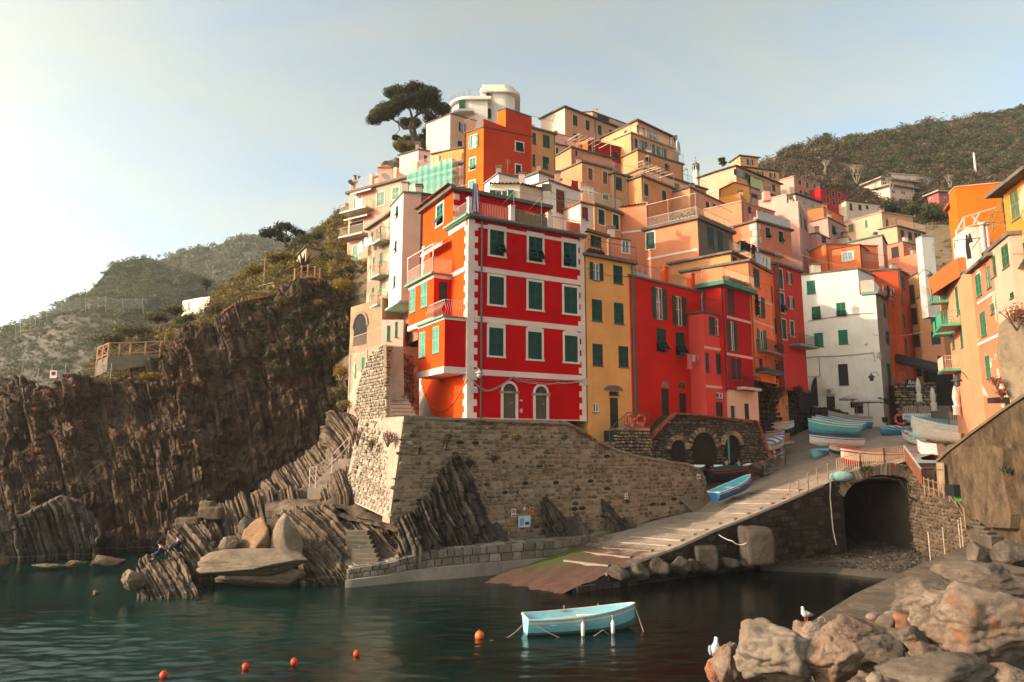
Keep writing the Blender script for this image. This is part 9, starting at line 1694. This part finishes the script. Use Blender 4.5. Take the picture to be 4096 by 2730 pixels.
# life rings
def ring(label,pos,nrm,R0=.38,r=.085,col=(.62,.05,.02)):
    M = Matrix.Translation(pos)@Vector(nrm).to_track_quat('Z','Y').to_matrix().to_4x4(); b = MB(); n,k = 20,8
    V = [[M@Vector(((R0+r*math.cos(2*math.pi*j/k))*math.cos(2*math.pi*i/n),(R0+r*math.cos(2*math.pi*j/k))*math.sin(2*math.pi*i/n),r*math.sin(2*math.pi*j/k))) for j in range(k)] for i in range(n)]
    for i in range(n):
        for j in range(k): b.quad(V[i][j],V[(i+1) % n][j],V[(i+1) % n][(j+1) % k],V[i][(j+1) % k],m=0)
    T_ = thing('life_ring',label,'life ring',pos-up(R0)); b.build('ring',paint(col,.5),T_,None,True); b2 = MB()
    for a in range(4):
        t_ = a*math.pi/2+.4; c_ = M@Vector((R0*math.cos(t_),R0*math.sin(t_),0)); e = M.to_3x3()@Vector((-math.sin(t_),math.cos(t_),0)); b2.tube([c_-e*.04,c_+e*.04],r*1.12,8)
    b2.build('strap',paint((.66,.3,.24),.6),T_)
ring('left orange life ring on the yellow house stair railing',fy.p(fy.st(2472,1686)[0],fy.st(2472,1686)[1],1.22),fy.n.to_3d()); ring('right orange life ring on the yellow house stair railing',fy.p(fy.st(2514,1686)[0],fy.st(2514,1686)[1],1.22),fy.n.to_3d()); ring('orange life ring leaning by the restaurant sign',P(3603,1678,71),(-.3,-1,.2),.5,.11); ring('orange life ring lying between the white boats',P(3640,1752,58.5),(.4,-1,.5),.45,.1)
# cafe corner: umbrellas, signs, stairs, passage
def umbrella(label,u,v0,v1,Y,Rr,col=(.56,.46,.40),closed=False):
    a,c = P(u,v1,Y),P(u,v0,Y); T_ = thing('parasol',label,'parasol',Vector((a.x,a.y,a.z))); b = MB(); b.bar(a,Vector((a.x,a.y,c.z)),.035,k=6); b.build('pole',paint((.25,.2,.16)),T_); b = MB(); n = 10; ap_ = Vector((a.x,a.y,c.z+.1))
    if closed: b.lathe([(.28,-2.3),(.24,-2.0),(.3,-1.6),(.16,-1.5),(.26,-.9),(.14,-.2),(.03,.1)],(a.x,a.y,c.z),9); b.build('canopy',paint(col,.9),T_)
    else:
        for i in range(n):
            t0,t1 = 2*math.pi*i/n,2*math.pi*(i+1)/n; p0,p1 = ap_+Vector((math.cos(t0)*Rr,math.sin(t0)*Rr,-Rr*.30)),ap_+Vector((math.cos(t1)*Rr,math.sin(t1)*Rr,-Rr*.30)); b.quad(ap_,p0,p1); b.quad(p0,p0-up(.2),p1-up(.2),p1)
        b.build('canopy',paint(col,.9),T_)
umbrella('left open beige parasol in front of the white house',3430,1578,1690,73,1.6); umbrella('right open beige parasol in front of the white house',3477,1590,1690,71.5,1.45); umbrella('tall closed beige parasol beside the bistro banner',3680,1515,1625,70,1,closed=True); umbrella('closed parasol in front of the dark passage',3735,1552,1630,70,1,closed=True); umbrella('closed parasol against the peeling corner house',3828,1545,1650,56,1,closed=True)
def text(s,size,M,col,parent,name='lettering',shear=0.0):
    cu = bpy.data.curves.new('lettering','FONT'); cu.body = s; cu.size = size; cu.extrude = .006; cu.align_x = 'CENTER'; cu.align_y = 'CENTER'; cu.shear = shear; cu.materials.append(paint(col,.6)); o = bpy.data.objects.new(name,cu); COL.objects.link(o); me = bpy.data.meshes.new_from_object(o.evaluated_get(bpy.context.evaluated_depsgraph_get())); bpy.data.objects.remove(o); me.materials.clear(); me.materials.append(paint(col,.6)); return reg(bpy.data.objects.new(name,me),parent,M)
def board(label,r,x0,x1,y0,y1,Y,col,words,lift=0.0):
    a,c = P(*q(r,x0,y1),Y),P(*q(r,x1,y0),Y); T_ = thing('shop_sign',label,'sign',((a.x+c.x)/2,Y,a.z)); b = MB(); b.box(a.x,c.x,Y,Y+.06,a.z,c.z); b.build('board',paint(col,.6),T_)
    for wd,sx,sz,fx,fz,wc,sh in words: text(wd,(c.z-a.z)*sz,Matrix.Translation((a.x+(c.x-a.x)*fx,Y-.012,a.z+(c.z-a.z)*fz))@Matrix.Rotation(R(90),4,'X'),wc,T_,shear=sh)
board('black sign with white letters on the white house',8,603,697,1192,1238,74.2,(.015,.014,.013),[('I TRUGI',1,.8,.5,.5,(.66,.62,.56),0)]); board('black bistro banner on the terrace railing',8,1034,1122,1018,1088,75,(.012,.012,.012),[('Rio',1,.62,.5,.68,(.7,.66,.6),.3),('BISTROT',1,.30,.5,.24,(.66,.62,.56),0)]); board('long white restaurant banner on the terrace front',8,1012,1230,1283,1330,70.5,(.62,.57,.51),[('dau',1,.7,.14,.55,(.03,.03,.03),.3),('Ristorante',1,.45,.5,.42,(.25,.24,.23),.2),('Cila',1,.75,.87,.55,(.03,.03,.03),.3)])
T_ = thing('bistro_terrace','stone bistro terrace block with railing and black awning','terrace',P(3640,1640,76)); a,c = P(3592,1640,75.5),P(3745,1540,75.5); b = MB(); b.box(a.x,c.x,75.5,80,a.z-2.5,c.z); b.build('block',S_DARK,T_); railing(T_,[Vector((a.x,75.6,c.z)),Vector((c.x-1.2,75.6,c.z))],1.3,.2,(.2,.15,.12))
Ft = Fac(Vector((a.x,75.5,0)),Vector((c.x,75.5,0))); rubble(T_,Ft.p(0,a.z-1),(1,0,0),(0,0,1),(0,-1,0),c.x-a.x,c.z-a.z+1,None,S_WALL,hr=(.2,.4),lr=(.3,.9),limit=60,seed=90)
b = MB(); p0,p1 = P(*q(8,952,868),78),P(*q(8,1335,955),70); b.quad(p0,p1,p1+Vector((1.5,3,1.2)),p0+Vector((0,3,1.6))); b.quad(p0-up(.35),p1-up(.35),p1,p0); b.build('awning',paint((.02,.019,.018),.8),T_)
T_ = thing('passage_stairs','stone stairs climbing into the dark alley passage','stairs',P(3760,1690,70))
for i in range(8): a,c = P(3718,1715-i*13,68+i*.9),P(3800,1715-i*13,68+i*.9); b = MB(); b.box(a.x,c.x,a.y,a.y+1.2,a.z-.8,a.z); b.build('step',concrete((.20,.155,.12)),T_)
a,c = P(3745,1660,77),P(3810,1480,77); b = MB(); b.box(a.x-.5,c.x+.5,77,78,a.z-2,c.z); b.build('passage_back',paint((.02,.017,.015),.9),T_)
T_ = thing('net_fence','rope net fence between posts in front of the restaurant','fence',P(3650,1690,71.2))
for (u0,v0,u1,v1,Y) in ((3612,1625,3668,1655,71.2),(3672,1625,3722,1655,71.2),(3798,1645,3850,1712,62)):
    a,c = P(u0,v1,Y),P(u1,v0,Y); b = MB(); n = 7
    for i in range(n): x0,x1 = a.x+(c.x-a.x)*i/n,a.x+(c.x-a.x)*(i+1)/n; b.bar((x0,Y,a.z),(x1,Y,c.z),.025,k=3); b.bar((x0,Y,c.z),(x1,Y,a.z),.025,k=3); b.bar((x0,Y,(a.z+c.z)/2),(x1,Y,c.z),.02,k=3); b.bar((x0,Y,(a.z+c.z)/2),(x1,Y,a.z),.02,k=3)
    b.build('net',paint((.42,.33,.25),.9),T_); b = MB()
    for x in (a.x,c.x): b.bar((x,Y,a.z-1.6),(x,Y,c.z+.2),.07,k=6)
    b.build('post',paint((.14,.09,.06),.8),T_)
T_ = thing('potted_tree','small potted lemon tree at the white house corner','potted plant',P(3540,1690,73)); c = P(3540,1680,73); b = MB(); b.lathe([(.22,-.3),(.32,.25),(.28,.25)],c,10); b.build('pot',paint((.05,.04,.035)),T_); b = MB(); b.tube([c,c+up(1.8)],[.05,.03],5); b.build('trunk',paint((.1,.07,.05)),T_); V,rn = leaves([tuple(c+up(1.9))],[.8],260,.12,3); leafobj('foliage',V,rn,L_GREEN,T_)
LW = thing('low_square_wall','low stone wall with a sloping top beside the white house','stone wall',P(3300,1680,73)); fl_ = Fac(P(3240,1650,72.5),P(3395,1650,72.5)); lm = [(3248,1632),(3330,1630),(3392,1655),(3392,1720),(3248,1720)]; slabwall('core',fl_,lm,.5,M_MORTAR_D,LW); rubble(LW,fl_.p(0,8),fl_.d.to_3d(),(0,0,1),fl_.n.to_3d(),fl_.len,5,lm,S_DARK,hr=(.2,.36),lr=(.3,.8),limit=60,seed=92)
# heap of rubble, barrier, marker posts below the vaults
hp = P(3050,1885,57); rgh = random.Random(3); T_ = thing('rubble_heap','heap of broken pale stones beside the slipway','rubble',hp)
for i in range(110): x,y = rgh.gauss(0,1.1),rgh.gauss(0,.9); z = max(0,.9-.35*math.hypot(x,y)); s = rgh.uniform(.12,.34); link('stone',rgh.choice(stone_variants(S_PALE)),T_,Matrix.Translation(hp+Vector((x,y,z-.25)))@Matrix.Rotation(rgh.uniform(0,6),4,'Z')@Matrix.Rotation(rgh.uniform(0,6),4,'X')@Matrix.Diagonal((s*1.3,s,s,1)))
T_ = thing('mesh_barrier','grey steel mesh barrier around the rubble heap','barrier',P(3060,1900,54.5)); railing(T_,[P(3060,1905,54),P(3142,1862,56),P(3120,1830,60)],1.1,.3,(.25,.25,.24),.02)
for i,(u,v) in enumerate(((3099,1838),(3130,1842))):
    p = P(u,v,58); T_ = thing('striped_cone',('left' if i == 0 else 'right')+' red and white striped marker post by the barrier','marker post',p)
    for k in range(5): b = MB(); b.lathe([(.16-.02*k,0),(.14-.02*k,.17)],(p.x,p.y,p.z+.17*k),8); b.build('stripe',paint((.5,.07,.03) if k % 2 == 0 else (.62,.58,.52)),T_)
b = MB(); p = P(3365,1907,44.9); b.ball(p,.36,12,0,(2.1,.9,.95)); o = b.build('fish_float',stonemat((.07,.26,.24),(.13,.36,.33),(.3,.5,.45),'float_net',5),None,None,True); tag(o,'teal net covered float hanging from the bridge edge','float')
b = MB(); b.path(cable([P(3322,1925,44.7),P(3320,1990,44.6),P(3332,2120,44),P(3345,2180,43.5)],.0),.035); o = b.build('hanging_rope',paint((.45,.38,.3),.9)); tag(o,'white rope hanging down the slipway wall','rope')
b = MB(); pp = [P(u,v,44.8) for u,v in ((3400,1935),(3470,1912),(3540,1910),(3600,1920),(3625,1960),(3640,1990),(3680,2005),(3740,2020),(3780,2028))]; b.path(cable(pp,.05),.06,k=5); o = b.build('black_hose',paint((.015,.016,.017),.6)); tag(o,'black hose draped along the arch and pier wall','hose')
b = MB(); b.path(cable([P(2875,2140,40),P(2930,2165,39.6),P(2960,2180,39.6),P(2995,2165,39.5),P(3028,2172,39.5)],.05),.03); o = b.build('slipway_rope',paint((.5,.44,.36),.9)); tag(o,'pale rope snaking over the mooring block','rope')
b = MB(); c = P(*q(8,1790,1180),42); b.box(c.x-.7,c.x+.35,c.y-.3,c.y+.3,c.z-.18,c.z+.16); b.bar((c.x+.3,c.y,c.z),(c.x+.9,c.y+.2,c.z-.2),.07,k=6); o = b.build('floodlight',paint((.02,.02,.022),.5)); tag(o,'black floodlight on the end of the retaining wall','floodlight')
def lamp(label,r,x,y,Y,sgn=-1):
    c = P(*q(r,x,y),Y); b = MB(); b.path([c+Vector((sgn*-1.0,.3,.3)),c+Vector((sgn*-.6,.15,.75)),c+Vector((0,0,.6))],.03); b.lathe([(.04,.55),(.1,.4),(.34,.2),(.34,.12),(.2,.1),(.2,-.2),(.05,-.28)],c,9); tag(b.build('street_lamp',paint((.05,.05,.048),.5)),label,'lamp')
lamp('black wall lamp on the white house',8,765,1010,74,-1); lamp('black wall lamp beside the peeling corner house',8,1435,1045,49,-1); lamp('green lantern below the white chimney',13,1850,820,68,1)
# laundry
def laundry(label,F,r,pts,items,out=.5,seed=1):
    P_ = [F.p(*F.q(r,x,y),out) for x,y in pts]; T_ = thing('laundry_line',label,'laundry',P_[0]); b = MB(); b.path(P_,.015); b.build('line',paint((.3,.28,.26)),T_); rg = random.Random(seed)
    for k,w_,h_,col in items:
        s = k*(len(P_)-1); i = min(int(s),len(P_)-2); a = P_[i].lerp(P_[i+1],s-i); d = (P_[i+1]-P_[i]).normalized(); b = MB(); n = 4
        for j in range(n):
            for l in range(3):
                f = lambda jj,ll: a+d*(w_*(jj/n-.5)*(1+.15*ll))+F.n.to_3d()*(.06*math.sin(jj*2.1+ll))-up(h_*ll/3+.05*math.sin(jj*3+seed)); b.quad(f(j,l),f(j+1,l),f(j+1,l+1),f(j,l+1))
        b.build('garment',paint(col,.9),T_)
laundry('pink towel and grey shirts drying on the scarlet house',H2.Rt,6,[(760,625),(880,640),(1030,662)],[(.28,.55,1.1,(.6,.14,.16)),(.42,.35,.5,(.5,.4,.34)),(.6,.6,.7,(.38,.35,.32)),(.78,.4,.65,(.30,.28,.26)),(.92,.3,.8,(.2,.2,.2))],.8); laundry('black clothes hanging on the ochre house balcony',H6.Rt,12,[(870,270),(1000,320),(1190,370)],[(.1,.6,.9,(.012,.012,.014)),(.3,.8,.8,(.014,.013,.015)),(.5,.8,.8,(.012,.011,.012)),(.7,.7,.9,(.013,.012,.012)),(.9,.4,.6,(.4,.3,.26))],.9,2); laundry('white and pale blue sheets hanging on the sandstone house',H7.Rt,12,[(1175,455),(1290,490),(1410,540)],[(.1,.7,1.3,(.42,.52,.6)),(.35,.6,1.2,(.55,.56,.56)),(.6,.5,1.1,(.6,.55,.5)),(.85,.6,1.3,(.62,.56,.5))],.6,3); laundry('white sheets hanging on the bare stone house',HSt.L,9,[(440,860),(520,800),(600,790)],[(.1,.8,1.0,(.66,.6,.55)),(.5,.6,.8,(.7,.62,.56)),(.8,.6,.7,(.68,.6,.52))],.8,4); laundry('black trousers and shirts on the white house terrace',Fw2,8,[(790,275),(850,285),(905,310)],[(.2,.5,.8,(.6,.5,.42)),(.5,.7,1.5,(.012,.012,.014)),(.75,.5,1.0,(.45,.42,.36)),(.95,.4,.5,(.6,.56,.5))],.5,5); laundry('red and pale towels above the white house roof',HR.Rt,2,[(600,945),(690,960),(800,985)],[(.3,.8,.8,(.45,.02,.02)),(.7,.8,.7,(.6,.46,.36))],.2,6); laundry('black jacket on the cream balcony on the right bank',G3h.L,7,[(1860,760),(1960,720)],[(.3,.5,1.6,(.012,.012,.013)),(.6,.4,.6,(.012,.012,.013))],1.0,7)
# people
def skin(name,verts,edges,radii,mat,parent,M,root=0,sub=1):
    me = bpy.data.meshes.new(name); me.from_pydata(verts,edges,[]); o = bpy.data.objects.new(name,me); me.materials.append(mat); reg(o,parent,M); md = o.modifiers.new('skin','SKIN'); md.use_smooth_shade = True
    for i,r_ in enumerate(radii): d = me.skin_vertices[0].data[i]; d.radius = (r_,r_) if not hasattr(r_,'__len__') else r_; d.use_root = (i == root)
    s = o.modifiers.new('sub','SUBSURF'); s.levels = sub; s.render_levels = sub; return o
SKINC = paint((.46,.27,.18),.6)
def sitter(label,pos,ang,jacket,legs,hair,lean=.25):
    T_ = bpy.data.objects.new('person',None); M = Matrix.Translation(pos)@Matrix.Rotation(ang,4,'Z'); reg(T_,None,M); tag(T_,label,'person')
    hx = lean; v = [(0,0,.12),(hx*.4,0,.35),(hx,0,.58),(hx+.04,0,.66),(hx+.10,0,.80),(hx,.2,.54),(hx+.12,.25,.30),(hx+.34,.12,.26),(hx,-.2,.54),(hx+.12,-.25,.30),(hx+.34,-.12,.26),(.42,.12,.36),(.55,.14,.02),(.68,.15,.0),(.42,-.12,.36),(.55,-.14,.02),(.68,-.15,.0),(.02,.1,.12),(.02,-.1,.12)]
    e = [(0,1),(1,2),(2,3),(3,4),(2,5),(5,6),(6,7),(2,8),(8,9),(9,10),(0,17),(17,11),(11,12),(12,13),(0,18),(18,14),(14,15),(15,16)]; r_ = [.13,.14,.14,.05,.105,.06,.045,.035,.06,.045,.035,.075,.05,.045,.075,.05,.045,.09,.09]
    skin('body',v,e,r_,SKINC,T_,M)
    jv = [v[i] for i in (0,1,2,5,6,7,8,9,10)]; je = [(0,1),(1,2),(2,3),(3,4),(4,5),(2,6),(6,7),(7,8)]; skin('jacket',jv,je,[.165,.175,.16,.085,.068,.05,.085,.068,.05],paint(jacket,.9),T_,M)
    lv = [v[i] for i in (0,17,11,12,18,14,15)]; skin('trousers',lv,[(0,1),(1,2),(2,3),(0,4),(4,5),(5,6)],[.145,.11,.092,.065,.11,.092,.065],paint(legs,.9),T_,M)
    b = MB(); b.ball((hx+.075,0,.845),.118,10,0,(1.0,.92,.9)); b.build('hair',paint(hair,.9),T_,M,True); b = MB()
    for s in (.04,-.04): b.ball((hx+.20,s,.815),.014,6)
    b.build('eyes',paint((.02,.015,.01)),T_,M); b = MB(); b.ball((hx+.215,0,.785),.02,6); b.build('nose',SKINC,T_,M)
    for y in (.12,-.12):
        b = MB()
        for k in range(4): b.path([(hx+.33,y+(k-1.5)*.02,.26),(hx+.39,y+(k-1.5)*.024,.25-.01*k),(hx+.42,y+(k-1.5)*.022,.22)],.011,k=5)
        b.path([(hx+.31,y+.03,.27),(hx+.35,y+.055,.28),(hx+.39,y+.06,.26)],.012,k=5); b.build('fingers',SKINC,T_,M)
    for y in (.14,-.15): b = MB(); b.ball((.66,y,.0),.06,8,0,(1.9,.85,.8)); b.build('shoe',paint((.05,.045,.04)),T_,M)
    return T_
pz_ = P(650,2236,37.6); sitter('person in a navy jacket and green trousers sitting on the front rock',pz_+Vector((.1,.1,.0)),R(205),(.012,.022,.05),(.01,.06,.05),(.03,.018,.012)); sitter('person in a dark coat sitting close behind on the rock',pz_+Vector((.55,.75,.28)),R(210),(.012,.018,.035),(.02,.025,.03),(.08,.035,.02),.12)
p = P(2830,1892,56.5); sitter('person with dark red hair sitting left of the navy boat',P(2826,1880,51.9),R(-60),(.25,.02,.025),(.03,.03,.04),(.04,.012,.01)); sitter('person in a white shirt sitting behind the navy boat',P(2938,1876,52.8),R(-120),(.55,.55,.56),(.03,.04,.06),(.02,.015,.012)); sitter('person in a checked shirt and green vest behind the navy boat',P(2954,1886,52.4),R(-100),(.02,.09,.07),(.04,.04,.05),(.05,.03,.02)); sitter('person in black bending down beside the green pipe',P(2898,1884,52.0),R(-80),(.01,.01,.011),(.012,.012,.013),(.015,.012,.01),.35)
# gulls
def gull(label,u,v,Y,hgt,ang,wing):
    p = P(u,v,Y); k = hgt/.40; M = Matrix.Translation(p)@Matrix.Rotation(ang,4,'Z')@Matrix.Scale(k,4); T_ = bpy.data.objects.new('seagull',None); reg(T_,None,M); tag(T_,label,'gull')
    b = MB(); b.tube([(-.17,0,.15),(-.11,0,.165),(-.03,0,.185),(.05,0,.20),(.10,0,.235),(.125,0,.285),(.135,0,.33),(.15,0,.355),(.165,0,.352)],[.012,.045,.075,.08,.068,.045,.036,.04,.018],10); b.build('body',paint((.68,.65,.61),.7),T_,M,True)
    b = MB(); b.tube([(.165,0,.35),(.195,0,.343),(.21,0,.334)],[.013,.010,.003],6); b.build('bill',paint((.5,.18,.02),.5),T_,M)
    for s in (1,-1): b = MB(); b.tube([(.08,s*.066,.22),(.0,s*.078,.205),(-.10,s*.062,.172),(-.22,s*.03,.145),(-.28,s*.015,.135)],[.02,.05,.042,.022,.004],8); b.v = [(x,y*1.0 if True else y,z) for x,y,z in b.v]; b.build('wing',paint(wing,.7),T_,M,True)
    for s in (.03,-.03):
        b = MB(); b.path([(.02,s,.14),(.015,s,.07),(.02,s,.0)],.009,k=5); b.quad((.0,s-.005,.004),(.06,s-.03,.004),(.07,s,.004),(.06,s+.03,.004)); b.build('leg',paint((.6,.09,.02),.5),T_,M)
    b = MB()
    for s in (.036,-.036): b.ball((.155,s,.36),.006,6)
    b.build('eye',paint((.02,.02,.02),.3),T_,M)
gull('white gull with red legs standing on the orange rock',*q(20,888,657),18.8,.42,R(215),(.30,.30,.31)); gull('grey winged gull seen from behind on the left boulders',*q(20,270,905),16.6,.46,R(60),(.24,.25,.26))
b = MB(); p = P(3287,2487,18.5); n = 10
for i in range(n): t0,t1 = math.pi*i/n,math.pi*(i+1)/n; b.bar(p+Vector((math.cos(t0)*.09,0,math.sin(t0)*.11)),p+Vector((math.cos(t1)*.09,0,math.sin(t1)*.11)),.012)
o = b.build('mooring_ring',paint((.4,.34,.28))); tag(o,'small iron mooring ring behind the boulders','mooring ring')
# cables over the village
for i,(pts,sg,lb) in enumerate(((((2700,1140,60),(2870,1180,56),(3010,1230,56)),.3,'thin drying line stretched before the wine red house'),(((3490,1340,72),(3750,1310,60)),.4,'black cable crossing the alley'),(((3180,1010,80),(3700,1080,60)),.8,'thin wire over the white house roof'))):
    b = MB(); b.path(cable([P(*x) for x in pts],sg),.02,k=3); o = b.build('overhead_cable',paint((.12,.11,.1))); tag(o,lb,'cable')
# stripe of white paint on the front rock
# ------------------------------------------------------------------ haze
m = bpy.data.materials.new('haze_air'); m.use_nodes = True; t = m.node_tree; t.nodes.clear(); pv = t.nodes.new('ShaderNodeVolumePrincipled'); pv.inputs['Color'].default_value = (.96,.93,.88,1); pv.inputs['Density'].default_value = HAZE; pv.inputs['Anisotropy'].default_value = .35; om = t.nodes.new('ShaderNodeOutputMaterial'); t.links.new(pv.outputs[0],om.inputs['Volume'])
b = MB(); b.box(-1700,800,-260,1600,-4.2,260); o = b.build('haze',m); tag(o,'thin sea haze in the air',None,None,'stuff')
